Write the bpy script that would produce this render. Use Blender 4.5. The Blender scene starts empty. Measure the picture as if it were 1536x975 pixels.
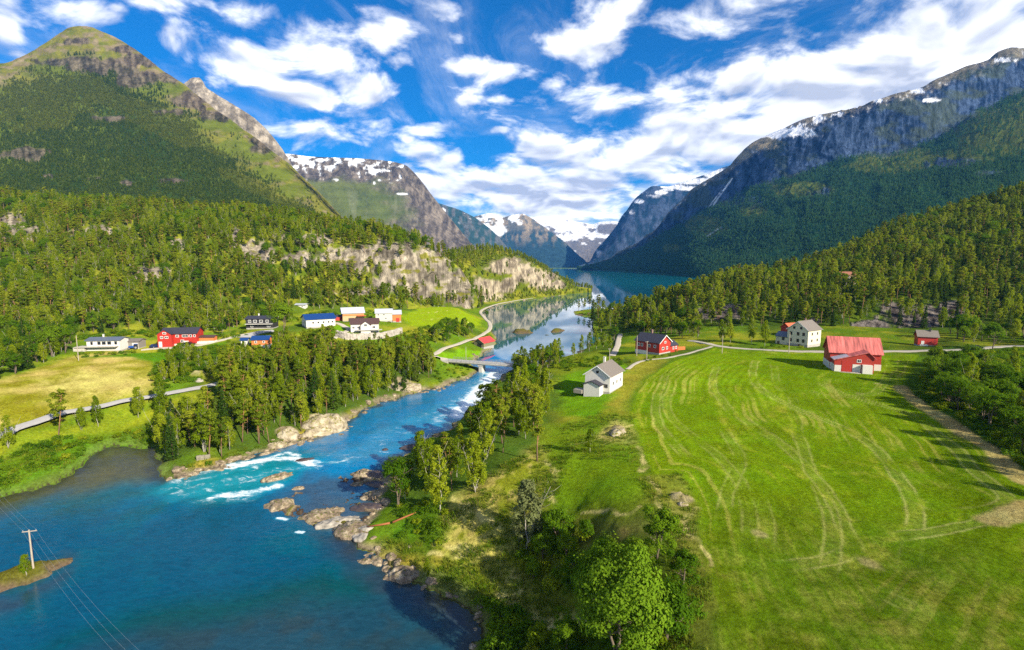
import bpy, math, random
import numpy as np
from mathutils import Vector

random.seed(11)
SC = bpy.context.scene
COL = SC.collection

# ---------------------------------------------------------------- camera
CAM_H = 45.0
PITCH = math.radians(6.79)
cam_data = bpy.data.cameras.new('camera')
cam_data.sensor_width = 36.0
cam_data.lens = 18.0
cam_data.clip_start = 0.5
cam_data.clip_end = 60000.0
cam = bpy.data.objects.new('camera', cam_data)
COL.objects.link(cam)
cam.location = (0, 0, CAM_H)
cam.rotation_euler = (math.pi / 2 - PITCH, 0, 0)
SC.camera = cam

# ---------------------------------------------------------------- light
SUN_EL = math.radians(27.5)
SUN_AZ = math.radians(136.0)            # from +y towards +x : behind the viewer, to the right
sun_data = bpy.data.lights.new('sun', 'SUN')
sun_data.energy = 5.0
sun_data.angle = math.radians(0.5)
sun_data.color = (1.0, 0.90, 0.72)
sun = bpy.data.objects.new('sun', sun_data)
COL.objects.link(sun)
sdir = Vector((math.sin(SUN_AZ) * math.cos(SUN_EL), math.cos(SUN_AZ) * math.cos(SUN_EL), math.sin(SUN_EL)))
sun.rotation_euler = sdir.to_track_quat('Z', 'Y').to_euler()
sun.location = (200, -300, 400)

vs = SC.view_settings
vs.view_transform = 'Standard'
vs.look = 'None'
vs.exposure = 0.88
vs.gamma = 1.0
vs.use_curve_mapping = False
SC.render.film_transparent = False
cy = SC.cycles
cy.max_bounces = 5
cy.diffuse_bounces = 2
cy.glossy_bounces = 2
cy.transmission_bounces = 2
cy.transparent_max_bounces = 4
cy.volume_bounces = 0
cy.caustics_reflective = False
cy.caustics_refractive = False
try:
    cy.use_denoising = False
    cy.denoiser = 'OPENIMAGEDENOISE'
    cy.denoising_prefilter = 'FAST'
except Exception:
    pass

# ---------------------------------------------------------------- camera maths (photo pixels 1536 x 975)
F = 768.0
CP, SP = math.cos(PITCH), math.sin(PITCH)

def ray(px, py):
    dx = (np.asarray(px, float) - 768.0) / F
    dz = (487.5 - np.asarray(py, float)) / F
    return dx, CP + dz * SP, -SP + dz * CP

def W3(px, py, d):
    """world point seen at a photo pixel at ground distance d (metres ahead)"""
    x, y, z = ray(px, py)
    t = np.asarray(d, float) / y
    return x * t, y * t, CAM_H + z * t

def project(x, y, z):
    zz = z - CAM_H
    f = y * CP - zz * SP
    u = y * SP + zz * CP
    f = np.maximum(f, 1e-3)
    return 768 + F * x / f, 487.5 - F * u / f

# ---------------------------------------------------------------- numeric noise
def _h(ix, iy, iz, seed):
    h = (ix.astype(np.int64) * 374761393 + iy.astype(np.int64) * 668265263 + iz.astype(np.int64) * 2147483647 + seed * 974634777) & 0xFFFFFFFF
    h = ((h ^ (h >> 13)) * 1274126177) & 0xFFFFFFFF
    h = (h ^ (h >> 16)) & 0xFFFFFFFF
    return h.astype(np.float64) / 4294967295.0

def vnoise(x, y, z=None, seed=0):
    x = np.asarray(x, float); y = np.asarray(y, float)
    z = np.zeros_like(x) if z is None else np.asarray(z, float)
    ix, iy, iz = np.floor(x), np.floor(y), np.floor(z)
    fx, fy, fz = x - ix, y - iy, z - iz
    fx = fx * fx * (3 - 2 * fx); fy = fy * fy * (3 - 2 * fy); fz = fz * fz * (3 - 2 * fz)
    ix, iy, iz = ix.astype(np.int64), iy.astype(np.int64), iz.astype(np.int64)
    r = 0
    for a in (0, 1):
        wa = fx if a else 1 - fx
        for b in (0, 1):
            wb = fy if b else 1 - fy
            for c in (0, 1):
                wc = fz if c else 1 - fz
                r = r + wa * wb * wc * _h(ix + a, iy + b, iz + c, seed)
    return r

def fbm(x, y, z=None, octv=5, seed=0, gain=0.5, ridge=False):
    amp, tot, r, f = 1.0, 0.0, 0.0, 1.0
    for k in range(octv):
        n = vnoise(np.asarray(x) * f, np.asarray(y) * f, None if z is None else np.asarray(z) * f, seed + k * 17)
        if ridge:
            n = 1 - np.abs(2 * n - 1)
        r = r + amp * n; tot += amp; amp *= gain; f *= 2.03
    return r / tot

def sstep(a, b, x):
    t = np.clip((x - a) / (b - a), 0, 1)
    return t * t * (3 - 2 * t)

def inside(poly, x, y):
    c = np.zeros(x.shape, bool)
    n = len(poly)
    for i in range(n):
        x0, y0 = poly[i]; x1, y1 = poly[(i + 1) % n]
        if y0 == y1:
            continue
        m = ((y0 > y) != (y1 > y)) & (x < (x1 - x0) * (y - y0) / (y1 - y0) + x0)
        c ^= m
    return c

def dist_line(pts, x, y, closed=False):
    d = np.full(x.shape, 1e12)
    n = len(pts)
    for i in range(n if closed else n - 1):
        x0, y0 = pts[i]; x1, y1 = pts[(i + 1) % n]
        vx, vy = x1 - x0, y1 - y0
        L = vx * vx + vy * vy + 1e-9
        t = np.clip(((x - x0) * vx + (y - y0) * vy) / L, 0, 1)
        d = np.minimum(d, (x - x0 - t * vx) ** 2 + (y - y0 - t * vy) ** 2)
    return np.sqrt(d)

def smooth_line(pts, n=8):
    """Catmull-Rom through the points"""
    P = np.array(pts, float)
    Q = np.vstack([2 * P[0] - P[1], P, 2 * P[-1] - P[-2]])
    out = []
    for i in range(1, len(Q) - 2):
        p0, p1, p2, p3 = Q[i - 1], Q[i], Q[i + 1], Q[i + 2]
        for k in range(n):
            t = k / n
            out.append(0.5 * ((2 * p1) + (-p0 + p2) * t + (2 * p0 - 5 * p1 + 4 * p2 - p3) * t * t + (-p0 + 3 * p1 - 3 * p2 + p3) * t ** 3))
    out.append(P[-1])
    return np.array(out)

# ---------------------------------------------------------------- node helpers
class NT:
    def __init__(self, tree):
        self.t = tree
        tree.nodes.clear()
    def n(self, typ, **kw):
        nd = self.t.nodes.new(typ)
        ins = kw.pop('ins', {})
        for k, v in kw.items():
            setattr(nd, k, v)
        for k, v in ins.items():
            self.put(nd.inputs[k], v)
        return nd
    def put(self, sock, v):
        if isinstance(v, bpy.types.NodeSocket):
            self.t.links.new(v, sock)
        else:
            if isinstance(v, tuple) and len(v) == 3 and sock.type == 'RGBA':
                v = (*v, 1)
            sock.default_value = v
    def m(self, op, a, b=None, c=None, clamp=False):
        nd = self.t.nodes.new('ShaderNodeMath'); nd.operation = op; nd.use_clamp = clamp
        for i, v in enumerate((a, b, c)):
            if v is not None:
                self.put(nd.inputs[i], v)
        return nd.outputs[0]
    def vm(self, op, a, b=None, c=None, out=0):
        nd = self.t.nodes.new('ShaderNodeVectorMath'); nd.operation = op
        for i, v in enumerate((a, b, c)):
            if v is not None:
                self.put(nd.inputs[i], v)
        return nd.outputs[out]
    def mr(self, v, a, b, c=0.0, d=1.0, typ='SMOOTHSTEP'):
        nd = self.t.nodes.new('ShaderNodeMapRange'); nd.interpolation_type = typ
        for i, q in enumerate((v, a, b, c, d)):
            self.put(nd.inputs[i], q)
        return nd.outputs[0]
    def mix(self, f, a, b, blend='MIX'):
        nd = self.t.nodes.new('ShaderNodeMix'); nd.data_type = 'RGBA'; nd.blend_type = blend
        self.put(nd.inputs[0], f); self.put(nd.inputs[6], a); self.put(nd.inputs[7], b)
        return nd.outputs[2]
    def noise(self, vec, scale, detail=4.0, rough=0.55, dist=0.0):
        nd = self.t.nodes.new('ShaderNodeTexNoise')
        if vec is not None:
            self.put(nd.inputs['Vector'], vec)
        nd.inputs['Scale'].default_value = scale; nd.inputs['Detail'].default_value = detail
        nd.inputs['Roughness'].default_value = rough; nd.inputs['Distortion'].default_value = dist
        return nd.outputs[0]
    def ramp(self, f, stops):
        nd = self.t.nodes.new('ShaderNodeValToRGB')
        e = nd.color_ramp.elements
        while len(e) < len(stops):
            e.new(0.5)
        for k, (p, c) in enumerate(stops):
            e[k].position = p; e[k].color = (*c, 1)
        self.put(nd.inputs[0], f)
        return nd.outputs[0]

# ---------------------------------------------------------------- sky with clouds
def build_world():
    w = bpy.data.worlds.new('World'); SC.world = w; w.use_nodes = True
    g = NT(w.node_tree)
    sky = g.n('ShaderNodeTexSky', sky_type='NISHITA', sun_disc=False, sun_elevation=SUN_EL, sun_rotation=SUN_AZ,
              altitude=600.0, air_density=1.0, dust_density=0.15, ozone_density=4.0)
    hs = g.n('ShaderNodeHueSaturation', ins={'Saturation': 1.62, 'Value': 0.66, 'Color': sky.outputs[0], 'Hue': 0.507})
    tc = g.n('ShaderNodeTexCoord')
    d = g.vm('NORMALIZE', tc.outputs['Generated'])
    sx = g.n('ShaderNodeSeparateXYZ', ins={0: d})
    X, Y, Z = sx.outputs
    az = g.m('ARCTAN2', X, Y)
    el = g.m('ARCSINE', Z)
    ae = g.n('ShaderNodeCombineXYZ', ins={0: az, 1: el}).outputs[0]
    # warp a little so that the cloud groups get ragged borders
    dn = g.n('ShaderNodeTexNoise', ins={'Vector': d, 'Scale': 7.0, 'Detail': 4.0, 'Roughness': 0.6})
    wv = g.vm('SUBTRACT', dn.outputs[1], (0.5, 0.5, 0.5))
    ae = g.vm('ADD', ae, g.vm('MULTIPLY', wv, (0.10, 0.05, 0.0)))
    BL = [(1270, 150, 200, 62, 1.45), (1450, 70, 170, 75, 1.55), (1010, 215, 150, 46, 1.35), (830, 292, 130, 42, 1.7), (740, 285, 70, 26, 1.3), (160, 12, 26, 8, .7), (300, 8, 30, 8, .7), (590, 95, 24, 10, .7), (680, 55, 26, 10, .65), (610, 205, 20, 6, .7), (750, 200, 16, 5, .7), (830, 130, 26, 9, .6), (745, 150, 14, 6, .6), (415, 190, 30, 10, .6), (130, 22, 62, 22, .80), (8, 25, 30, 42, .95), (20, 78, 42, 12, .8), (235, 8, 50, 14, .7), (370, 95, 85, 30, .95),
          (262, 70, 42, 26, .8), (480, 62, 75, 45, .85), (455, 145, 66, 20, .95), (555, 140, 52, 30, .9), (560, 45, 65, 26, .7),
          (490, 200, 70, 24, .62), (722, 100, 55, 20, 1.0), (650, 196, 46, 12, .95), (694, 154, 18, 9, .8), (652, 248, 42, 34, 1.0),
          (700, 282, 90, 26, .95), (795, 40, 42, 26, .72), (845, 62, 30, 20, .7), (915, 15, 62, 28, .85), (890, 72, 55, 26, .75),
          (840, 305, 150, 34, 1.25), (880, 240, 170, 36, 1.05), (790, 278, 150, 38, 1.15), (850, 310, 120, 16, 1.0), (1000, 250, 110, 40, 1.0), (640, 265, 50, 30, .9), (420, 30, 120, 20, .5), (560, 175, 60, 14, .6), (960, 150, 130, 50, .80), (1010, 182, 80, 34, .95), (1150, 140, 120, 55, .95),
          (1260, 110, 150, 62, 1.1), (1420, 60, 160, 60, 1.2), (1200, 70, 90, 28, .75), (1060, 20, 110, 26, .6), (920, 300, 90, 12, .8),
          (1060, 210, 120, 50, 1.0), (1530, -60, 160, 110, 1.1), (540, 243, 55, 10, .9), (660, 20, 40, 14, .5)]
    cov = None
    for cx, cy_, rx, ry, s in BL:
        x, y, z = ray(cx, cy_)
        a0 = math.atan2(x, y); e0 = math.atan2(z, math.hypot(x, y))
        k = math.cos(a0) ** 2
        ra, re = rx / F * k * 1.25, ry / F * math.cos(a0) * 1.25
        q = g.vm('MULTIPLY_ADD', ae, (1 / ra, 1 / re, 0), (-a0 / ra, -e0 / re, 0))
        L = g.vm('LENGTH', q, out=1)
        f = g.mr(L, 0.1, 1.25, s, 0.0)
        cov = f if cov is None else g.m('SMOOTH_MAX', cov, f, 0.12)
    # general cover away from the photographed part of the sky
    back = g.mr(Y, 0.35, -0.1, 0.0, 0.45)
    cov = g.m('MAXIMUM', cov, back)
    zz = g.m('ADD', g.m('MAXIMUM', Z, 0.0), 0.26)
    P = g.n('ShaderNodeCombineXYZ', ins={0: g.m('DIVIDE', X, zz), 1: g.m('DIVIDE', Y, zz), 2: 0.0}).outputs[0]
    def density(vec):
        n1 = g.noise(vec, 4.0, 10.0, 0.60, 0.35)
        return n1
    n1 = density(P)
    s1 = g.noise(P, 4.0, 3.5, 0.5, 0.35)
    s2 = g.noise(g.vm('MULTIPLY', P, (0.965, 0.965, 1.0)), 4.0, 3.5, 0.5, 0.35)     # a step up the sky
    nw = g.noise(g.vm('MULTIPLY', P, (1.0, 0.55, 1.0)), 2.2, 9.0, 0.66, 1.1)      # thin wisps
    v = g.m('ADD', g.m('MULTIPLY', g.m('SUBTRACT', n1, 0.5), 1.75), g.m('MULTIPLY', cov, 0.44))
    v = g.m('ADD', v, 0.44)
    v = g.m('SUBTRACT', v, 0.61)
    alpha = g.mr(v, -0.10, 0.34)
    wisp = g.m('MULTIPLY', g.mr(nw, 0.46, 0.74, 0.0, 0.55), g.mr(cov, 0.0, 0.5, 0.42, 1.0))
    wisp = g.m('MULTIPLY', wisp, g.mr(Z, 0.0, 0.1))
    alpha = g.m('MAXIMUM', alpha, wisp)
    lit = g.m('MULTIPLY', g.m('SUBTRACT', s1, s2), 5.0)
    thick = g.mr(v, 0.14, 0.5, 0.0, 0.40)
    big = g.noise(P, 0.9, 3.0, 0.5)
    sh = g.m('ADD', g.m('SUBTRACT', 0.74, thick), lit)
    sh = g.m('ADD', sh, g.m('MULTIPLY', g.m('SUBTRACT', big, 0.5), 0.7), clamp=True)
    ccol = g.mix(sh, (3.3, 3.45, 3.9), (8.8, 8.6, 8.3))
    c = g.mix(alpha, hs.outputs[0], ccol)
    # pale air near the horizon belongs to the sky texture itself; below the horizon nothing is seen
    bg = g.n('ShaderNodeBackground', ins={'Color': c, 'Strength': 0.118})
    out = g.n('ShaderNodeOutputWorld', ins={0: bg.outputs[0]})
build_world()
# ---------------------------------------------------------------- mesh helpers
def mesh_np(name, V, Fq, attrs=None, smooth=True, mats=(), mat_idx=None):
    """V (n,3), Fq (m,3|4) -> mesh"""
    V = np.ascontiguousarray(V, np.float32); Fq = np.ascontiguousarray(Fq, np.int32)
    me = bpy.data.meshes.new(name)
    me.vertices.add(len(V)); me.vertices.foreach_set('co', V.ravel())
    k = Fq.shape[1]
    me.loops.add(Fq.size); me.loops.foreach_set('vertex_index', Fq.ravel())
    me.polygons.add(len(Fq))
    me.polygons.foreach_set('loop_start', np.arange(len(Fq), dtype=np.int32) * k)
    me.polygons.foreach_set('loop_total', np.full(len(Fq), k, np.int32))
    me.polygons.foreach_set('use_smooth', np.full(len(Fq), smooth, bool))
    for m_ in mats:
        me.materials.append(m_)
    if mat_idx is not None:
        me.polygons.foreach_set('material_index', np.ascontiguousarray(mat_idx, np.int32))
    for an, arr in (attrs or {}).items():
        arr = np.ascontiguousarray(arr, np.float32)
        if arr.ndim == 2:
            at = me.attributes.new(an, 'FLOAT_COLOR', 'POINT')
            if arr.shape[1] == 3:
                arr = np.hstack([arr, np.ones((len(arr), 1), np.float32)])
            at.data.foreach_set('color', np.ascontiguousarray(arr, np.float32).ravel())
        else:
            at = me.attributes.new(an, 'FLOAT', 'POINT')
            at.data.foreach_set('value', arr)
    me.update(calc_edges=True)
    me.validate()
    return me

def grid_faces(nr, nc):
    i = np.arange((nr - 1) * nc).reshape(nr - 1, nc)[:, :-1].ravel()
    return np.stack([i, i + 1, i + nc + 1, i + nc], 1)

def link(name, me, parent=None):
    o = bpy.data.objects.new(name, me); COL.objects.link(o)
    if parent is not None:
        o.parent = parent
    return o

def tag(o, label=None, cat=None, group=None, kind=None):
    if label: o['label'] = label
    if cat: o['category'] = cat
    if group: o['group'] = group
    if kind: o['kind'] = kind
    return o

def lerp3(a, b, f):
    return np.asarray(a) * (1 - f[..., None]) + np.asarray(b) * f[..., None]

# ---------------------------------------------------------------- water levels and shorelines
def wl(y):
    y = np.asarray(y, float)
    return -2.8 + 1.6 * sstep(98, 118, y) + 1.2 * sstep(196, 236, y)

def hit_water(px, py):
    z = 0.0
    for _ in range(6):
        x, y, dz = ray(px, py)
        t = (CAM_H - z) / -dz
        z = float(wl(y * t))
    return float(x * t), float(y * t)

LEFT = [(-150, 775), (0, 745), (40, 738), (90, 722), (120, 700), (140, 682), (170, 668), (205, 675), (230, 672), (238, 692), (247, 716), (290, 713),
        (340, 696), (385, 683), (425, 668), (470, 656), (512, 644), (522, 628), (560, 608), (610, 592), (660, 581), (700, 568), (716, 556),
        (712, 545), (722, 535), (736, 524), (744, 512), (741, 500), (736, 488), (729, 476), (725, 469), (740, 460), (780, 452), (820, 446), (858, 439), (873, 434)]
RIGHT = [(960, 462), (925, 464), (880, 464), (861, 468), (866, 473), (885, 477), (915, 479), (932, 483), (920, 489), (918, 500), (900, 510),
         (880, 522), (862, 532), (835, 537), (812, 545), (790, 549), (770, 553), (752, 563), (738, 580), (722, 600), (700, 620), (672, 645), (640, 660),
         (612, 678), (585, 692), (578, 704), (572, 722), (564, 745), (560, 768), (545, 785), (522, 797), (530, 813), (560, 832), (580, 845), (600, 868),
         (632, 880), (645, 886), (680, 903), (712, 925), (722, 945), (712, 965), (695, 985)]
def jag(pts, amp, seed):
    """a natural shoreline: smooth curve with small bays"""
    q = smooth_line(pts, 5)
    s = np.arange(len(q)) * 0.9
    n = np.gradient(q, axis=0); L = np.hypot(n[:, 0], n[:, 1]) + 1e-6
    off = (fbm(s, s * 0 + seed, octv=3, seed=seed) - 0.5) * amp * np.clip(q[:, 1] / 100.0, 0.5, 1.6)
    q[:, 0] += -n[:, 1] / L * off; q[:, 1] += n[:, 0] / L * off
    return q
sl = jag([hit_water(*p) for p in LEFT], 3.4, 3)
sr = jag([hit_water(*p) for p in RIGHT], 3.4, 8)
FARL = [(118, 905), (60, 1050), (-150, 1400), (-400, 2500), (-300, 4300), (200, 5400), (620, 5200), (640, 4200), (700, 2900), (640, 1600), (720, 1250), (560, 1000), (380, 800),
        (230, 640), (140, 530)]
WATER = [tuple(p) for p in sl] + FARL + [tuple(p) for p in sr] + [(-7, 48), (-16, 34), (-22, 2), (-300, 2), (-300, 74)]

# ---------------------------------------------------------------- ground heights
CTRL = [(1100, 40, 11), (1536, 40, 11.5), (1750, 60, 12), (930, 40, 10), (800, 38, 7), (760, 50, 6), (700, 60, 3), (1000, 70, 11), (1300, 70, 11.2),
        (1000, 100, 11), (1300, 100, 11), (1600, 100, 12), (1250, 160, 11), (1536, 160, 12), (1000, 150, 11.3), (930, 130, 10), (950, 190, 10.5),
        (1100, 205, 11.5), (1300, 205, 11.5), (1536, 205, 13), (1750, 200, 15), (950, 260, 8), (1100, 260, 12.5), (1300, 255, 13), (1536, 250, 15), (1750, 230, 18),
        (720, 90, 5.5), (800, 90, 8.5), (750, 130, 6.5), (810, 150, 8.5), (850, 200, 7.5), (800, 210, 4), (880, 260, 4), (930, 320, 4), (880, 160, 9), (1000, 420, 4), (900, 460, 1.5),
        (700, 75, 4.5), (800, 62, 8), (640, 90, 3), (-60, 100, 6), (-300, 110, 8), (100, 130, 8), (250, 120, 5), (0, 160, 10), (-300, 180, 15), (200, 180, 10.5),
        (300, 150, 8.5), (400, 130, 6.5), (350, 110, 3), (500, 150, 6.5), (600, 190, 5), (640, 220, 4.5), (450, 180, 9), (100, 215, 12), (300, 220, 12.5), (420, 240, 14),
        (500, 260, 16), (580, 280, 16.5), (640, 300, 13), (690, 330, 7), (700, 270, 4), (710, 235, 3.5), (720, 420, 3.5), (640, 370, 19), (0, 230, 13), (-300, 240, 20),
        (768, 900, -3), (1100, 600, 2), (0, 420, 20), (400, 420, 24), (1536, 420, 20), (768, 2500, -3), (100, 2500, 0), (1500, 2500, 0), (768, 9000, 0)]
CT = np.array([((p[0] - 768) / F, math.log(p[1]), p[2]) for p in CTRL])

def base_z(x, y):
    a = x / y; l = np.log(np.maximum(y, 5))
    num = np.zeros_like(a); den = np.zeros_like(a)
    for ca, cl, cz in CT:
        w_ = np.exp(-(((a - ca) / 0.13) ** 2 + ((l - cl) / 0.20) ** 2)) + 1e-3 / (0.05 + (a - ca) ** 2 + 1.5 * (l - cl) ** 2) ** 3 * 1e-2
        num += w_ * cz; den += w_
    return num / den

ga = np.concatenate([np.linspace(-2.0, -1.16, 40)[:-1], np.linspace(-1.16, 1.16, 960), np.linspace(1.16, 2.0, 40)[1:]])
inv = np.linspace(1 / 36.0, 1 / 330.0, 400)
gy = np.concatenate([np.linspace(10, 36, 24)[:-1], 1 / inv, np.exp(np.linspace(math.log(330), math.log(1500), 120))[1:], np.exp(np.linspace(math.log(1500), math.log(14000), 22))[1:]])
NC, NR = len(ga), len(gy)
A, Yg = np.meshgrid(ga, gy)
Xg = A * Yg
X1, Y1 = Xg.ravel(), Yg.ravel()
zb = base_z(X1, Y1)
near = Y1 < 7000
sd = np.full(X1.shape, 3000.0)
dd = dist_line(WATER, X1[near], Y1[near], True)
ins = inside(WATER, X1[near], Y1[near])
sd[near] = np.where(ins, -dd, dd)
WLV = wl(Y1)
lump = (fbm(X1 / 14.0, Y1 / 14.0, octv=4, seed=5) - 0.5)
fine = (fbm(X1 / 2.5, Y1 / 2.5, octv=3, seed=6) - 0.5)

def polyw(pts):
    return None

# islets: (px, py, half length, half width, height, turn)
ISL = [(26, 866, 7.6, 4.2, 1.5, 40), (783, 499, 8.0, 6.5, 2.8, 0), (836, 497, 10.0, 4.0, 1.9, 60), (822, 502, 4.5, 4.0, 1.0, 0), (916, 472.5, 32, 9, 2.2, 4)]
ISLW = [(*hit_water(p[0], p[1]), *p[2:]) for p in ISL]

def land_z(zb, sd_, wlv, y, lump, fine):
    slope = sstep(0.0, 26.0, sd_) * 0.86 + 0.14 * sstep(0.0, 3.5, sd_)
    z = wlv + 0.12 + np.maximum(zb - wlv, 0.8) * slope + lump * 2.4 * sstep(1, 22, sd_) * 0.7 + fine * 0.7 * sstep(-1, 3, sd_) * (1 - sstep(10, 30, sd_))
    zw = wlv - 0.05 + np.maximum(sd_, -30) * 0.22
    return np.where(sd_ > 0, z, zw)

zg = land_z(zb, sd, WLV, Y1, lump, fine)
zg = np.where(Y1 > 6000, -8.0, zg)
isl_d = np.zeros_like(X1)
for ix, iy, la, lb, hh, rot in ISLW:
    c, s = math.cos(math.radians(rot)), math.sin(math.radians(rot))
    u = ((X1 - ix) * c + (Y1 - iy) * s) / la; v = (-(X1 - ix) * s + (Y1 - iy) * c) / lb
    r = np.sqrt(u * u + v * v) + (fbm(X1 / 3.0, Y1 / 3.0, octv=3, seed=21) - 0.5) * 0.7
    b = sstep(1.15, 0.25, r)
    isl_d = np.maximum(isl_d, b * (r < 1.2))
    zi = WLV - 1.0 + (hh + 1.0) * b + fine * 0.8 * b
    zg = np.where(r < 1.2, np.maximum(zg, zi), zg)

ZG = zg.reshape(NR, NC)
SD = sd.reshape(NR, NC)

def lookup(Gd, x, y):
    x = np.asarray(x, float); y = np.asarray(y, float)
    fi = np.interp(y, gy, np.arange(NR)); fj = np.interp(x / y, ga, np.arange(NC))
    i = np.clip(fi.astype(int), 0, NR - 2); j = np.clip(fj.astype(int), 0, NC - 2)
    u = fi - i; v = fj - j
    return Gd[i, j] * (1 - u) * (1 - v) + Gd[i + 1, j] * u * (1 - v) + Gd[i, j + 1] * (1 - u) * v + Gd[i + 1, j + 1] * u * v

def gz(x, y):
    return lookup(ZG, x, y)

def hit(px, py):
    """where the ray through a photo pixel meets the ground"""
    x, y, dz = ray(px, py)
    ts = np.exp(np.linspace(math.log(20), math.log(1400), 900))
    h = CAM_H + dz * ts - lookup(ZG, x * ts, y * ts)
    k = np.argmax(h < 0)
    if h[k] >= 0:
        t = 400.0
    elif k == 0:
        t = ts[0]
    else:
        f = h[k - 1] / (h[k - 1] - h[k] + 1e-9)
        t = ts[k - 1] + (ts[k] - ts[k - 1]) * f
    return float(x * t), float(y * t)

def hits(pts):
    return [hit(*p) for p in pts]
# ---------------------------------------------------------------- ground cover (albedo only)
n_big = fbm(X1 / 45.0, Y1 / 45.0, octv=4, seed=31)
n_mid = fbm(X1 / 9.0, Y1 / 9.0, octv=4, seed=32)
n_sml = fbm(X1 / 1.7, Y1 / 1.7, octv=3, seed=33)
WX = X1 + (n_mid - 0.5) * 7 + (n_sml - 0.5) * 1.6      # warped coordinates: ragged borders
WY = Y1 + (fbm(X1 / 8.0, Y1 / 8.0, octv=4, seed=35) - 0.5) * 7

C_MEAD = (0.085, 0.150, 0.008); C_YEL = (0.220, 0.220, 0.018); C_HAY = (0.34, 0.30, 0.085); C_LUSH = (0.10, 0.21, 0.004)
C_FLOOR = (0.050, 0.085, 0.010); C_DIRT = (0.36, 0.27, 0.14); C_ROCK = (0.21, 0.175, 0.12); C_OCHRE = (0.26, 0.20, 0.03)
col = lerp3(C_MEAD, C_YEL, sstep(0.45, 0.72, n_big * 0.5 + n_mid * 0.5))
col = lerp3(col, C_FLOOR, sstep(0.52, 0.72, fbm(X1 / 22.0, Y1 / 22.0, octv=3, seed=37)) * 0.8)

def region(pts, c, soft=2.0, noise_amt=0.0, warp=True, strength=1.0):
    """paint the ground cover inside an outline given in photo pixels"""
    global col
    P = hits(pts)
    xs = WX if warp else X1; ys = WY if warp else Y1
    px = [p[0] for p in P]; py = [p[1] for p in P]
    m = (xs > min(px) - 8) & (xs < max(px) + 8) & (ys > min(py) - 8) & (ys < max(py) + 8)
    if not m.any():
        return m
    x, y = xs[m], ys[m]
    d = dist_line(P, x, y, True)
    d = np.where(inside(P, x, y), d, -d)
    f = sstep(-soft, soft, d) * strength
    if noise_amt:
        f = f * (1 - noise_amt + noise_amt * sstep(0.38, 0.62, n_mid[m] * 0.6 + n_sml[m] * 0.4))
    col[m] = lerp3(col[m], c, f) if np.ndim(c) == 1 else col[m] * (1 - f[:, None]) + np.asarray(c)[m] * f[:, None]
    return m

# woods floor
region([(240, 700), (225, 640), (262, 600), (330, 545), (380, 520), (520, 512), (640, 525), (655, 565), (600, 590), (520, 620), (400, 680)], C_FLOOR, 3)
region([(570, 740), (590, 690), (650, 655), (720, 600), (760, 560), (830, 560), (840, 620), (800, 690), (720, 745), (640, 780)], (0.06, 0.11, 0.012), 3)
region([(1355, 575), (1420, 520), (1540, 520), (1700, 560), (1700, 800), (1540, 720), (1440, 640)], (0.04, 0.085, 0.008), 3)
# left yellow meadow
lm = lerp3((0.165, 0.165, 0.010), (0.36, 0.29, 0.085), sstep(0.40, 0.66, n_mid * 0.6 + n_big * 0.4))
region([(-150, 600), (0, 572), (60, 548), (120, 533), (190, 527), (240, 545), (235, 580), (150, 607), (70, 628), (-40, 668), (-150, 690)], lm, 3)
region([(60, 572), (130, 555), (220, 560), (225, 585), (140, 600), (70, 600)], C_HAY, 4, 0.75)
region([(-100, 680), (60, 645), (180, 615), (290, 590), (310, 600), (240, 625), (120, 650), (0, 690), (-100, 720)], (0.20, 0.22, 0.012), 3, 0.5)
region([(330, 530), (380, 512), (385, 540), (350, 560), (325, 572), (300, 580), (310, 556)], (0.20, 0.21, 0.014), 3, 0.4)
# green bank under the houses of the far side
region([(120, 537), (200, 530), (300, 522), (350, 510), (330, 530), (240, 560), (200, 535)], (0.06, 0.14, 0.005), 2)
region([(448, 500), (520, 486), (530, 494), (505, 502), (470, 508)], (0.10, 0.21, 0.005), 1.5)
region([(600, 475), (660, 458), (722, 480), (715, 492), (660, 500), (640, 488), (615, 490)], (0.17, 0.24, 0.006), 2)
region([(655, 533), (700, 523), (735, 530), (728, 540), (660, 538)], (0.13, 0.26, 0.006), 1.5)
# hay meadow on the near bank
hm = lerp3((0.185, 0.215, 0.014), (0.38, 0.33, 0.085), sstep(0.42, 0.62, n_mid * 0.5 + n_sml * 0.5))
region([(660, 790), (690, 755), (760, 700), (815, 670), (850, 680), (840, 740), (790, 790), (810, 870), (900, 935), (860, 945), (760, 900), (700, 870), (640, 840)], hm, 3)
region([(830, 640), (900, 620), (950, 625), (970, 700), (980, 790), (880, 800), (830, 760), (815, 700)], (0.125, 0.195, 0.008), 3, 0.3)
region([(840, 690), (900, 680), (960, 690), (965, 745), (900, 770), (840, 750)], (0.115, 0.195, 0.006), 3)
region([(960, 720), (1020, 705), (1055, 720), (1045, 790), (1060, 850), (1080, 975), (1010, 1000), (1000, 860), (985, 790)], (0.17, 0.185, 0.022), 2, 0.3)
region([(1000, 760), (1040, 735), (1048, 790), (1040, 830), (1052, 860), (1030, 860), (1015, 800)], C_HAY, 1.5, 0.85)
region([(740, 760), (1010, 770), (1060, 900), (1080, 1000), (900, 1010), (780, 870)], (0.085, 0.115, 0.014), 5, 0.5)
region([(870, 790), (950, 780), (970, 810), (900, 830)], (0.20, 0.15, 0.05), 2, 0.7)
region([(845, 560), (935, 545), (955, 560), (930, 600), (910, 625), (850, 620), (835, 590)], (0.105, 0.215, 0.006), 2)
region([(935, 560), (960, 535), (1000, 540), (965, 570), (945, 600), (950, 625), (925, 610), (915, 592)], (0.22, 0.21, 0.022), 2, 0.3)
region([(780, 545), (860, 530), (950, 535), (900, 548), (840, 565), (790, 570)], (0.12, 0.16, 0.010), 2, 0.2)
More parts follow.
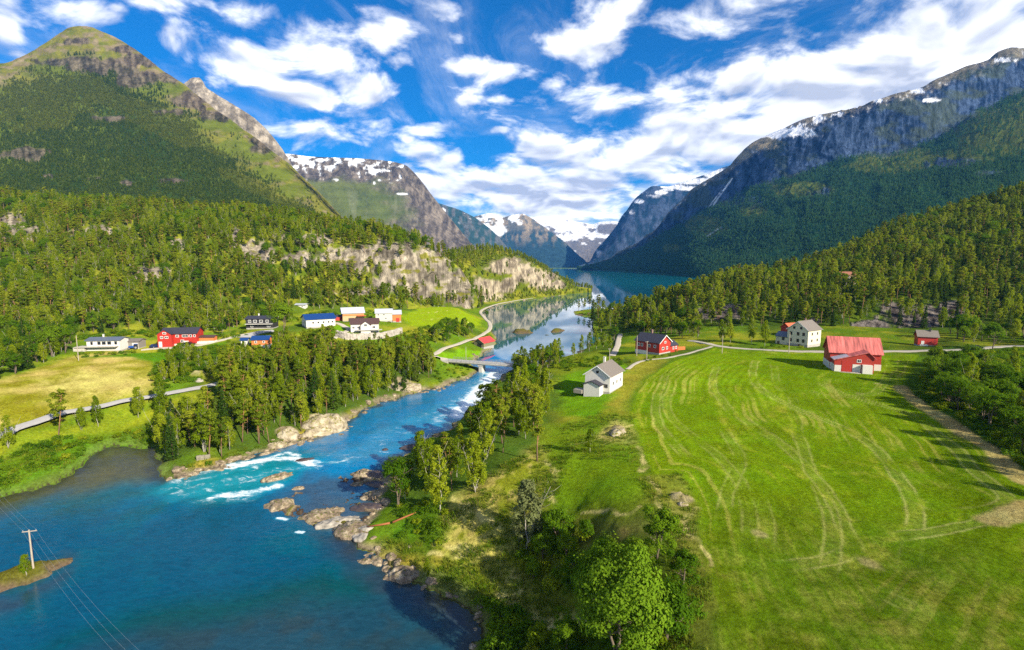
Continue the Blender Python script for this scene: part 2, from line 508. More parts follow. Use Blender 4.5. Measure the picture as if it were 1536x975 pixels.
region([(895, 640), (935, 628), (955, 645), (950, 665), (905, 665)], C_HAY, 2, 0.6)
# shore vegetation
region([(545, 815), (600, 800), (640, 810), (665, 850), (640, 872), (590, 850)], C_OCHRE, 2, 0.45)
region([(600, 780), (660, 760), (680, 800), (640, 840), (570, 815)], (0.06, 0.13, 0.006), 2, 0.3)
region([(700, 880), (900, 935), (1000, 980), (1000, 1100), (690, 1100), (730, 940)], (0.06, 0.12, 0.008), 4, 0.2)
region([(-150, 720), (0, 690), (120, 655), (230, 640), (240, 680), (120, 700), (0, 745), (-150, 770)], (0.07, 0.145, 0.006), 3, 0.25)
region([(380, 690), (470, 640), (520, 630), (510, 650), (440, 672), (300, 716), (270, 712)], C_OCHRE, 1.5, 0.5)

# the mown field
FIELD_PX = [(1068, 522), (1130, 527), (1235, 530), (1330, 532), (1378, 532), (1368, 560), (1350, 582), (1400, 618), (1470, 665), (1540, 720), (1700, 800), (1700, 1150), (1100, 1150),
            (1078, 985), (1066, 900), (1048, 835), (1045, 770), (1020, 712), (975, 712), (958, 660), (948, 615), (968, 570), (1010, 542)]
FIELD = np.array(hits(FIELD_PX))
fx, fy = X1 + (n_mid - 0.5) * 2.0, Y1 + (n_big - 0.5) * 2.0
fm = (X1 > FIELD[:, 0].min() - 5) & (X1 < FIELD[:, 0].max() + 5) & (Y1 > FIELD[:, 1].min() - 5) & (Y1 < FIELD[:, 1].max() + 5)
fd = dist_line(FIELD, fx[fm], fy[fm], True)
fin = inside(FIELD, fx[fm], fy[fm])
fd = np.where(fin, fd, -fd)
# mown swaths run round the field, parallel to its edge
sw = vnoise(fd * 0.62, fd * 0 + 3, seed=41) * 0.6 + vnoise(fd * 1.7, fd * 0 + 9, seed=42) * 0.4
sw = sw * 0.7 + 0.3 * vnoise(fd * 0.9, (X1[fm] + Y1[fm]) * 0.03, seed=43)
along = fbm(X1[fm] / 30, Y1[fm] / 30, octv=3, seed=44)
fcol = lerp3((0.085, 0.152, 0.003), (0.155, 0.240, 0.005), np.clip(0.15 + 0.85 * sw + (along - 0.5) * 0.9, 0, 1))
yel = sstep(0.60, 0.78, sw * 0.45 + n_sml[fm] * 0.3 + n_mid[fm] * 0.35)
fcol = lerp3(fcol, (0.27, 0.27, 0.03), yel * 0.55)
mow = np.sin(fd * 2 * np.pi / 2.1 + 4 * (n_big[fm] - .5)) * sstep(.35, .6, along)
fcol = fcol * (1 + 0.13 * mow)[:, None]
hairs = sstep(0.66, 0.78, vnoise(fd * 1.7 + 50, (X1[fm] - Y1[fm]) * 0.02, seed=48)) * sstep(0.42, 0.62, fbm(X1[fm] / 14, Y1[fm] / 14, octv=3, seed=49))
fcol = lerp3(fcol, (0.30, 0.30, 0.05), hairs * 0.65)
# the near corner is rougher: stubble rows and clover
cx0, cy0 = hit(1280, 930)
rough = sstep(30, 12, np.hypot((X1[fm] - cx0) / 1.3, Y1[fm] - cy0) + (n_mid[fm] - 0.5) * 14)
rows = vnoise((X1[fm] * 0.9 - Y1[fm] * 0.25) * 3.6, Y1[fm] * 0.10, seed=47)
fcol = lerp3(fcol, lerp3((0.060, 0.110, 0.005), (0.17, 0.18, 0.03), sstep(0.40, 0.85, rows * 0.35 + n_sml[fm] * 0.65)), rough * 0.6)
fw = sstep(-0.6, 0.8, fd)
col[fm] = lerp3(col[fm], fcol, fw)

# wheel tracks: pairs of pale lines
TRACKS = [
    [(1010, 575), (1000, 600), (1010, 630), (1060, 670), (1105, 715), (1122, 760), (1127, 800), (1130, 840)],
    [(1075, 545), (1070, 575), (1085, 605), (1150, 650), (1200, 690), (1240, 740), (1265, 790), (1280, 820), (1255, 838)],
    [(1135, 540), (1128, 562), (1150, 590), (1200, 615), (1260, 640), (1320, 680), (1350, 720), (1370, 760), (1368, 810), (1360, 860)],
    [(1160, 545), (1165, 575), (1190, 600), (1198, 650), (1215, 700), (1240, 760), (1250, 810), (1240, 870)],
    [(1225, 570), (1260, 590), (1310, 605), (1380, 630), (1440, 680), (1480, 720), (1510, 750), (1470, 765), (1400, 762), (1360, 740)],
    [(1335, 545), (1328, 570), (1310, 590), (1260, 595), (1200, 585)],
    [(1140, 848), (1200, 846), (1250, 838), (1285, 820)],
    [(1500, 775), (1440, 790), (1380, 800), (1330, 808)],
    [(1085, 640), (1110, 690), (1090, 740), (1085, 790)],
    [(1215, 770), (1245, 765), (1262, 780)],
    [(1140, 740), (1150, 790), (1148, 830)],
    [(1000, 560), (985, 600), (990, 640), (1035, 690)],
    [(1300, 880), (1345, 900), (1400, 930)],
    [(1345, 540), (1352, 552), (1330, 575)],
]
trk = np.zeros(X1.shape)
for k, t in enumerate(TRACKS):
    L = smooth_line(hits(t), 6)
    m = (X1 > L[:, 0].min() - 4) & (X1 < L[:, 0].max() + 4) & (Y1 > L[:, 1].min() - 4) & (Y1 < L[:, 1].max() + 4)
    d = dist_line(L, X1[m] + (n_mid[m] - 0.5) * 1.0, Y1[m] + (n_sml[m] - 0.5) * 0.4)
    broken = sstep(0.30, 0.55, fbm(X1[m] / 6, Y1[m] / 6, octv=3, seed=60 + k))
    e0 = np.hypot(X1[m] - L[0, 0], Y1[m] - L[0, 1]); e1 = np.hypot(X1[m] - L[-1, 0], Y1[m] - L[-1, 1])
    w = np.exp(-((d - 0.95) / 0.19) ** 2) * (0.10 + 0.90 * broken) + 0.22 * np.exp(-(d / 0.9) ** 2) * broken
    w = w * sstep(1.0, 5.0, np.minimum(e0, e1)) * (0.55 + 0.45 * ((k * 7) % 5) / 4)
    trk[m] = np.maximum(trk[m], w)
col = lerp3(col, (0.40, 0.38, 0.12), np.clip(trk * 0.55, 0, 1))
for t, w_ in (([(960, 690), (957, 670), (962, 710)], .8), ([(975, 720), (985, 745), (990, 765)], .6), ([(650, 830), (700, 848), (760, 880), (820, 915), (880, 935)], 1.2),
              ([(660, 812), (720, 835), (780, 870)], .9), ([(1048, 770), (1040, 800), (1050, 830), (1058, 850)], .6), ([(820, 690), (835, 720), (850, 740)], .7), ([(700, 745), (730, 770), (745, 790)], 1.2),
              ([(880, 765), (930, 770), (960, 760)], .5), ([(870, 660), (920, 650), (955, 640)], .6), ([(640, 480), (690, 478), (715, 490)], .6), ([(620, 470), (670, 466), (700, 474)], .5)):
    L = smooth_line(hits(t), 6)
    m = (np.abs(X1 - L[:, 0].mean()) < 40) & (np.abs(Y1 - L[:, 1].mean()) < 40)
    d = dist_line(L, WX[m], WY[m])
    col[m] = lerp3(col[m], (0.44, 0.39, 0.14), sstep(w_, w_ * 0.3, d) * (0.25 + 0.6 * sstep(0.42, 0.6, n_sml[m])))
# dirt strips at the right edge of the field
for t, w_ in (([(1352, 580), (1375, 605), (1420, 632), (1470, 662), (1505, 690), (1540, 725)], 2.1), ([(1490, 780), (1520, 770), (1600, 755)], 2.4)):
    L = smooth_line(hits(t), 6)
    d = dist_line(L, X1 + (n_mid - 0.5) * 2, Y1 + (n_sml - 0.5) * 1.2)
    col = lerp3(col, lerp3((0.30, 0.21, 0.07), (0.42, 0.35, 0.14), n_sml), sstep(w_, w_ * 0.55, d) * 0.9)
# patches where the soil shows
for p, r in (((1305, 845), 1.8), ((1140, 800), 1.2), ((1275, 555), 1.0), ((1315, 575), 1.5), ((1020, 745), 1.6), ((1290, 590), 1.2)):
    x, y = hit(*p)
    d = np.hypot(X1 - x, Y1 - y) + (n_sml - 0.5) * 2
    col = lerp3(col, (0.36, 0.30, 0.13), sstep(r, r * 0.3, d) * 0.6)

# bare rock and gravel along the water
rockband = sstep(2.6, 0.8, sd + (n_mid - 0.5) * 4.5) * (sd > 0) * (1 - 0.85 * ((X1 / Y1 < -0.69) & (Y1 < 170)))
rk = lerp3((0.12, 0.09, 0.06), (0.30, 0.25, 0.17), n_sml * 0.7 + n_mid * 0.3)
col = lerp3(col, rk, rockband * np.where(Y1 < 330, 0.9, 0.6) * np.where((X1 > -22) & (Y1 < 84), 0.35, 1.0))
col = lerp3(col, (0.045, 0.035, 0.025), sstep(0.45, 0.1, sd) * (sd > 0))
isl_c = lerp3((0.12, 0.085, 0.055), (0.085, 0.085, 0.012), sstep(0.35, 0.9, isl_d + (n_sml - 0.5) * 0.6))
col = np.where((isl_d > 0.02)[:, None], isl_c, col)
# rocky knolls on the wooded point
for (px, py), ra, hh in (((490, 632), 5.0, 1.2), ((432, 650), 3.0, 1.0), ((605, 575), 5.0, .8), ((925, 645), 2.2, .7), ((1022, 748), 1.6, .5), ((298, 562), 2.5, 1.4)):
    x, y = hit(px, py)
    r = np.hypot((X1 - x) / 1.25, Y1 - y) / ra + (n_mid - 0.5) * 0.6
    b = sstep(1.0, 0.3, r)
    zg += b * hh + b * (fbm(X1 / 1.6, Y1 / 1.6, octv=3, seed=71, ridge=True) - 0.5) * 0.9
    rc = lerp3((0.16, 0.12, 0.075), (0.42, 0.36, 0.23), fbm(X1 / 1.2, Y1 / 2.4, octv=3, seed=73))
    rc = lerp3(rc, (0.15, 0.15, 0.02), sstep(0.55, 0.7, n_sml))
    col = lerp3(col, rc, sstep(0.95, 0.6, r) * (0.9 if ra > 2.8 else 0.7))
ledge_p = [hit_water(*q) for q in [(395, 755), (430, 738), (480, 722), (530, 704), (580, 700), (575, 760), (548, 792), (525, 806), (480, 794), (440, 780), (400, 770)]]
m = (np.abs(X1 + 22) < 45) & (Y1 > 60) & (Y1 < 130)
dl = dist_line(ledge_p, X1[m], Y1[m], True); dl = np.where(inside(ledge_p, X1[m], Y1[m]), dl, -dl)
dk = np.minimum(dist_line([hit_water(*q) for q in [(412, 757), (450, 772), (480, 782), (515, 796), (540, 803)]], X1[m], Y1[m]), dist_line([hit_water(*q) for q in [(535, 712), (575, 716), (565, 745), (552, 765), (560, 780)]], X1[m], Y1[m]))
hh = -0.55 + 0.55 * sstep(5.0, 1.0, dk) + (fbm(X1[m] / 4.5, Y1[m] / 2.6, octv=5, seed=91, ridge=True) - 0.62) * 2.6
zl = WLV[m] + hh * sstep(-2.5, 2.0, dl) - 1.2 * (1 - sstep(-2.5, 2.0, dl))
up = (zl > zg[m]) & (sd[m] < 0.5)
zg[m] = np.where(up, zl, zg[m])
lc = lerp3((0.055, 0.040, 0.030), (0.26, 0.21, 0.14), sstep(0.05, 0.55, hh + (n_sml[m] - 0.5) * 0.5))
lc = lerp3(lc, (0.11, 0.11, 0.015), sstep(0.25, 0.6, hh) * sstep(0.5, 0.62, n_sml[m]))
col[m] = np.where(up[:, None], lc, col[m])
ZG = zg.reshape(NR, NC)
col *= (0.86 + 0.28 * n_sml)[:, None]

def build_ground_material():
    m = bpy.data.materials.new('ground'); m.use_nodes = True
    g = NT(m.node_tree)
    at = g.n('ShaderNodeAttribute', attribute_name='cover')
    geo = g.n('ShaderNodeNewGeometry')
    p = geo.outputs['Position']
    n1 = g.noise(p, 1.6, 8.0, 0.78)
    n2 = g.noise(p, 0.16, 5.0, 0.62)
    n3 = g.noise(g.vm('MULTIPLY', p, (1.0, 0.35, 1.0)), 4.5, 3.0, 0.7)
    f = g.m('ADD', g.mr(n1, 0.30, 0.70, 0.45, 1.50, 'LINEAR'), g.mr(n2, 0.3, 0.7, -0.14, 0.14, 'LINEAR'))
    f = g.m('ADD', f, g.mr(n3, 0.3, 0.7, -0.18, 0.18, 'LINEAR'))
    c = g.mix(1.0, at.outputs[0], g.n('ShaderNodeCombineColor', ins={0: f, 1: f, 2: f}).outputs[0], 'MULTIPLY')
    hv = g.n('ShaderNodeHueSaturation', ins={'Hue': g.mr(n2, 0.3, 0.7, 0.488, 0.512, 'LINEAR'), 'Color': c})
    bmp = g.n('ShaderNodeBump', ins={'Strength': 0.8, 'Distance': 0.40, 'Height': n1})
    b = g.n('ShaderNodeBsdfDiffuse', ins={'Color': hv.outputs[0], 'Normal': bmp.outputs[0], 'Roughness': 0.6})
    g.n('ShaderNodeOutputMaterial', ins={0: b.outputs[0]})
    return m
V = np.stack([X1, Y1, zg], 1)
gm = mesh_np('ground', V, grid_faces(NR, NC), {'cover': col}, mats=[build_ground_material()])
tag(link('ground', gm), kind='structure')

# ---------------------------------------------------------------- water
wy = np.concatenate([np.linspace(6, 45, 20)[:-1], 1 / np.linspace(1 / 45.0, 1 / 330.0, 330), np.exp(np.linspace(math.log(330), math.log(1400), 70))[1:], np.linspace(1400, 7000, 14)[1:]])
wa = np.concatenate([np.linspace(-2.6, -1.16, 20)[:-1], np.linspace(-1.16, 1.16, 620), np.linspace(1.16, 2.0, 10)[1:]])
AA, YY = np.meshgrid(wa, wy)
wx1, wy1 = (AA * YY).ravel(), YY.ravel()
wz = wl(wy1)
rapid = sstep(80, 100, wy1) * sstep(250, 215, wy1)
wz = wz + rapid * (fbm(wx1 / 5, wy1 / 5, octv=4, seed=81) - 0.5) * 0.35
wsd = lookup(SD, wx1, wy1)
wn = fbm(wx1 / 12, wy1 / 12, octv=4, seed=82); wn2 = fbm(wx1 / 4, wy1 / 4, octv=4, seed=83)
wnx = wx1 + (fbm(wx1 / 10, wy1 / 10, octv=4, seed=84) - .5) * 9; wny = wy1 + (fbm(wx1 / 10, wy1 / 10, octv=4, seed=85) - .5) * 9
wc = lerp3((0.000, 0.062, 0.108), (0.000, 0.145, 0.310), sstep(82, 118, wy1 + (wn - 0.5) * 22))         # deep pool -> river
wc = lerp3(wc, (0.000, 0.085, 0.125), sstep(215, 300, wy1))                                     # glacial lake
wc = lerp3(wc, (0.0, 0.20, 0.27), sstep(700, 1300, wy1))
wc = lerp3(wc, (0.0, 0.080, 0.110), sstep(0.5, 0.75, wn) * (wy1 < 100) * 0.8)
def wregion(pts, c, soft, strength=1.0, nz=0.0):
    global wc
    P = [hit_water(*q) for q in pts]
    d = dist_line(P, wnx, wny, True); d = np.where(inside(P, wnx, wny), d, -d)
    f = sstep(-soft, soft, d) * strength
    if nz: f = f * (1 - nz + nz * sstep(0.35, 0.65, wn2))
    wc = lerp3(wc, c, f)
wregion([(-150, 780), (0, 770), (100, 740), (150, 735), (235, 720), (250, 705), (235, 660), (100, 660), (-150, 740)], (0.066, 0.060, 0.011), 5, 0.95)
wregion([(120, 735), (160, 700), (230, 690), (240, 715), (180, 735)], (0.095, 0.085, 0.016), 3, 0.8, 0.6)
wregion([(90, 750), (150, 730), (250, 725), (260, 740), (150, 765)], (0.016, 0.075, 0.050), 7, 0.8)
wregion([(240, 730), (330, 695), (430, 678), (470, 690), (440, 720), (380, 740), (300, 750), (240, 745)], (0.000, 0.17, 0.20), 5, 0.9)
wregion([(430, 740), (470, 705), (560, 715), (570, 760), (530, 800), (470, 790), (430, 770)], (0.030, 0.062, 0.10), 3, 0.9, 0.35)
wregion([(100, 1010), (230, 930), (420, 895), (560, 880), (640, 890), (740, 950), (720, 1010)], (0.024, 0.032, 0.022), 5, 0.65, 0.4)
wregion([(60, 985), (200, 915), (420, 870), (560, 855), (570, 885), (400, 910), (220, 945)], (0.000, 0.050, 0.030), 5, 0.75)
wregion([(480, 800), (530, 815), (600, 880), (720, 930), (720, 960), (640, 930), (560, 870), (500, 835)], (0.028, 0.032, 0.042), 2.5, 0.85, 0.3)
wregion([(-60, 905), (10, 905), (60, 880), (100, 845), (95, 825), (120, 840), (80, 890), (20, 925), (-60, 930)], (0.030, 0.040, 0.045), 2, 0.7, 0.5)
edge = sstep(3.0, 0.2, -wsd + (wn2 - 0.5) * 3) * (wsd < 0) * (wy1 < 260)
wc = lerp3(wc, (0.030, 0.030, 0.020), edge * 0.8)
foam = np.zeros(wx1.shape)
def foamline(pts, w_, s=1.0):
    global foam
    L = smooth_line([hit_water(*q) for q in pts], 6)
    d = dist_line(L, wx1 + (wn2 - 0.5) * 3.0, wy1 + (wn - 0.5) * 3.0)
    foam = np.maximum(foam, s * sstep(w_, w_ * 0.15, d))
foamline([(320, 703), (360, 697), (400, 690), (440, 688), (465, 695)], 2.6, .95)
foamline([(260, 725), (320, 706), (380, 700)], 3.4, .5)
foamline([(395, 690), (430, 680), (445, 685)], 1.8, .8)
foamline([(318, 747), (360, 743), (395, 734), (414, 727)], 2.7, .85)
foamline([(270, 742), (330, 728), (390, 714)], 5.5, .46)
foamline([(300, 752), (340, 752), (380, 748)], 3.5, .36)
foamline([(412, 706), (440, 703), (470, 700)], 3.0, .42)
foamline([(250, 735), (290, 722), (330, 712)], 4.0, .40)
foamline([(418, 777), (432, 779)], 1.0, 1.0)
foamline([(450, 795), (462, 796)], .7, .9)
foamline([(744, 560), (728, 578), (708, 600), (690, 622)], 7.5, 1.0)
foamline([(690, 600), (670, 620), (650, 632)], 5.0, .5)
foamline([(722, 556), (735, 560), (750, 558)], 2.6, .8)
foamline([(700, 600), (680, 625), (650, 640), (620, 650)], 6.0, .42)
foamline([(640, 640), (600, 665), (560, 680), (520, 690)], 6.0, .34)
foamline([(560, 650), (590, 640), (640, 620)], 4.0, .3)
foamline([(735, 560), (715, 580), (690, 600), (660, 615), (620, 630)], 9.0, .40)
foamline([(620, 630), (570, 660), (530, 680), (490, 685)], 8.0, .30)
foamline([(470, 690), (500, 694), (520, 690)], 1.2, .7)
foamline([(0, 790), (40, 765), (90, 745)], 5, .12)
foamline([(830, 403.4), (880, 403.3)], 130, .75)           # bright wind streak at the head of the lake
foamline([(872, 424.5), (902, 424.0)], 6, .55)
foamline([(722, 464.5), (770, 455.5), (840, 445.0)], 1.6, .35)
chop = np.where(wy1 > 236, 0.02, 1.0) * (0.45 + 0.55 * rapid) + 0.22 * sstep(900, 1500, wy1 + (wn - 0.5) * 400)

def build_water_material():
    m = bpy.data.materials.new('water'); m.use_nodes = True
    g = NT(m.node_tree)
    c = g.n('ShaderNodeAttribute', attribute_name='body').outputs[0]
    fo = g.n('ShaderNodeAttribute', attribute_name='foam').outputs[2]
    ch = g.n('ShaderNodeAttribute', attribute_name='chop').outputs[2]
    p = g.n('ShaderNodeNewGeometry').outputs['Position']
    n1 = g.noise(g.vm('MULTIPLY', p, (0.5, 1.0, 1.0)), 1.3, 6.0, 0.66, 0.7)
    n2 = g.noise(g.vm('MULTIPLY', p, (0.6, 1.0, 1.0)), 0.35, 6.0, 0.72, 1.5)
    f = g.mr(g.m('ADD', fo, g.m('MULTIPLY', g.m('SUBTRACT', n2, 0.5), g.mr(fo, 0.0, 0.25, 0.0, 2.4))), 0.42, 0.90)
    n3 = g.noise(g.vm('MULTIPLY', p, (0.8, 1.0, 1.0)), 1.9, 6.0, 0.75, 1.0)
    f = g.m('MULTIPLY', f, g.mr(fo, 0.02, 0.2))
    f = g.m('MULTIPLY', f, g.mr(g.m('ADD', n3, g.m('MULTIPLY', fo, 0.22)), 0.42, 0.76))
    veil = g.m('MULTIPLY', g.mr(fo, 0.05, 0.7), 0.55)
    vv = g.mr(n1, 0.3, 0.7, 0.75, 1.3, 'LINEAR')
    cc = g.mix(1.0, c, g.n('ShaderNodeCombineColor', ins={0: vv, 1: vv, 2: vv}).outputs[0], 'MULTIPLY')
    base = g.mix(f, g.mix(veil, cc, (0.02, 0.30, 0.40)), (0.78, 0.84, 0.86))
    rough = g.m('ADD', g.mr(ch, 0.0, 0.5, 0.015, 0.07), g.m('MULTIPLY', f, 0.5))
    bmp = g.n('ShaderNodeBump', ins={'Strength': g.mr(ch, 0.0, 1.0, 0.003, 0.48, 'LINEAR'), 'Distance': 0.16, 'Height': n1})
    b = g.n('ShaderNodeBsdfPrincipled', ins={'Base Color': base, 'Roughness': rough, 'IOR': 1.40, 'Normal': bmp.outputs[0]})
    g.n('ShaderNodeOutputMaterial', ins={0: b.outputs[0]})
    return m
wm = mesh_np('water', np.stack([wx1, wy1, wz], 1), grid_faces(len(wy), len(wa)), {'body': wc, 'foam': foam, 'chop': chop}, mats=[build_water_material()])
tag(link('water', wm), kind='structure')
# ---------------------------------------------------------------- hills and mountains: surfaces swept through ridge, ledge and foot lines
def pchip_u(xs, pts):
    pts = np.array(sorted(pts), float)
    x = pts[:, 0]; h = np.diff(x)
    if len(x) < 3:
        return np.interp(xs, x, pts[:, 1]), np.interp(xs, x, pts[:, 2])
    out = []
    for c in (1, 2):
        y = pts[:, c]; dl = np.diff(y) / h
        d = np.zeros(len(x)); d[0], d[-1] = dl[0], dl[-1]
        same = dl[:-1] * dl[1:] > 0
        w1 = 2 * h[1:] + h[:-1]; w2 = h[1:] + 2 * h[:-1]
        with np.errstate(divide='ignore', invalid='ignore'):
            d[1:-1] = np.where(same, (w1 + w2) / (w1 / dl[:-1] + w2 / dl[1:]), 0)
        i = np.clip(np.searchsorted(x, xs) - 1, 0, len(h) - 1)
        t = (xs - x[i]) / h[i]
        out.append((1 + 2 * t) * (1 - t) ** 2 * y[i] + t * (1 - t) ** 2 * h[i] * d[i] + t * t * (3 - 2 * t) * y[i + 1] + t * t * (t - 1) * h[i] * d[i + 1])
    return out[0], out[1]

def loft(rails, back, x0, x1, nu, nseg, amp, scale, seed, gully=0.0, ridge_amp=None, foot_on_ground=False):
    """rails: foot -> ridge, each [(px,py,distance)..]; back=(drop in metres, extra distance)"""
    us = np.linspace(x0, x1, nu)
    R = []
    if foot_on_ground:
        py, d = pchip_u(us, rails[0])
        x, y, z = W3(us, py, d)
        for back_off, dz in ((0.95, -4.0), (1.0, -0.6)):
            xx, yy = x * back_off, y * back_off
            R.append(np.stack([xx, yy, gz(xx, yy) + dz], 1))
        rails = rails[1:]
    for r in rails:
        py, d = pchip_u(us, r)
        R.append(np.stack(W3(us, py, d), 1))
    top = R[-1]
    b1 = top.copy(); k = 1 + back[1] * 0.35 / top[:, 1]
    b1[:, 0] *= k; b1[:, 1] *= k; b1[:, 2] -= back[0] * 0.25
    b2 = top.copy(); k = 1 + back[1] / top[:, 1]
    b2[:, 0] *= k; b2[:, 1] *= k; b2[:, 2] -= back[0]
    R += [b1, b2]
    R = np.array(R)                                   # (rails, nu, 3)
    n = len(R)
    rows, tv = [], []
    for i in range(n - 1):
        p0, p1, p2, p3 = R[max(i - 1, 0)], R[i], R[i + 1], R[min(i + 2, n - 1)]
        m = nseg[i]
        for k in range(m):
            t = k / m
            cr = 0.5 * (2 * p1 + (p2 - p0) * t + (2 * p0 - 5 * p1 + 4 * p2 - p3) * t * t + (-p0 + 3 * p1 - 3 * p2 + p3) * t ** 3)
            li = p1 * (1 - t) + p2 * t
            rows.append(0.45 * cr + 0.55 * li); tv.append(i + t)
    rows.append(R[-1]); tv.append(n - 1)
    P = np.array(rows); tv = np.array(tv)
    nr = len(P)
    du = np.gradient(P, axis=1); dv = np.gradient(P, axis=0)
    N = np.cross(du, dv); N /= np.linalg.norm(N, axis=2, keepdims=True) + 1e-9
    N *= np.sign(N[..., 2:3] + 1e-9)
    Q = P.reshape(-1, 3) / scale
    nz = fbm(Q[:, 0], Q[:, 1], Q[:, 2], octv=6, seed=seed, ridge=True) * 0.6 + fbm(Q[:, 0] * 2.1, Q[:, 1] * 2.1, Q[:, 2] * 2.1, octv=5, seed=seed + 5) * 0.4 - 0.55
    nz = nz.reshape(nr, nu)
    if foot_on_ground:
        nz = nz * sstep(0.9, 1.5, tv)[:, None]
    if gully:
        uu = np.broadcast_to(us, (nr, nu)); vv = np.broadcast_to(tv[:, None], (nr, nu))
        wob = (fbm(uu / 50, vv * 2.5, octv=4, seed=seed + 9) - 0.5) * 110
        gl = fbm((uu + wob) / 24.0, vv * 0.9 + 3, octv=5, seed=seed + 11, ridge=True, gain=0.6) - 0.6
        nz = nz + gully * gl * (0.3 + 1.4 * fbm(uu / 70, vv * 1.2, octv=3, seed=seed + 13))
    fade = np.ones(nr); ridge_row = len(R) - 3
    fade = np.where(np.abs(tv - ridge_row) < 0.35, 0.45 + 0.55 * np.abs(tv - ridge_row) / 0.35, 1.0) if ridge_amp is None else np.where(np.abs(tv - ridge_row) < 0.35, ridge_amp, 1.0)
    dist_k = np.clip(P[..., 1] / P[..., 1].mean(), 0.3, 2.5)
    P = P + N * (nz * fade[:, None] * amp * dist_k)[..., None]
    # final slope
    du = np.gradient(P, axis=1); dv = np.gradient(P, axis=0)
    N = np.cross(du, dv); N /= np.linalg.norm(N, axis=2, keepdims=True) + 1e-9
    N *= np.sign(N[..., 2:3] + 1e-9)
    return dict(P=P, N=N, us=us, tv=tv, nr=nr, nu=nu, px=np.broadcast_to(us, (nr, nu)), tvg=np.broadcast_to(tv[:, None], (nr, nu)), nz=nz)

def ell(L, items, seed=3, rag=0.9, freq=9.0):
    """patches (centre, half sizes in photo pixels) carried over onto the slope, with ragged borders"""
    P = L['P'].reshape(-1, 3)
    px, py = project(P[:, 0], P[:, 1], P[:, 2])
    wob = (fbm(px / freq, py / freq, octv=4, seed=seed) - 0.5) * 2 * rag
    f = np.zeros(len(P))
    for cx, cy_, rx, ry in items:
        r = np.sqrt(((px - cx) / rx) ** 2 + ((py - cy_) / ry) ** 2)
        f = np.maximum(f, sstep(1.15, 0.75, r + wob * 0.6))
    front = (L['tvg'].ravel() <= L['tvg'].max() - 1.9)
    return f * front

def pxnoise(L, fx_, fy_, seed, octv=5, ridge=False):
    P = L['P'].reshape(-1, 3)
    px, py = project(P[:, 0], P[:, 1], P[:, 2])
    return fbm(px / fx_, py / fy_, octv=octv, seed=seed, ridge=ridge)

def build_hill_material(name, scale, bump, streak=0.0):
    m = bpy.data.materials.new(name); m.use_nodes = True
    g = NT(m.node_tree)
    at = g.n('ShaderNodeAttribute', attribute_name='cover')
    rk = g.n('ShaderNodeAttribute', attribute_name='rock').outputs[2]
    p = g.n('ShaderNodeNewGeometry').outputs['Position']
    n1 = g.noise(p, 1.3 / scale, 10.0, 0.74)
    n2 = g.noise(g.vm('MULTIPLY', p, (1.0, 1.0, 0.18)), 2.8 / scale, 10.0, 0.72, 0.6)     # streaks running down the rock
    f1 = g.mr(n1, 0.3, 0.7, 0.60, 1.35, 'LINEAR'); f2 = g.mr(n2, 0.32, 0.68, 0.30, 1.65, 'LINEAR')
    f = g.m('ADD', g.m('MULTIPLY', f1, g.m('SUBTRACT', 1.0, rk)), g.m('MULTIPLY', f2, rk))
    c = g.mix(1.0, at.outputs[0], g.n('ShaderNodeCombineColor', ins={0: f, 1: f, 2: f}).outputs[0], 'MULTIPLY')
    h = g.m('ADD', n1, g.m('MULTIPLY', n2, g.m('MULTIPLY', rk, 1.5)))
    bmp = g.n('ShaderNodeBump', ins={'Strength': bump, 'Distance': scale * 0.22, 'Height': h})
    b = g.n('ShaderNodeBsdfDiffuse', ins={'Color': c, 'Normal': bmp.outputs[0], 'Roughness': 0.5})
    g.n('ShaderNodeOutputMaterial', ins={0: b.outputs[0]})
    return m

def emit(name, L, cover, rock, mat):
    me = mesh_np(name, L['P'].reshape(-1, 3), grid_faces(L['nr'], L['nu']), {'cover': np.clip(cover, 0, 1), 'rock': np.clip(rock, 0, 1)}, mats=[mat])
    return tag(link(name, me), kind='structure')

HILL_NEAR = build_hill_material('hillside', 9.0, 0.9)
HILL_FAR = build_hill_material('mountainside', 60.0, 0.8)
HILL_VFAR = build_hill_material('far mountainside', 150.0, 0.8)

# ---- wooded hill on the left, with its cliff
LH = loft([
    [(-260, 508, 205), (-150, 506, 212), (0, 503, 222), (150, 497, 236), (300, 492, 250), (420, 477, 288), (500, 463, 326), (600, 459, 350), (660, 461, 400), (700, 464, 470), (724, 465, 512)],
    [(-260, 420, 290), (-150, 420, 300), (0, 420, 305), (150, 420, 312), (300, 417, 330), (420, 420, 345), (500, 425, 365), (560, 432, 372), (600, 440, 372), (660, 452, 415), (700, 458, 480), (724, 463, 515)],
    [(-260, 345, 400), (-150, 345, 405), (0, 347, 412), (150, 347, 410), (300, 348, 405), (420, 352, 405), (500, 368, 395), (560, 372, 388), (600, 373, 386), (640, 380, 400), (670, 396, 432), (690, 412, 462), (705, 432, 490), (724, 462, 518)],
    [(-260, 288, 560), (-150, 290, 560), (0, 298, 560), (150, 306, 550), (300, 317, 540), (420, 325, 520), (500, 338, 500), (560, 348, 480), (600, 359, 465), (640, 371, 455), (670, 388, 465), (690, 405, 480), (705, 428, 500), (724, 461, 525)],
], (60, 260), -260, 724, 620, [4, 50, 60, 50, 14, 10], 5.5, 34.0, 101, ridge_amp=0.8, foot_on_ground=True)
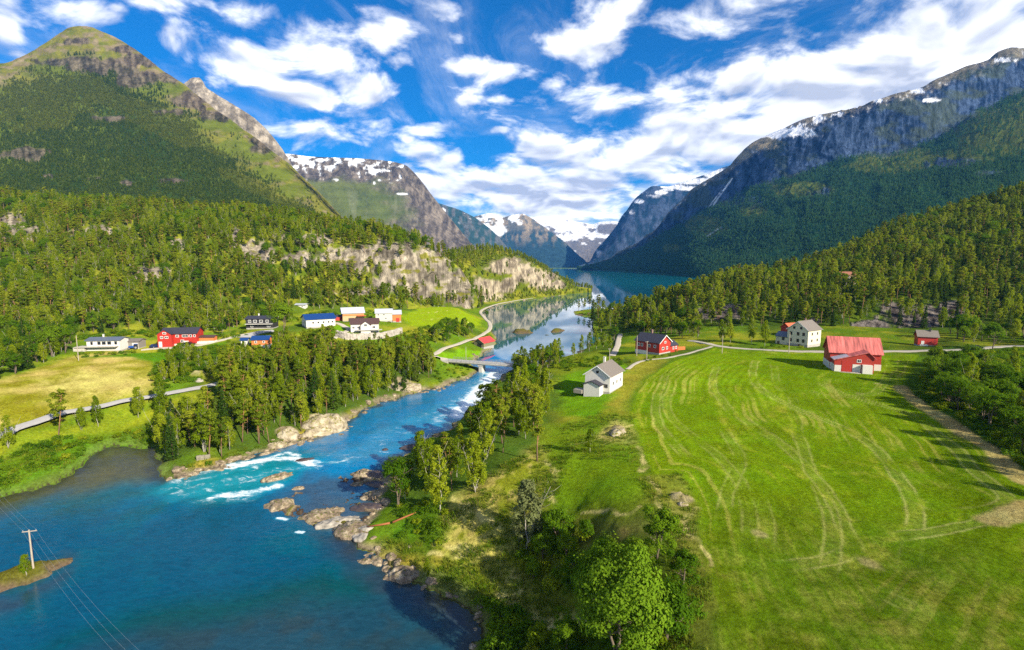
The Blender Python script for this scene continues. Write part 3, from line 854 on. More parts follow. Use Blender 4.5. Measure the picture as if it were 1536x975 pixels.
lh_rock = ell(LH, [(12, 343, 40, 24), (150, 350, 48, 10), (222, 411, 44, 11), (112, 356, 16, 8), (268, 366, 12, 7), (352, 355, 9, 14), (388, 382, 26, 22), (345, 480, 9, 12),
                   (450, 390, 26, 12), (415, 355, 14, 7), (510, 384, 30, 14), (535, 398, 26, 14), (575, 382, 50, 20), (600, 400, 52, 34), (645, 405, 42, 34), (682, 428, 30, 30), (540, 437, 40, 6), (697, 445, 16, 22), (640, 440, 30, 10), (470, 360, 30, 8)], 5, 1.0)
n1 = pxnoise(LH, 14, 10, 201); n2 = pxnoise(LH, 5, 9, 202)
cov = lerp3((0.075, 0.115, 0.010), (0.20, 0.215, 0.018), sstep(0.45, 0.68, n1))
rockc = lerp3((0.105, 0.090, 0.070), (0.37, 0.32, 0.245), sstep(0.3, 0.66, n2 * 0.6 + n1 * 0.4))
rockc = lerp3(rockc, (0.17, 0.165, 0.03), sstep(0.60, 0.70, pxnoise(LH, 12, 7, 203)))
emit('wooded_hill', LH, lerp3(cov, rockc, lh_rock), lh_rock, HILL_NEAR)

# ---- rocky headland on the lake shore behind it
HB = loft([
    [(655, 470, 500), (690, 463, 520), (722, 458.5, 560), (780, 449, 640), (830, 442, 720), (868, 437, 790), (888, 434, 815)],
    [(655, 455, 515), (690, 452, 540), (722, 447, 580), (780, 440, 660), (830, 434.5, 735), (868, 432, 800), (888, 433.5, 820)],
    [(655, 405, 560), (690, 404, 580), (722, 402, 600), (750, 393, 625), (780, 394, 680), (820, 407, 745), (850, 424, 790), (868, 431, 808), (888, 433, 825)],
    [(655, 388, 660), (680, 381, 665), (705, 376, 680), (732, 373, 700), (770, 381, 735), (800, 395, 775), (830, 412, 805), (850, 423, 815), (868, 430, 822), (888, 432.5, 832)],
], (50, 220), 655, 888, 260, [4, 14, 44, 34, 10, 8], 6.5, 38.0, 121, ridge_amp=0.6, foot_on_ground=True)
hb_rock = ell(HB, [(722, 438, 40, 20), (690, 446, 25, 22), (745, 432, 30, 12), (768, 400, 34, 13), (790, 412, 30, 15), (812, 420, 24, 16), (835, 427, 14, 8), (765, 425, 14, 10)], 8, 0.9)
n1 = pxnoise(HB, 9, 7, 211); n2 = pxnoise(HB, 4, 8, 212)
cov = lerp3((0.09, 0.12, 0.010), (0.20, 0.205, 0.018), sstep(0.4, 0.66, n1))
rockc = lerp3((0.14, 0.115, 0.085), (0.42, 0.355, 0.25), sstep(0.3, 0.66, n2 * 0.7 + n1 * 0.3))
emit('rocky_headland', HB, lerp3(cov, rockc, hb_rock), hb_rock, HILL_NEAR)

# ---- wooded hill on the right
RH = loft([
    [(890, 487, 312), (950, 492, 300), (1050, 498, 280), (1200, 494, 264), (1300, 494, 260), (1440, 496, 250), (1536, 502, 236), (1780, 506, 215)],
    [(890, 484, 335), (950, 476, 332), (1050, 456, 318), (1200, 456, 306), (1300, 455, 290), (1440, 455, 280), (1536, 458, 275), (1780, 450, 250)],
    [(890, 481, 365), (950, 470, 372), (1050, 440, 385), (1100, 430, 385), (1200, 420, 385), (1300, 404, 385), (1440, 385, 375), (1536, 375, 365), (1780, 350, 340)],
    [(890, 479, 400), (950, 471, 420), (1000, 458, 445), (1050, 443, 465), (1100, 421, 475), (1150, 415, 480), (1230, 397, 495), (1290, 369, 515), (1350, 343, 525), (1400, 327, 535), (1450, 315, 540), (1536, 285, 540), (1780, 215, 530)],
], (70, 260), 890, 1780, 520, [4, 40, 50, 46, 14, 10], 4.5, 30.0, 141, ridge_amp=0.7, foot_on_ground=True)
rh_rock = ell(RH, [(1375, 476, 60, 18), (1310, 487, 30, 8), (1335, 460, 16, 7), (1428, 466, 26, 14), (1090, 468, 40, 12), (1222, 481, 10, 6), (1052, 470, 24, 8)], 12, 0.7)
n1 = pxnoise(RH, 14, 10, 221); n2 = pxnoise(RH, 5, 8, 222)
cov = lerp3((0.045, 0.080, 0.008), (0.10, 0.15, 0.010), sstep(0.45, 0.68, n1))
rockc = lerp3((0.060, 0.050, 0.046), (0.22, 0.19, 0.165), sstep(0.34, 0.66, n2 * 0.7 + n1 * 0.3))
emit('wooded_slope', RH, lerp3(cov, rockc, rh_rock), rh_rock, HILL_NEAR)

# ---- great mountain on the left
M1 = loft([
    [(-330, 372, 800), (-200, 372, 820), (0, 372, 850), (200, 372, 900), (400, 374, 950), (500, 376, 1000), (565, 396, 1050)],
    [(-330, 250, 1250), (-200, 250, 1250), (0, 255, 1250), (200, 270, 1250), (350, 290, 1250), (450, 322, 1200), (520, 352, 1150), (565, 390, 1100)],
    [(-330, 150, 1700), (-200, 150, 1700), (0, 165, 1700), (120, 170, 1700), (250, 192, 1700), (340, 238, 1600), (430, 292, 1450), (500, 333, 1300), (565, 385, 1180)],
    [(-330, 105, 2050), (-200, 108, 2050), (0, 112, 2050), (80, 98, 2050), (125, 95, 2050), (180, 102, 2050), (240, 132, 2000), (300, 172, 1900), (370, 214, 1750), (440, 268, 1600), (500, 321, 1400), (565, 382, 1230)],
    [(-330, 70, 2200), (-200, 78, 2200), (-60, 94, 2250), (0, 95, 2250), (28, 88, 2250), (60, 72, 2250), (90, 50, 2250), (108, 40, 2250), (125, 38, 2250), (150, 46, 2250), (180, 60, 2230), (215, 83, 2200), (245, 107, 2150), (275, 127, 2100),
     (300, 147, 2050), (330, 170, 1950), (370, 198, 1850), (410, 229, 1750), (440, 253, 1650), (470, 281, 1550), (500, 312, 1450), (530, 346, 1350), (565, 380, 1280)],
], (500, 900), -330, 565, 640, [50, 70, 60, 40, 10, 6], 30.0, 210.0, 161, gully=0.35, ridge_amp=0.35)
P = M1['P'].reshape(-1, 3); pxx, pyy = project(P[:, 0], P[:, 1], P[:, 2])
n1 = pxnoise(M1, 40, 22, 231); n2 = pxnoise(M1, 8, 6, 232); n3 = pxnoise(M1, 22, 5, 233)
slope_t = M1['tvg'].ravel()
ridge_py = np.interp(pxx, [-330, 0, 125, 245, 340, 440, 530], [80, 95, 40, 108, 178, 255, 348])
below = pyy - ridge_py
forest = sstep(18, 95, below + (n1 - 0.5) * 80)
cov = lerp3((0.165, 0.160, 0.024), (0.100, 0.120, 0.014), sstep(0.35, 0.65, n2))       # alpine heath
tan_ = lerp3((0.13, 0.105, 0.055), (0.25, 0.20, 0.11), n2)
cov = lerp3(cov, tan_, sstep(0.46, 0.60, n2 * 0.5 + n3 * 0.5) * sstep(60, 12, below))
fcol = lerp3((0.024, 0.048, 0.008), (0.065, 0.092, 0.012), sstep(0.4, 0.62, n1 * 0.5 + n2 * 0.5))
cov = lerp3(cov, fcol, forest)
sunlit_tint = ell(M1, [(60, 190, 110, 55), (40, 150, 70, 25), (75, 102, 45, 14), (240, 135, 40, 12), (360, 225, 55, 16), (330, 185, 40, 14), (410, 262, 35, 12), (0, 230, 60, 30), (440, 285, 30, 10)], 16, 1.0, 30)
cov = lerp3(cov, lerp3((0.060, 0.095, 0.008), (0.125, 0.150, 0.014), n2), sunlit_tint * 0.8)  # sunlit patches painted into the ground cover as lighter green
m1_rock = ell(M1, [(110, 92, 56, 7), (160, 100, 60, 12), (215, 120, 45, 13), (120, 62, 22, 5), (180, 74, 22, 5), (250, 118, 26, 10), (290, 150, 30, 12), (215, 92, 30, 10), (330, 172, 30, 9), (40, 232, 42, 10), (165, 178, 30, 6), (262, 168, 26, 5), (190, 276, 12, 6),
                   (395, 222, 26, 10), (385, 212, 14, 8), (300, 160, 12, 8), (140, 268, 20, 4), (70, 265, 14, 4), (260, 272, 20, 4)], 18, 1.3, 14) 
rockc = lerp3((0.042, 0.034, 0.032), (0.15, 0.12, 0.09), sstep(0.35, 0.65, pxnoise(M1, 5, 12, 235)))
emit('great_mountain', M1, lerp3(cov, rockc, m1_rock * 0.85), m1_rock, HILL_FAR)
M1_forest = forest * (1 - m1_rock) * (0.25 + 0.75 * sstep(0.3, 0.55, n1 * 0.5 + n2 * 0.5))

# ---- bare spur behind it
M1B = loft([
    [(215, 330, 2500), (470, 330, 2500)],
    [(215, 210, 2750), (295, 190, 2750), (380, 235, 2720), (430, 280, 2700), (470, 310, 2700)],
    [(215, 165, 2950), (255, 140, 2950), (280, 123, 2950), (290, 117, 2950), (298, 117, 2950), (310, 131, 2950), (325, 142, 2950), (350, 157, 2920), (378, 175, 2880), (400, 195, 2850), (415, 212, 2830), (430, 234, 2800), (445, 262, 2800), (470, 300, 2800)],
], (500, 700), 215, 470, 200, [40, 50, 8, 6], 24.0, 160.0, 171, gully=0.5, ridge_amp=0.4)
n2 = pxnoise(M1B, 7, 8, 241)
emit('bare_spur', M1B, lerp3((0.17, 0.145, 0.11), (0.36, 0.31, 0.24), sstep(0.3, 0.68, n2)), n2 * 0 + 0.8, HILL_FAR)

# ---- snow topped mountain in the middle
M2 = loft([
    [(380, 402.5, 3400), (560, 402.5, 3400), (660, 402.5, 3500), (725, 403, 3700), (760, 402, 3900)],
    [(380, 340, 3700), (500, 335, 3750), (600, 350, 3800), (660, 362, 3900), (700, 372, 4000), (725, 386, 4050), (760, 400, 4050)],
    [(380, 272, 4250), (460, 268, 4300), (560, 275, 4300), (610, 290, 4250), (640, 310, 4250), (670, 335, 4250), (700, 362, 4200), (725, 383, 4150), (760, 399, 4120)],
    [(380, 225, 4700), (425, 231, 4700), (440, 232, 4700), (470, 235, 4700), (510, 237, 4650), (550, 239, 4600), (590, 243, 4500), (608, 248, 4450), (620, 258, 4420), (632, 272, 4400), (650, 296, 4380), (675, 327, 4330), (700, 357, 4280), (712, 371, 4250), (735, 392, 4200), (760, 398, 4170)],
], (500, 900), 380, 760, 340, [40, 50, 44, 8, 6], 60.0, 420.0, 181, gully=0.45, ridge_amp=0.25)
P = M2['P'].reshape(-1, 3); pxx, pyy = project(P[:, 0], P[:, 1], P[:, 2])
n1 = pxnoise(M2, 30, 14, 251); n2 = pxnoise(M2, 5, 9, 252); n3 = pxnoise(M2, 12, 5, 253)
grn = lerp3((0.055, 0.085, 0.018), (0.140, 0.155, 0.030), n1)
rk = lerp3((0.090, 0.075, 0.060), (0.225, 0.185, 0.14), sstep(0.3, 0.7, n2))
rmask = np.maximum(sstep(-20, 30, pxx - 585 - (pyy - 300) * 0.30 + (n1 - 0.5) * 90), sstep(285, 262, pyy + (n1 - 0.5) * 40))
cov = lerp3(grn, rk, rmask)
cov = lerp3(cov, (0.30, 0.29, 0.20), sstep(0.60, 0.68, pxnoise(M2, 9, 60, 254)) * (1 - rmask) * 0.18 * sstep(270, 300, pyy))
snow = sstep(0.46, 0.56, n3 * 0.6 + n2 * 0.4 + np.interp(pyy, [232, 244, 252, 268, 285], [0.04, 0.00, -0.05, -0.10, -0.3]) - sstep(590, 615, pxx) * 0.2)
snow = np.maximum(snow, ell(M2, [(604, 291, 9, 1.3), (572, 256, 14, 2.0)], 28, 1.4, 5))
cov = lerp3(cov, (0.80, 0.82, 0.84), snow)
emit('snow_topped_mountain', M2, cov, rmask * (1 - snow), HILL_VFAR)

def simple_mountain(name, rails, x0, x1, nu, seg, amp, sc, seed, fn, mat=None, back=(900, 1500), gully=0.4):
    L = loft(rails, back, x0, x1, nu, seg, amp, sc, seed, gully=gully, ridge_amp=0.22)
    P = L['P'].reshape(-1, 3); a, b = project(P[:, 0], P[:, 1], P[:, 2])
    c, r = fn(L, a, b)
    emit(name, L, c, r, mat or HILL_VFAR)
    return L
def f3(L, a, b):
    n = pxnoise(L, 8, 8, 261); m = pxnoise(L, 5, 10, 262)
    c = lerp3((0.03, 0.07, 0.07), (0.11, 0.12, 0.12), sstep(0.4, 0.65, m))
    return lerp3(c, (0.8, 0.82, 0.85), sstep(0.62, 0.70, n) * sstep(340, 325, b)), m
simple_mountain('blue_ridge', [[(640, 402.6, 4900), (790, 402.6, 5200)], [(640, 350, 5400), (700, 352, 5400), (750, 375, 5500), (790, 398, 5500)],
                [(640, 300, 6000), (665, 307, 6000), (690, 315, 6000), (715, 328, 6000), (740, 348, 6000), (760, 370, 5900), (775, 388, 5800), (790, 399, 5700)]], 640, 790, 160, [26, 36, 6, 5], 70, 500, 263, f3)
def f4(L, a, b):
    n = pxnoise(L, 10, 6, 271); m = pxnoise(L, 5, 9, 272)
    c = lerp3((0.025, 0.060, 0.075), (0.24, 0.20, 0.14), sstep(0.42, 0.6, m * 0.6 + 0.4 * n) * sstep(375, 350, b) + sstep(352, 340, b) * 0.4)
    s = np.maximum(sstep(0.44, 0.52, n + np.interp(b, [322, 335, 350], [0.06, -0.04, -0.3]) - sstep(775, 790, a) * 0.16), ell(L, [(745, 345, 14, 8)], 5, .9, 6))
    return lerp3(c, (0.82, 0.84, 0.86), s), m
simple_mountain('snowy_peak', [[(690, 402.4, 6200), (900, 402.4, 6600)], [(690, 372, 7000), (760, 372, 7000), (830, 372, 7000), (870, 392, 7000), (900, 401, 7000)],
                [(690, 335, 8000), (712, 325, 8000), (735, 320, 8000), (755, 326, 8000), (770, 322, 8000), (783, 321, 8000), (795, 326, 8000), (810, 336, 7900), (830, 350, 7800), (850, 366, 7700), (870, 385, 7600), (885, 398, 7500), (900, 401, 7500)]], 690, 900, 220, [26, 44, 6, 5], 90, 600, 273, f4)
def f5(L, a, b):
    n = pxnoise(L, 12, 5, 281); m = pxnoise(L, 6, 8, 282)
    c = lerp3((0.10, 0.10, 0.10), (0.26, 0.22, 0.17), m)
    s = sstep(0.42, 0.54, n + np.interp(b, [330, 340, 352, 372], [0.3, 0.16, 0.02, -0.3]))
    s = s * (1 - ell(L, [(912, 343, 18, 9)], 7, .6, 6))
    return lerp3(c, (0.88, 0.88, 0.88), s), m
simple_mountain('glacier_plateau', [[(790, 402.2, 9000), (960, 402.2, 9000)], [(790, 366, 10500), (960, 368, 10500)],
                [(790, 331, 12500), (830, 329, 12500), (870, 333, 12500), (888, 336, 12500), (900, 333, 12400), (915, 332, 12400), (935, 333, 12400), (960, 334, 12400)]], 790, 960, 200, [20, 40, 6, 5], 120, 900, 283, f5)
def f6(L, a, b):
    n = pxnoise(L, 12, 5, 291); m = pxnoise(L, 5, 10, 292)
    c = lerp3((0.014, 0.036, 0.060), (0.060, 0.085, 0.135), sstep(0.35, 0.65, m))  # blue of distant air and shade put into the rock colour
    top = np.interp(a, [870, 925, 965, 1000, 1085, 1130], [402, 340, 290, 280, 252, 240])
    s = ell(L, [(1045, 271, 40, 5), (1010, 280, 16, 3), (992, 289, 10, 3), (1030, 283, 20, 3), (1070, 262, 16, 7), (960, 302, 8, 3)], 9, .9, 8)
    s = np.maximum(s, sstep(0.58, 0.66, n) * sstep(16, 6, b - top) * 0.8)
    return lerp3(c, (0.80, 0.82, 0.86), s), m
simple_mountain('dark_blue_mountain', [[(868, 403.2, 5200), (880, 403.2, 5200), (1150, 404.0, 5000)], [(868, 402.9, 5300), (882, 399, 5350), (905, 378, 5500), (940, 355, 5600), (1000, 345, 5700), (1150, 340, 5700)],
                [(868, 402.7, 5400), (883, 397, 5600), (900, 372, 6000), (925, 344, 6100), (950, 318, 6200), (980, 305, 6200), (1150, 290, 6200)],
                [(868, 402.5, 5500), (884, 395, 5800), (895, 374, 6300), (910, 358, 6400), (925, 339, 6500), (940, 316, 6500), (952, 299, 6500), (965, 288, 6500), (980, 279, 6500), (1000, 280, 6500), (1030, 271, 6500), (1060, 261, 6500), (1085, 251, 6500), (1150, 235, 6500)]],
                868, 1150, 280, [26, 30, 24, 6, 5], 80, 520, 293, f6)

# ---- great wall of mountains on the right
M7 = loft([
    [(866, 404.2, 4700), (885, 404.8, 4200), (950, 409, 2900), (1060, 420, 1600), (1200, 427, 1250), (1400, 434, 1000), (1536, 437, 950), (1800, 442, 880)],
    [(866, 403.8, 4750), (885, 402, 4300), (950, 388, 3200), (1060, 374, 2050), (1200, 348, 1650), (1400, 302, 1400), (1536, 268, 1350), (1800, 210, 1250)],
    [(866, 403.5, 4800), (885, 400.5, 4400), (930, 387, 3700), (976, 364, 3350), (1040, 325, 2900), (1130, 285, 2550), (1200, 262, 2380), (1290, 238, 2280), (1390, 217, 2220), (1470, 167, 2300), (1536, 137, 2350), (1800, 55, 2300)],
    [(866, 403.3, 4820), (885, 400, 4450), (930, 383, 3800), (976, 356, 3450), (1012, 317, 3220), (1040, 292, 3080), (1070, 274, 2950), (1100, 262, 2850), (1130, 240, 2720), (1180, 214, 2580), (1250, 186, 2440), (1310, 166, 2380), (1385, 146, 2330), (1450, 118, 2400), (1500, 100, 2450), (1536, 92, 2450), (1800, 30, 2400)],
    [(866, 403.1, 4850), (885, 399.5, 4500), (930, 380, 3900), (976, 352, 3550), (1012, 312, 3350), (1040, 285, 3250), (1070, 265, 3200), (1094, 249, 3180), (1103, 238, 3200), (1121, 220, 3220), (1153, 202, 3250), (1170, 195, 3250), (1210, 178, 3200), (1258, 168, 3100),
     (1285, 164, 2800), (1310, 153, 2700), (1340, 142, 2650), (1385, 131, 2600), (1400, 122, 2600), (1420, 113, 2650), (1450, 100, 2700), (1480, 92, 2750), (1498, 78, 2800), (1520, 72, 2800), (1540, 74, 2800), (1600, 60, 2800), (1800, 15, 2800)],
], (700, 1200), 866, 1800, 680, [60, 70, 56, 26, 8, 6], 40.0, 260.0, 191, gully=0.38, ridge_amp=0.25)
P = M7['P'].reshape(-1, 3); pxx, pyy = project(P[:, 0], P[:, 1], P[:, 2])
n1 = pxnoise(M7, 34, 18, 301); n2 = pxnoise(M7, 6, 6, 302); n3 = pxnoise(M7, 4, 22, 303)
tvf = M7['tvg'].ravel()
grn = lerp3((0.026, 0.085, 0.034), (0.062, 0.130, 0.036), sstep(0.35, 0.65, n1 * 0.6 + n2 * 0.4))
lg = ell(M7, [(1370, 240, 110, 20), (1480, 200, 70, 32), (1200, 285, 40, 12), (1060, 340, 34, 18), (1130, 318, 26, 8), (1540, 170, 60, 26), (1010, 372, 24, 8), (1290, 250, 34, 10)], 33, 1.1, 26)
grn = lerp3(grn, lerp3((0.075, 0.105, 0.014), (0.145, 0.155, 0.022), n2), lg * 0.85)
rk = lerp3((0.014, 0.030, 0.070), (0.075, 0.115, 0.200), sstep(0.32, 0.66, n3 * 0.6 + n2 * 0.4))  # blue of shaded, hazy cliffs put into the rock colour
rk = lerp3(rk, (0.085, 0.105, 0.035), sstep(0.52, 0.64, n1) * 0.55)
rmask = sstep(1.86, 2.10, tvf + (n1 - 0.5) * 0.45) * sstep(890, 960, pxx)
rmask = np.maximum(rmask, ell(M7, [(1430, 246, 40, 8), (1230, 290, 16, 8), (1480, 260, 24, 4), (1100, 300, 40, 14)], 35, 1.2, 10) * 0.8)
cov = lerp3(grn, rk, rmask)
topt = sstep(3.0, 3.5, tvf + (n2 - 0.5) * 0.8)
cov = lerp3(cov, lerp3((0.16, 0.14, 0.10), (0.34, 0.29, 0.20), n2), topt * 0.8)
cov = lerp3(cov, (0.40, 0.32, 0.19), ell(M7, [(1112, 232, 16, 7), (1140, 220, 26, 6)], 36, .6, 8) * 0.8)  # golden sunlight on the outcrop painted into its colour
snow = ell(M7, [(1190, 197, 34, 9), (1165, 203, 22, 6), (1232, 178, 14, 6), (1320, 150, 8, 3), (1508, 90, 16, 3.5), (1400, 150, 14, 4), (1375, 136, 10, 4), (1258, 172, 8, 3)], 37, 1.7, 6)
snow = np.maximum(snow, sstep(0.68, 0.76, n2) * topt * 0.5)
wf = dist_line(smooth_line([(1098, 268), (1085, 286), (1075, 300), (1068, 312), (1065, 322)], 5), pxx, pyy)
wf2 = dist_line(smooth_line([(1083, 285), (1074, 296), (1062, 312)], 5), pxx, pyy)
wf3 = dist_line(smooth_line([(1085, 340), (1070, 348), (1060, 355)], 5), pxx, pyy)
fall = np.maximum(np.maximum(sstep(1.7, 0.5, wf), sstep(1.2, 0.4, wf2) * 0.8), sstep(1.3, .4, wf3) * 0.7) * sstep(0.3, 0.5, n2 + 0.1) * (tvf < 4)
cov = lerp3(cov, (0.80, 0.82, 0.86), np.maximum(snow, fall * 0.85))
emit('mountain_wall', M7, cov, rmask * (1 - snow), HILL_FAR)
M7_forest = (1 - rmask) * (1 - lg * 0.85) * (tvf < 2.2) * (0.4 + 0.6 * sstep(0.35, 0.6, n1))
# ---------------------------------------------------------------- small mesh builder
class MB:
    def __init__(self):
        self.v, self.f = [], []
    def add(self, verts, faces):
        o = len(self.v)
        self.v += [tuple(p) for p in verts]; self.f += [tuple(i + o for i in q) for q in faces]
        return self
    def box(self, cx, cy_, cz, sx, sy, sz, rz=0.0):
        c, s = math.cos(rz), math.sin(rz)
        vs_ = []
        for dz in (-.5, .5):
            for dx, dy in ((-.5, -.5), (.5, -.5), (.5, .5), (-.5, .5)):
                x, y = dx * sx, dy * sy
                vs_.append((cx + x * c - y * s, cy_ + x * s + y * c, cz + dz * sz))
        return self.add(vs_, [(3, 2, 1, 0), (4, 5, 6, 7), (0, 1, 5, 4), (1, 2, 6, 5), (2, 3, 7, 6), (3, 0, 4, 7)])
    def extrude(self, poly, axis, a, b):
        """poly of 2D points, swept from a to b along an axis ('x': poly=(y,z), 'y': poly=(x,z), 'z': poly=(x,y))"""
        n = len(poly)
        def P(u, v, w):
            return (w, u, v) if axis == 'x' else (u, w, v) if axis == 'y' else (u, v, w)
        vs_ = [P(u, v, a) for u, v in poly] + [P(u, v, b) for u, v in poly]
        fs = [tuple(range(n))[::-1], tuple(range(n, 2 * n))] + [(i, (i + 1) % n, n + (i + 1) % n, n + i) for i in range(n)]
        return self.add(vs_, fs)
    def tube(self, pts, radii, n=6):
        pts = [Vector(p) for p in pts]
        o = len(self.v)
        for i, p in enumerate(pts):
            d = (pts[min(i + 1, len(pts) - 1)] - pts[max(i - 1, 0)]).normalized()
            a = d.cross(Vector((0, 0, 1)) if abs(d.z) < 0.9 else Vector((1, 0, 0))).normalized(); b = d.cross(a)
            r = radii[i] if hasattr(radii, '__len__') else radii
            for k in range(n):
                t = 2 * math.pi * k / n
                self.v.append(tuple(p + a * math.cos(t) * r + b * math.sin(t) * r))
        for i in range(len(pts) - 1):
            for k in range(n):
                self.f.append((o + i * n + k, o + i * n + (k + 1) % n, o + (i + 1) * n + (k + 1) % n, o + (i + 1) * n + k))
        self.f.append(tuple(o + k for k in range(n))[::-1]); self.f.append(tuple(o + (len(pts) - 1) * n + k for k in range(n)))
        return self
    def mesh(self, name, mat=None, smooth=False, recalc=True):
        me = bpy.data.meshes.new(name); me.from_pydata(self.v, [], self.f)
        if mat is not None:
            me.materials.append(mat)
        if recalc:
            import bmesh
            bm = bmesh.new(); bm.from_mesh(me); bmesh.ops.recalc_face_normals(bm, faces=bm.faces); bm.to_mesh(me); bm.free()
        if smooth:
            me.polygons.foreach_set('use_smooth', [True] * len(me.polygons))
        me.update()
        return me
    def obj(self, name, mat=None, parent=None, smooth=False):
        return link(name, self.mesh(name, mat, smooth), parent)

def empty(name, loc, rz=0.0):
    o = bpy.data.objects.new(name, None); COL.objects.link(o)
    o.location = loc; o.rotation_euler = (0, 0, rz); o.empty_display_size = 0.5
    return o

_mats = {}
def paint(name, c, rough=0.7, var=0.18, scale=1.5, metal=0.0, bump=0.0, streak=None):
    """painted or weathered surface: base colour with irregular wear"""
    if name in _mats:
        return _mats[name]
    m = bpy.data.materials.new(name); m.use_nodes = True
    g = NT(m.node_tree)
    tc = g.n('ShaderNodeTexCoord').outputs['Object']
    v = g.vm('MULTIPLY', tc, streak) if streak else tc
    n = g.noise(v, scale, 5.0, 0.6)
    f = g.mr(n, 0.25, 0.75, 1 - var, 1 + var, 'LINEAR')
    cc = g.mix(1.0, (*c, 1), g.n('ShaderNodeCombineColor', ins={0: f, 1: f, 2: f}).outputs[0], 'MULTIPLY')
    ins = {'Base Color': cc, 'Roughness': rough, 'Metallic': metal}
    if bump:
        ins['Normal'] = g.n('ShaderNodeBump', ins={'Strength': bump, 'Distance': 0.05, 'Height': n}).outputs[0]
    b = g.n('ShaderNodeBsdfPrincipled', ins=ins)
    g.n('ShaderNodeOutputMaterial', ins={0: b.outputs[0]})
    _mats[name] = m
    return m

WHITE = paint('white painted boards', (0.62, 0.595, 0.535), 0.6, 0.08, 2.0, streak=(1, 1, 6))
CREAM = paint('cream painted boards', (0.62, 0.57, 0.42), 0.6, 0.08, 2.0, streak=(1, 1, 6))
RED = paint('red painted boards', (0.34, 0.024, 0.011), 0.65, 0.2, 2.0, streak=(5, 5, 0.6))
BRIGHTRED = paint('bright red boards', (0.38, 0.022, 0.011), 0.6, 0.15, 2.0, streak=(1, 1, 6))
TAN = paint('raw timber boards', (0.50, 0.32, 0.16), 0.7, 0.2, 2.0, streak=(5, 5, 0.6))
ORANGE = paint('orange stained boards', (0.55, 0.16, 0.04), 0.7, 0.2, 2.0, streak=(5, 5, 0.6))
BLACK = paint('black stained boards', (0.025, 0.024, 0.026), 0.6, 0.2, 2.0)
GREYWOOD = paint('weathered grey boards', (0.22, 0.20, 0.17), 0.8, 0.25, 2.0, streak=(5, 5, 0.6))
OLIVEWOOD = paint('olive weathered boards', (0.17, 0.16, 0.08), 0.8, 0.25, 2.0, streak=(5, 5, 0.6))
R_DARK = paint('dark roof tiles', (0.035, 0.034, 0.045), 0.55, 0.3, 3.0)
R_GREY = paint('grey slate roof', (0.17, 0.145, 0.12), 0.6, 0.35, 2.5, streak=(1, 4, 1))
R_LGREY = paint('pale grey sheet roof', (0.42, 0.45, 0.50), 0.4, 0.15, 2.0, streak=(6, 0.6, 1))
R_BLUE = paint('blue sheet roof', (0.010, 0.045, 0.17), 0.4, 0.15, 2.0, streak=(6, 0.6, 1))
R_SLATE = paint('blue grey slate roof', (0.10, 0.12, 0.16), 0.5, 0.3, 2.5)
R_BROWN = paint('brown roof tiles', (0.075, 0.040, 0.035), 0.6, 0.25, 2.5)
R_RED = paint('red sheet roof', (0.62, 0.05, 0.045), 0.5, 0.15, 2.0)
R_TILE = paint('red clay roof tiles', (0.50, 0.11, 0.04), 0.7, 0.25, 3.0)
R_RUST = paint('faded red corrugated roof', (0.46, 0.115, 0.095), 0.6, 0.75, 1.6, streak=(1.1, 0.10, 0.10))
STONE = paint('foundation stone', (0.33, 0.31, 0.28), 0.85, 0.3, 3.0)
CONC = paint('concrete', (0.46, 0.43, 0.38), 0.85, 0.2, 1.0)
TRIM = paint('white window frames', (0.78, 0.77, 0.74), 0.5, 0.05)
DTRIM = paint('dark bargeboards', (0.05, 0.045, 0.04), 0.5, 0.05)
GLASS = paint('window panes', (0.018, 0.022, 0.028), 0.08, 0.3, 3.0)
DOORB = paint('brown doors', (0.12, 0.07, 0.04), 0.5, 0.1)
BRICK = paint('chimney brick', (0.20, 0.12, 0.10), 0.8, 0.25, 4.0)
STEEL = paint('dull steel', (0.40, 0.41, 0.42), 0.45, 0.1, 1.0, 0.6)
POLE = paint('grey weathered pole', (0.34, 0.29, 0.23), 0.8, 0.25, 2.0, streak=(6, 6, 0.4))

HRECT = []     # (px0, py0, px1, py1, distance) of things that trees must not hide
HPOS = []      # (x, y, radius) cleared ground

# ---------------------------------------------------------------- houses
def face_xf(face, L, Wd):
    """local frame of a wall: origin at its foot centre, u along, n out"""
    return {'F': ((0, -Wd / 2), (1, 0), (0, -1)), 'B': ((0, Wd / 2), (-1, 0), (0, 1)),
            'L': ((-L / 2, 0), (0, -1), (-1, 0)), 'R': ((L / 2, 0), (0, 1), (1, 0))}[face]

def wbox(mb, fr, u, z, w, h, d0, d1):
    (ox, oy), (ux, uy), (nx, ny) = fr
    cx = ox + ux * u + nx * (d0 + d1) / 2; cy_ = oy + uy * u + ny * (d0 + d1) / 2
    return mb.box(cx, cy_, z, abs(ux) * w + abs(nx) * (d1 - d0), abs(uy) * w + abs(ny) * (d1 - d0), h)

def window(parent, fr, u, z, w, h, frame=None, bars=True):
    mb = MB(); t = 0.12
    wbox(mb, fr, u - w / 2 + t / 2, z, t, h, 0.003, 0.07); wbox(mb, fr, u + w / 2 - t / 2, z, t, h, 0.003, 0.07)
    wbox(mb, fr, u, z - h / 2 + t / 2, w - 2 * t, t, 0.003, 0.068); wbox(mb, fr, u, z + h / 2 - t / 2, w - 2 * t, t, 0.003, 0.068)
    if bars and w > 0.9:
        wbox(mb, fr, u, z, 0.07, h - 2 * t, 0.028, 0.062)
    wo = mb.obj('window', frame or TRIM, parent)
    wbox(MB(), fr, u, z, w - 2 * t + 0.01, h - 2 * t + 0.01, 0.003, 0.022).obj('pane', GLASS, wo)
    return wo

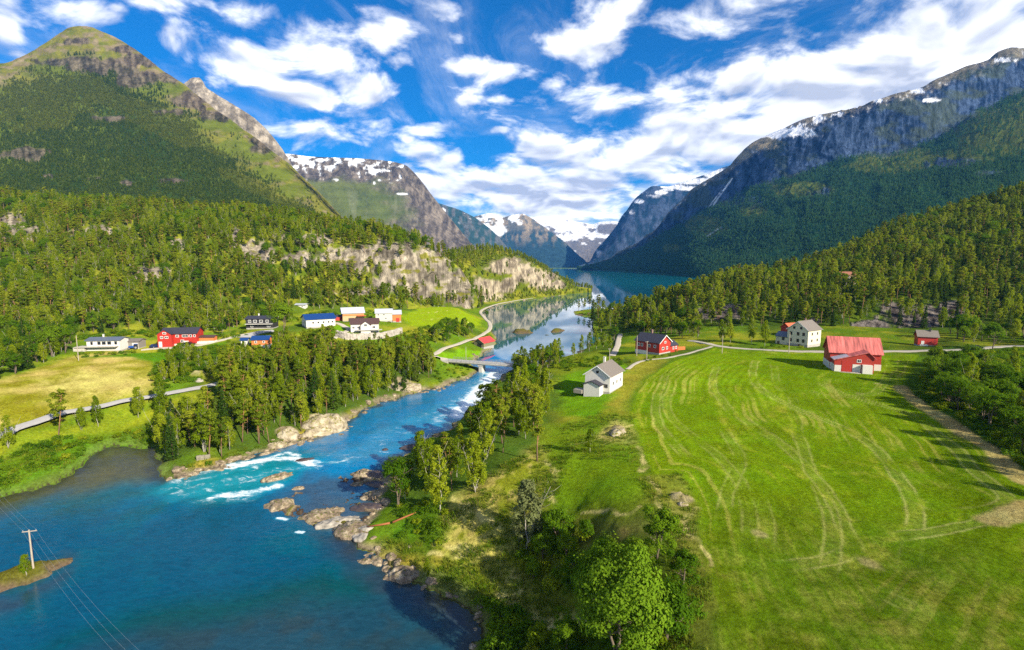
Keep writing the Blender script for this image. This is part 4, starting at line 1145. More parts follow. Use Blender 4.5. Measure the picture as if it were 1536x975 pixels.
def door(parent, fr, u, z0, w, h, mat, name='door', handle=True):
    o = wbox(MB(), fr, u, z0 + h / 2, w, h, 0.003, 0.06).obj(name, mat, parent)
    if handle:
        wbox(MB(), fr, u + w * 0.36, z0 + h * 0.48, 0.12, 0.06, 0.061, 0.11).obj('handle', STEEL, o)
    return o

def gable_walls(L, Wd, h, rh, off=(0, 0)):
    y = Wd / 2
    m = MB().extrude([(-y, -0.0), (y, -0.0), (y, h), (0, h + rh), (-y, h)], 'x', -L / 2, L / 2)
    m.v = [(a + off[0], b + off[1], c) for a, b, c in m.v]
    return m

def gable_roof(L, Wd, h, rh, over=0.45, th=0.16, off=(0, 0), gap=0.012):
    s = rh / (Wd / 2); y = Wd / 2 + over
    zb = h + rh + gap
    poly = [(-y, zb - s * y), (0, zb), (y, zb - s * y), (y, zb - s * y + th), (0, zb + th * 1.15), (-y, zb - s * y + th)]
    m = MB().extrude(poly, 'x', -L / 2 - over, L / 2 + over)
    m.v = [(a + off[0], b + off[1], c) for a, b, c in m.v]
    return m

def house(name, label, cat, px, py, rot, L, Wd, h, rh, wall, roof, found=STONE, fh=0.5, group=None, pos=None, clear=True, trim=None, over=0.45, walls_name='wall'):
    if pos is None:
        x, y = hit(px, py); z = float(gz(x, y))
    else:
        x, y, z = pos
    th = math.radians(rot)
    r = empty(name, (x, y, z), th)
    tag(r, label, cat, group)
    b = gable_walls(L, Wd, h, rh); b.v = [(p[0], p[1], p[2] + fh if p[2] > 0.01 else fh) for p in b.v]
    b.obj(walls_name, wall, r)
    MB().box(0, 0, fh / 2 - 1.5, L - 0.06, Wd - 0.06, fh + 3.0 - 0.01).obj('foundation', found, r)
    ro = gable_roof(L, Wd, h + fh, rh, over).obj('roof', roof, r)
    if trim:
        s = rh / (Wd / 2); yy = Wd / 2 + over; zb = h + fh + rh
        for sx in (-1, 1):
            mb = MB()
            a = sx * (L / 2 + over)
            mb.extrude([(-yy, zb - s * yy - 0.16), (0, zb - 0.16), (yy, zb - s * yy - 0.16), (yy, zb - s * yy + 0.10), (0, zb + 0.10), (-yy, zb - s * yy + 0.10)], 'x', a + sx * 0.003, a + sx * 0.07)
            mb.obj('bargeboard', trim, r)
    if clear:
        HPOS.append((x, y, max(L, Wd) * 0.62 + 1.5))
        f = y * CP - (z - CAM_H) * SP
        X0, Y0 = project(x, y, z); k = F / f
        ext = (abs(math.cos(th)) * L + abs(math.sin(th)) * Wd) / 2
        HRECT.append((X0 - ext * k, Y0 - (h + rh + fh) * k, X0 + ext * k, Y0 - 0.3 * k, y))
    return dict(root=r, roof=ro, L=L, W=Wd, h=h, rh=rh, fh=fh, x=x, y=y, z=z)

def win(H, face, items, frame=None):
    fr = face_xf(face, H['L'], H['W'])
    for u, z, w, hh in items:
        window(H['root'], fr, u, z + H['fh'], w, hh, frame)

def dor(H, face, u, w, hh, mat, name='door', z0=0.05):
    return door(H['root'], face_xf(face, H['L'], H['W']), u, z0, w, hh, mat, name)

def chimney(H, u, v, top, mat=BRICK, w=0.6):
    s = H['rh'] / (H['W'] / 2); z0 = H['h'] + H['fh'] + H['rh'] - s * abs(v) - 0.4
    MB().box(u, v, (z0 + top) / 2, w, w, top - z0).box(u, v, top + 0.05, w + 0.16, w + 0.16, 0.10).obj('chimney', mat, H['roof'])

def annex(H, cx, cy_, L, Wd, h, rh, wall, roof, along='x', names=('annex_wall', 'annex_roof'), over=0.3, base=0.0, lower=-1.5):
    """a lower wing that belongs to the house"""
    m = MB(); y = Wd / 2
    m.extrude([(-y, lower), (y, lower), (y, h), (0, h + rh), (-y, h)], 'x', -L / 2, L / 2)
    r = gable_roof(L, Wd, h, rh, over)
    for mb in (m, r):
        if along == 'y':
            mb.v = [(-b, a, c) for a, b, c in mb.v]
        mb.v = [(a + cx, b + cy_, c + base) for a, b, c in mb.v]
    w_ = m.obj(names[0], wall, H['root']); r_ = r.obj(names[1], roof, H['root'])
    return w_, r_

# white house near the river, dark lean-to against its gable
H = house('white_house', 'white gabled house with grey roof beside the mown field, dark roofed extension on its gable', 'house', 906, 583, 58, 10, 7.2, 4.4, 2.5, WHITE, R_GREY, trim=TRIM)
chimney(H, 1.5, 0.6, 8.7, WHITE, 0.55)
win(H, 'L', [(0, 5.2, 0.7, 0.7), (2.5, 1.6, 1.0, 1.0)], DTRIM)
win(H, 'F', [(-2.5, 2.0, 1.2, 1.2), (0.2, 2.0, 1.2, 1.2), (2.9, 2.0, 1.2, 1.2)])
annex(H, -6.2, 0.6, 2.6, 4.6, 2.5, 0.9, WHITE, R_DARK)
MB().box(-6.9, 4.4, 0.35, 2.6, 2.4, 1.0).obj('porch', GREYWOOD, H['root'])

# red farmhouse
H = house('red_farmhouse', 'red farmhouse with black roof and white windows, low wing behind its right end', 'house', 979, 529, -50, 11, 7.6, 4.0, 2.6, RED, R_DARK, trim=TRIM, fh=0.9)
win(H, 'R', [(-1.4, 1.6, 1.5, 1.1), (1.2, 1.6, 1.1, 1.1), (0, 3.9, 1.3, 0.8)])
win(H, 'F', [(-4, 2.4, 1.1, 1.2), (-2.4, 2.4, 1.1, 1.2), (1.0, 2.4, 1.1, 1.2), (3.5, 2.4, 1.1, 1.2)])
wbox(MB(), face_xf('F', 11, 7.6), -2.5, 0.5, 5.6, 1.5, 0.01, 0.35).obj('white_plinth', WHITE, H['root'])
chimney(H, -1.0, 0.5, 9.0)
annex(H, 3.2, 6.3, 5.0, 4.6, 3.0, 1.5, RED, R_DARK, 'y', ('wing_wall', 'wing_roof'))
window(H['root'], ((5.52, 6.5), (0, 1), (1, 0)), -0.9, 2.0, 1.0, 1.0); window(H['root'], ((5.52, 6.5), (0, 1), (1, 0)), 1.0, 2.0, 1.0, 1.0)

# big white house with wing
H = house('white_farmhouse', 'tall white farmhouse with dark windows and grey roof beside the road', 'house', 1205, 518, 33, 10, 8.4, 6.0, 3.2, CREAM, R_GREY, fh=1.0, trim=TRIM)
win(H, 'L', [(u, z, 1.0, 1.35) for z in (1.5, 4.2) for u in (-2.7, 0.2, 2.4)] + [(-1.5, 6.6, .9, 1.0), (1.3, 6.6, .9, 1.0)], DTRIM)
win(H, 'F', [(2.2, 1.6, .9, 1.1), (2.2, 4.3, .9, 1.1), (-2.0, 1.6, .9, 1.1), (-2.0, 4.3, .9, 1.1)], DTRIM)
dor(H, 'L', 0.9, 1.0, 1.0, DOORB)
chimney(H, 0.5, 0.2, 11.0)
annex(H, -2.6, 6.6, 4.8, 4.6, 3.4, 1.7, CREAM, R_SLATE, 'y', ('wing_wall', 'wing_roof'), lower=-1.0)
window(H['root'], ((-4.92, 6.6), (0, -1), (-1, 0)), 0.8, 2.5, 1.1, 1.2, DTRIM)
door(H['root'], ((-4.92, 6.6), (0, -1), (-1, 0)), -1.2, -0.6, 1.0, 1.9, DOORB)
# outhouse behind it
H2 = house('outhouse', 'small outhouse with red clay roof peeping out behind the tall white farmhouse', 'outbuilding', 1186, 503, 20, 7, 5, 3.4, 1.8, RED, R_TILE)
dor(H2, 'F', 0, 1.6, 2.2, DOORB)

# red barn
H = house('red_barn', 'large red barn with faded red sheet roof and white doors, in the mown field', 'barn', 1276, 550, -21, 14, 9.5, 5.2, 4.2, RED, R_RUST, fh=0.3, over=0.5)
r = H['root']; fr = face_xf('F', 14, 9.5)
for face, ln in (('L', 9.5), ('R', 9.5), ('F', 14)):
    f_ = face_xf(face, 14, 9.5)
    wbox(MB(), f_, 0, 0.85, ln - 0.1, 2.3, 0.004, 0.10).obj('white_wall_base', WHITE, r)
# projecting front with lopsided gable
e = MB(); yb, yf = -4.75, -9.3
e.extrude([(-6.6, -1.2), (4.0, -1.2), (4.0, 4.6), (2.4, 6.2), (-6.6, 3.4)], 'y', yf, yb + 0.3)
e.obj('front_bay', RED, r)
MB().extrude([(-6.95, 3.36), (2.4, 6.26), (4.5, 4.18), (4.5, 4.36), (2.4, 6.48), (-6.95, 3.55)], 'y', yf - 0.45, yb + 2.6).obj('bay_roof', R_RUST, r)
MB().extrude([(-6.9, 3.63), (-2.8, 4.89), (-2.8, 4.95), (-6.9, 3.68)], 'y', yf - 0.3, yb + 0.6).obj('sheet_patch', R_LGREY, r)
bf = ((-1.3, yf), (1, 0), (0, -1))
wbox(MB(), ((-6.6, -7.0), (0, -1), (-1, 0)), 0, 0.8, 4.4, 2.6, 0.004, 0.09).obj('white_side_wall', WHITE, r)
door(r, bf, -4.3, -0.6, 1.8, 2.5, WHITE, 'white_door'); door(r, bf, -1.9, -0.6, 2.7, 4.0, BRIGHTRED, 'red_door')
door(r, bf, 0.75, -0.6, 2.2, 3.0, WHITE, 'white_door'); wbox(MB(), bf, 3.4, 0.8, 2.6, 3.4, 0.01, 1.3).obj('white_porch', WHITE, r)
window(r, bf, 1.3, 3.5, 1.2, 1.0, TRIM); window(r, fr, 5.6, 1.3, 1.2, 0.8)

# red shed with grey roof by the road
H = house('red_shed', 'small red shed with grey roof beside the road, in front of the rock face', 'shed', 1388, 518, -24, 6.4, 4.8, 3.6, 2.0, BRIGHTRED, R_GREY, fh=0.4)
chimney(H, 1.0, -0.4, 6.8, BLACK, 0.5); dor(H, 'F', -1.6, 1.0, 2.0, WHITE)
wbox(MB(), face_xf('F', 6.4, 4.8), -1.2, 0.35, 2.6, 0.7, 0.062, 0.3).obj('white_step', WHITE, H['root'])

# bungalow on the left, long and low
H = house('long_bungalow', 'long white bungalow with low grey roof on a white basement wall, leftmost house', 'house', 163, 525, 8, 11.6, 6, 4.0, 0.8, WHITE, R_SLATE, fh=0.3, over=0.5)
win(H, 'F', [(-4.0, 2.9, 0.8, 1.2), (-1.4, 2.9, 1.1, 1.2), (0.3, 2.9, 1.3, 1.2), (2.2, 2.9, 1.3, 1.2), (4.5, 2.9, 0.9, 1.2)], BLACK)
chimney(H, -1.6, 0.4, 6.2, WHITE, 0.45)
wbox(MB(), face_xf('F', 11.6, 6), -1.8, 2.0, 14.6, 0.22, 0.02, 1.9).obj('balcony', CONC, H['root'])
MB().box(-7.9, -1.8, 0.5, 3.9, 5.0, 2.7).obj('garage', CONC, H['root'])
H = house('grey_garage', 'small grey garage with white door to the right of the long bungalow', 'garage', 204, 522, 6, 5.2, 4.6, 2.6, 0.7, GREYWOOD, R_GREY)
dor(H, 'F', 1.2, 2.2, 2.3, WHITE, 'garage_door', 0.1)

# red house
H = house('red_house', 'large red house with black roof and white windows above the yellow meadow', 'house', 275, 516, 9, 13.4, 6.6, 4.3, 1.9, BRIGHTRED, R_DARK, fh=0.6, found=WHITE)
win(H, 'F', [(-0.6, 3.2, 1.2, 1.0), (2.4, 3.2, 2.4, 1.0), (4.5, 3.2, 0.9, 1.0), (5.9, 3.2, 0.8, 1.0), (1.2, 1.1, 1.3, 1.1)])
chimney(H, 1.0, 0.2, 7.8, BLACK)
annex(H, -4.5, -3.1, 4.4, 5.2, 4.9, 1.7, BRIGHTRED, R_DARK, 'y', ('gable_wing_wall', 'gable_wing_roof'))
gw = ((-4.5, -5.3), (1, 0), (0, -1))
window(H['root'], gw, 0.1, 5.3, 1.3, 0.8); window(H['root'], gw, -1.0, 3.6, 1.1, 1.0); window(H['root'], gw, 0.8, 3.6, 1.3, 1.0)
wbox(MB(), gw, -1.6, 0.8, 1.2, 2.2, 0.004, 0.12).obj('white_corner', WHITE, H['root'])
wbox(MB(), face_xf('F', 13.4, 6.6), 2.6, 0.95, 2.0, 1.7, 0.01, 0.2).obj('white_basement', WHITE, H['root'])
MB().box(8.6, -2.0, 0.2, 3.7, 2.8, 2.2).obj('terrace', WHITE, H['root'])
H = house('woodshed', 'low brown shed with a white wall at the right end of the red house', 'shed', 312, 513, 8, 6, 3.4, 1.6, 0.5, ORANGE, R_BROWN, fh=0.7, found=WHITE)

# dark house at the bend, then the cabin below it
H = house('black_house', 'black timber house with dark roof and white trim at the paved yard', 'house', 394, 492, 5, 12.5, 7, 4.4, 1.0, BLACK, R_DARK, trim=TRIM)
win(H, 'F', [(-4.5, 3.2, 1.3, 1.3), (-2.0, 3.2, 1.5, 1.3), (0.8, 3.2, 1.5, 1.3), (3.6, 3.2, 1.3, 1.3), (-3.6, 1.0, 1.2, 1.3), (4.2, 1.0, 1.5, 1.3)])
chimney(H, -1.5, 0.3, 7.0, WHITE, 0.5)
wbox(MB(), face_xf('F', 12.5, 7), 0, 2.45, 12.4, 0.18, 0.01, 1.5).obj('balcony', WHITE, H['root'])
H = house('blue_roofed_cabin', 'small orange timber cabin with dark blue roof below the paved yard', 'cabin', 393, 519, 10, 6.4, 4.4, 2.3, 1.1, ORANGE, R_BLUE, found=WHITE, fh=0.7)
win(H, 'F', [(-1.6, 1.3, 0.9, 0.9), (1.4, 1.3, 0.9, 0.9)])
H = house('tiny_shed', 'tiny white shed with dark blue roof left of the orange cabin', 'shed', 368, 518, 10, 2.4, 2.4, 1.9, 0.6, WHITE, R_BLUE)

H = house('hillside_hut', 'small white hut with flat grey roof high on the slope above the blue roofed hall', 'hut', 453, 466, 0, 5.6, 4.2, 3.4, 0.5, WHITE, R_LGREY, over=0.7)
win(H, 'F', [(1.2, 2.2, 1.2, 0.9)])
H = house('blue_roofed_hall', 'long white hall with broad dark blue roof and a row of small windows', 'hall', 478, 489, 32, 13.5, 11.5, 3.6, 1.9, WHITE, R_BLUE, over=0.6)
win(H, 'F', [(u, 1.9, 0.8, 0.8) for u in (-3.6, -1.2, 1.2, 3.6, 5.4)], DTRIM); win(H, 'L', [(1.5, 1.9, 0.9, 0.8)], DTRIM)
H = house('timber_barn', 'tan timber barn with pale grey roof behind the white house with brown roof', 'barn', 529, 481, 24, 11, 8.2, 4.2, 2.4, TAN, R_LGREY, over=0.6)
MB().extrude([(-4.1, 2.2), (4.1, 2.2), (4.1, 4.7), (0, 7.05), (-4.1, 4.7)], 'x', -5.58, -5.505).obj('black_gable', BLACK, H['root'])
wbox(MB(), face_xf('F', 11, 8.2), 0, 3.4, 10.9, 0.7, 0.004, 0.08).obj('orange_band', ORANGE, H['root'])
wbox(MB(), face_xf('F', 11, 8.2), -1.0, 0.9, 3.2, 2.0, 0.004, 0.05).obj('dark_opening', BLACK, H['root'])
wbox(MB(), face_xf('F', 11, 8.2), 4.0, 3.0, 4.6, 0.2, 0.01, 2.4).obj('porch_roof', R_TILE, H['root'])
annex(H, -7.4, 1.0, 3.2, 3.6, 2.6, 0.7, BRIGHTRED, R_DARK, 'x', ('lean_to_wall', 'lean_to_roof'))
H = house('white_villa', 'white villa with brown tiled roof and front gable on top of the stone terrace wall', 'house', 548, 498, 12, 12.5, 7.4, 3.9, 2.1, WHITE, R_BROWN)
annex(H, 0.6, -3.4, 4.4, 4.4, 3.9, 1.7, WHITE, R_BROWN, 'y', ('front_gable_wall', 'front_gable_roof'))
win(H, 'F', [(-5, 2.2, 1.2, 1.2), (-2.8, 2.2, 1.2, 1.2), (4.2, 2.2, 1.5, 1.2)]); window(H['root'], ((0.6, -5.6), (1, 0), (0, -1)), 0, 3.9, 1.4, 1.3)
wbox(MB(), face_xf('F', 12.5, 7.4), 2.0, 1.6, 12.0, 0.18, 0.01, 2.7).obj('veranda', CONC, H['root'])
H = house('white_cottage', 'cream white cottage with grey roof joined to a red barn on the green slope', 'house', 576, 481, 15, 9.0, 7, 4.2, 1.9, CREAM, R_LGREY)
win(H, 'F', [(-3.0, 3.2, 1.1, 1.0), (0, 3.2, 1.1, 1.0), (-3.0, 1.2, 1.1, 1.0), (1.0, 1.2, 1.1, 1.0)])
a = math.radians(15)
bx_, by_ = H['x'] + math.cos(a) * 7.0, H['y'] + math.sin(a) * 7.0
H = house('red_hay_barn', 'small bright red hay barn with grey roof at the right end of the white cottage', 'barn', 0, 0, 15, 4.6, 6.6, 4.0, 1.8, ORANGE, R_LGREY, pos=(bx_, by_, float(gz(bx_, by_))))
dor(H, 'F', 0.4, 1.8, 2.2, BRIGHTRED)

# boathouse
H = house('boathouse', 'old wooden boathouse with bright red roof at the edge of the lake', 'boathouse', 726, 519, 58, 9.5, 6.4, 2.4, 2.0, OLIVEWOOD, R_RED, fh=0.3, over=0.6, trim=TAN)
wbox(MB(), face_xf('L', 9.5, 6.4), 0.4, 1.0, 2.6, 2.1, 0.004, 0.05).obj('dark_opening', BLACK, H['root'])

# board fence by the farmhouse
x, y = hit(1022, 525)
mb = MB()
for k in range(14):
    mb.box(-1.5 + k * 0.23, 0, 0.62, 0.20, 0.05, 1.5 + 0.1 * (k % 3))
mb.box(0, 0.06, 0.4, 3.2, 0.06, 0.12).box(0, 0.06, 1.0, 3.2, 0.06, 0.12)
o = mb.obj('board_fence', ORANGE); o.location = (x, y, float(gz(x, y))); o.rotation_euler[2] = math.radians(6)
tag(o, 'short orange board fence at the right end of the red farmhouse', 'fence')

# ---------------------------------------------------------------- stone terrace wall below the villa
def wall_run(name, label, cat, px_pts, h, th, mat, kind=None, course=0.5):
    L = smooth_line(hits(px_pts), 10)
    d = np.concatenate([[0], np.cumsum(np.hypot(*np.diff(L, axis=0).T))])
    rng = random.Random(5)
    mb = MB(); s = 0.0
    while s < d[-1] - 0.4:
        w_ = rng.uniform(0.6, 1.3)
        x = np.interp(s + w_ / 2, d, L[:, 0]); y = np.interp(s + w_ / 2, d, L[:, 1])
        x2 = np.interp(s + w_ / 2 + .3, d, L[:, 0]); y2 = np.interp(s + w_ / 2 + .3, d, L[:, 1])
        a = math.atan2(y2 - y, x2 - x); z0 = float(gz(x, y)) - 0.7
        z = z0
        while z < z0 + 0.7 + h:
            ch = course * rng.uniform(0.8, 1.25)
            mb.box(x + rng.uniform(-.06, .06), y + rng.uniform(-.10, .10), z + ch / 2, w_ - 0.04, th * rng.uniform(.85, 1.1), ch - 0.03, a + rng.uniform(-.05, .05))
            z += ch
        s += w_
    return tag(mb.obj(name, mat), label, cat)
SWALL = paint('rough wall stone', (0.40, 0.36, 0.31), 0.9, 0.45, 0.9)
wall_run('stone_wall', 'high grey dry stone terrace wall holding up the yard of the white villa', 'wall', [(504, 505), (520, 509), (545, 509), (575, 507), (603, 500)], 2.6, 0.8, SWALL)
HRECT.append((505, 491, 603, 511, 225))
wall_run('concrete_ruin', 'low broken concrete wall among the trees at the tip of the wooded point', 'ruin', [(294, 691), (305, 689), (316, 686)], 0.5, 0.4, paint('mossy old concrete', (0.20, 0.18, 0.13), .9, .4), course=0.9)

# ---------------------------------------------------------------- roads and bridge
def surf(name, c1, c2, sc=1.2):
    m = bpy.data.materials.new(name); m.use_nodes = True
    g = NT(m.node_tree)
    p = g.n('ShaderNodeNewGeometry').outputs['Position']
    n = g.noise(p, sc, 5.0, 0.65); n2 = g.noise(p, 0.25, 3.0)
    c = g.mix(g.m('ADD', g.m('MULTIPLY', n, 0.6), g.m('MULTIPLY', n2, 0.4)), (*c1, 1), (*c2, 1))
    b = g.n('ShaderNodeBsdfDiffuse', ins={'Color': c, 'Roughness': 0.6})
    g.n('ShaderNodeOutputMaterial', ins={0: b.outputs[0]})
    return m
ASPH = surf('worn asphalt', (0.18, 0.18, 0.19), (0.36, 0.35, 0.34))
GRAV = surf('pale gravel', (0.24, 0.215, 0.17), (0.44, 0.405, 0.34))

def ribbon(name, px_pts, width, mat, lift=0.10, world=None):
    L = smooth_line(world if world is not None else hits(px_pts), 14)
    T = np.gradient(L, axis=0); T /= np.linalg.norm(T, axis=1, keepdims=True) + 1e-9
    Nn = np.stack([-T[:, 1], T[:, 0]], 1)
    rng = np.random.default_rng(4)
    V = []
    offs = (-0.5, -0.42, -0.2, 0.0, 0.2, 0.42, 0.5)
    zc = [max(float(gz(*(L[i] + Nn[i] * width * o))) for o in (-.5, 0, .5)) for i in range(len(L))]
    zc = np.convolve(np.pad(zc, 2, 'edge'), np.ones(5) / 5, 'valid')
    for i in range(len(L)):
        for o in offs:
            w_ = o * (width + rng.uniform(-.15, .15))
            p = L[i] + Nn[i] * w_
            edge_ = abs(o) > 0.45
            V.append((p[0], p[1], zc[i] + lift + 0.05 * (0.2 - abs(o)) - (0.35 if edge_ else 0.0)))
    me = mesh_np(name, np.array(V), grid_faces(len(L), len(offs)), mats=[mat])
    return tag(link(name, me), kind='structure')
ribbon('road', [(-70, 682), (-10, 659), (30, 643), (100, 622), (180, 606), (250, 592), (300, 581), (345, 571)], 3.6, ASPH)
ribbon('gravel_drive', [(212, 525), (235, 523), (262, 522), (300, 517.5), (330, 511), (352, 505), (372, 501), (392, 497)], 3.6, GRAV)
ribbon('yard', [(366, 507), (378, 502), (392, 498), (410, 496)], 6.5, ASPH, lift=0.16)
ribbon('drive', [(497, 509), (512, 501), (524, 494), (514, 488), (503, 484)], 3.0, GRAV)
ribbon('lake_road', [(600, 541), (640, 535), (668, 524), (692, 516), (716, 507), (733, 497), (735, 488), (727, 478), (721, 468.5), (731, 461.5), (748, 456), (780, 450), (820, 444.2), (855, 438.6)], 2.9, GRAV, lift=0.3)
ribbon('farm_road', [(1035, 511), (1052, 514), (1072, 518), (1120, 523.5), (1180, 526.5), (1240, 527.5), (1320, 527), (1400, 525.5), (1460, 523.5), (1536, 519), (1680, 512)], 3.4, GRAV)
ribbon('farm_path', [(940, 554), (952, 546), (972, 540), (1000, 537), (1040, 528), (1068, 519.5)], 1.7, GRAV, lift=0.06)
ribbon('lane', [(918, 534), (926, 520), (929, 507), (937, 493), (952, 484)], 3.0, GRAV)

# bridge
bz = 3.4
def at_z(px, py, z):
    x, y, dz = ray(px, py); t = (CAM_H - z) / -dz
    return Vector((x * t, y * t, z))
A_, B_ = at_z(676, 540, bz), at_z(800, 548.5, bz)
d_ = (B_ - A_); bl = d_.length; ba = math.atan2(d_.y, d_.x)
br = empty('bridge', tuple(A_), ba)
tag(br, 'pale concrete road bridge with low railings crossing the river outlet of the lake', 'bridge')
MB().extrude([(-2.4, -0.75), (2.4, -0.75), (2.7, -0.25), (2.7, 0.0), (-2.7, 0.0), (-2.7, -0.25)], 'x', 0, bl).obj('deck', CONC, br)
MB().box(bl / 2, 0, 0.03, bl, 4.6, 0.05).obj('roadway', ASPH, br)
for s in (-1, 1):
    mb = MB()
    for k in range(int(bl / 2) + 1):
        mb.box(k * 2.0 + 0.3, s * 2.6, 0.5, 0.09, 0.09, 1.0)
    mb.box(bl / 2, s * 2.6, 0.98, bl, 0.07, 0.08).box(bl / 2, s * 2.6, 0.55, bl, 0.05, 0.10)
    mb.obj('railing', STEEL, br)
pp = at_z(724.5, 556, -0.5); k = (Vector((pp.x, pp.y, bz)) - A_).dot(d_) / bl
MB().extrude([(-0.7, -2.0), (0.7, -2.0), (1.0, 0), (0.7, 2.0), (-0.7, 2.0), (-1.0, 0)], 'z', -7.5, -0.752).box(k * 0, 0, -1.1, 2.2, 4.4, 0.7).obj('pier', CONC, br).location = (k, 0, 0)
MB().box(-1.5, 0, -2.4, 3.0, 5.6, 4.78).obj('abutment', CONC, br)
MB().box(bl + 1.5, 0, -2.4, 3.0, 5.6, 4.78).obj('abutment', CONC, br)
ribbon('bridge_approach', None, 4.4, GRAV, lift=0.4, world=[hit(598, 541), hit(630, 539), (A_.x - 6 * math.cos(ba), A_.y - 6 * math.sin(ba)), (A_.x, A_.y)])

# ---------------------------------------------------------------- poles and wires
def utility_pole(px, py, h, label, rot=0.0, arm=1.8, group=None, pos=None):
    x, y = hit(px, py) if pos is None else pos
    r = empty('utility_pole', (x, y, float(gz(x, y))), rot)
    tag(r, label, 'utility pole', group)
    MB().tube([(0, 0, -1), (0, 0, h)], [0.15, 0.10], 8).obj('post', POLE, r)
    if arm:
        mb = MB().box(0, 0.12, h - 0.3, arm, 0.10, 0.12)
        ar = mb.obj('crossarm', POLE, r)
        for k in (-1, 0, 1):
            MB().tube([(k * arm * 0.44, 0.12, h - 0.24), (k * arm * 0.44, 0.12, h - 0.02)], [0.05, 0.035], 6).obj('insulator', STEEL, ar)
    else:
        MB().tube([(0, 0.14, h - 0.35), (0, 0.14, h - 0.1)], [0.05, 0.035], 6).obj('insulator', STEEL, r)
    return Vector((x, y, float(gz(x, y)) + h)), rot
ip, irot = utility_pole(50, 852, 6.2, 'grey T shaped utility pole standing on the small river island', 0.25, 1.9)
utility_pole(118, 541, 9.0, 'lone utility pole at the left end of the long bungalow', 0.2, 0)
utility_pole(955, 534, 8.0, 'thin pole at the left corner of the red farmhouse', 0, 0)
utility_pole(970, 540, 7.0, 'utility pole with crossarm in front of the red farmhouse', 0.3, 1.2)
utility_pole(914, 550, 6.5, 'utility pole behind the white gabled house', 0.3, 0.9)
utility_pole(1083, 530, 7.0, 'pole on the field side of the farm road, left of the tall white farmhouse', 0, 0)
utility_pole(1183, 530, 8.0, 'pole beside the farm road in front of the tall white farmhouse', 0, 0)
utility_pole(699, 541, 6.5, 'dark lamp pole at the left end of the bridge', 0, 0)
WIRE = paint('pale wire', (0.26, 0.30, 0.34), 0.4, 0.05, 1.0)
mb_w = []
end = at_z(225, 1010, 4.5)
back = Vector((-140.0, 118.0, 13.0))
for k in (-1, 0, 1):
    off = Vector((math.cos(irot) * k * 0.84, math.sin(irot) * k * 0.84, 0))
    pts = []
    for t in np.linspace(0, 1, 15):
        p = (back + off * 1.2).lerp(ip + off, t); p.z -= 4 * t * (1 - t) * 1.6; pts.append(p)
    for t in np.linspace(0, 1, 15)[1:]:
        p = (ip + off).lerp(end + off * 1.3, t); p.z -= 4 * t * (1 - t) * 1.5; pts.append(p)
    tag(MB().tube(pts, 0.0065, 4).obj('power_line', WIRE), 'thin power line strung over the river from the pole on the small island', 'power line', 'power lines over the river')

# ---------------------------------------------------------------- vehicles
TYRE = paint('tyre rubber', (0.02, 0.02, 0.02), 0.8)
def car(px, py, rot, label, c, name='car'):
    x, y = hit(px, py)
    r = empty(name, (x, y, float(gz(x, y)) + 0.12), math.radians(rot)); tag(r, label, 'car')
    body = paint('car paint ' + label[:12], c, 0.25, 0.03)
    MB().extrude([(-2.1, .32), (2.1, .32), (2.12, .62), (1.95, .82), (1.0, .90), (.45, 1.38), (-1.1, 1.42), (-1.75, .98), (-2.08, .88)], 'y', -.85, .85).obj('body', body, r)
    MB().extrude([(.92, .93), (.44, 1.33), (-1.08, 1.37), (-1.6, .98)], 'y', -.858, .858).obj('side_windows', GLASS, r)
    for sx in (-1.3, 1.3):
        for sy in (-1, 1):
            m = MB(); n = 14
            m.extrude([(sx + .32 * math.cos(2 * math.pi * k / n), .32 + .32 * math.sin(2 * math.pi * k / n)) for k in range(n)], 'y', sy * .88 - .1, sy * .88 + .1)
            w_ = m.obj('wheel', TYRE, r)
            MB().extrude([(sx + .18 * math.cos(2 * math.pi * k / 10), .32 + .18 * math.sin(2 * math.pi * k / 10)) for k in range(10)], 'y', sy * .985 - .006, sy * .985 + .006).obj('rim', STEEL, w_)
    return r
car(234, 521.5, 60, 'dark blue car parked on the gravel between grey garage and red house', (0.010, 0.022, 0.09))
car(284, 518.2, 12, 'black car parked in front of the large red house', (0.010, 0.010, 0.012))
car(1464, 523.6, 5, 'dark car on the farm road at the far right', (0.02, 0.02, 0.035))
# tractor
x, y = hit(201, 524)
r = empty('tractor', (x, y, float(gz(x, y)) + .05), math.radians(200)); tag(r, 'blue tractor parked in front of the grey garage', 'tractor')
TB = paint('tractor blue', (0.015, 0.07, 0.30), 0.4)
MB().extrude([(-.2, .7), (1.7, .7), (1.75, 1.35), (-.2, 1.45)], 'y', -.42, .42).obj('bonnet', TB, r)
cab = MB().box(-.75, 0, 1.35, 1.1, 1.2, 1.3).obj('cab', GLASS, r); MB().box(-.75, 0, 2.07, 1.3, 1.4, .12).obj('cab_roof', TB, cab)
for sx, rr in ((-.9, .75), (1.35, .45)):
    for sy in (-1, 1):
        m = MB(); m.extrude([(sx + rr * math.cos(2 * math.pi * k / 16), rr + rr * math.sin(2 * math.pi * k / 16)) for k in range(16)], 'y', sy * .85 - .17, sy * .85 + .17)
        w_ = m.obj('wheel', TYRE, r)
        MB().extrude([(sx + rr * .5 * math.cos(2 * math.pi * k / 12), rr + rr * .5 * math.sin(2 * math.pi * k / 12)) for k in range(12)], 'y', sy * 1.03 - .012, sy * 1.03 + .012).obj('rim', STEEL, w_)

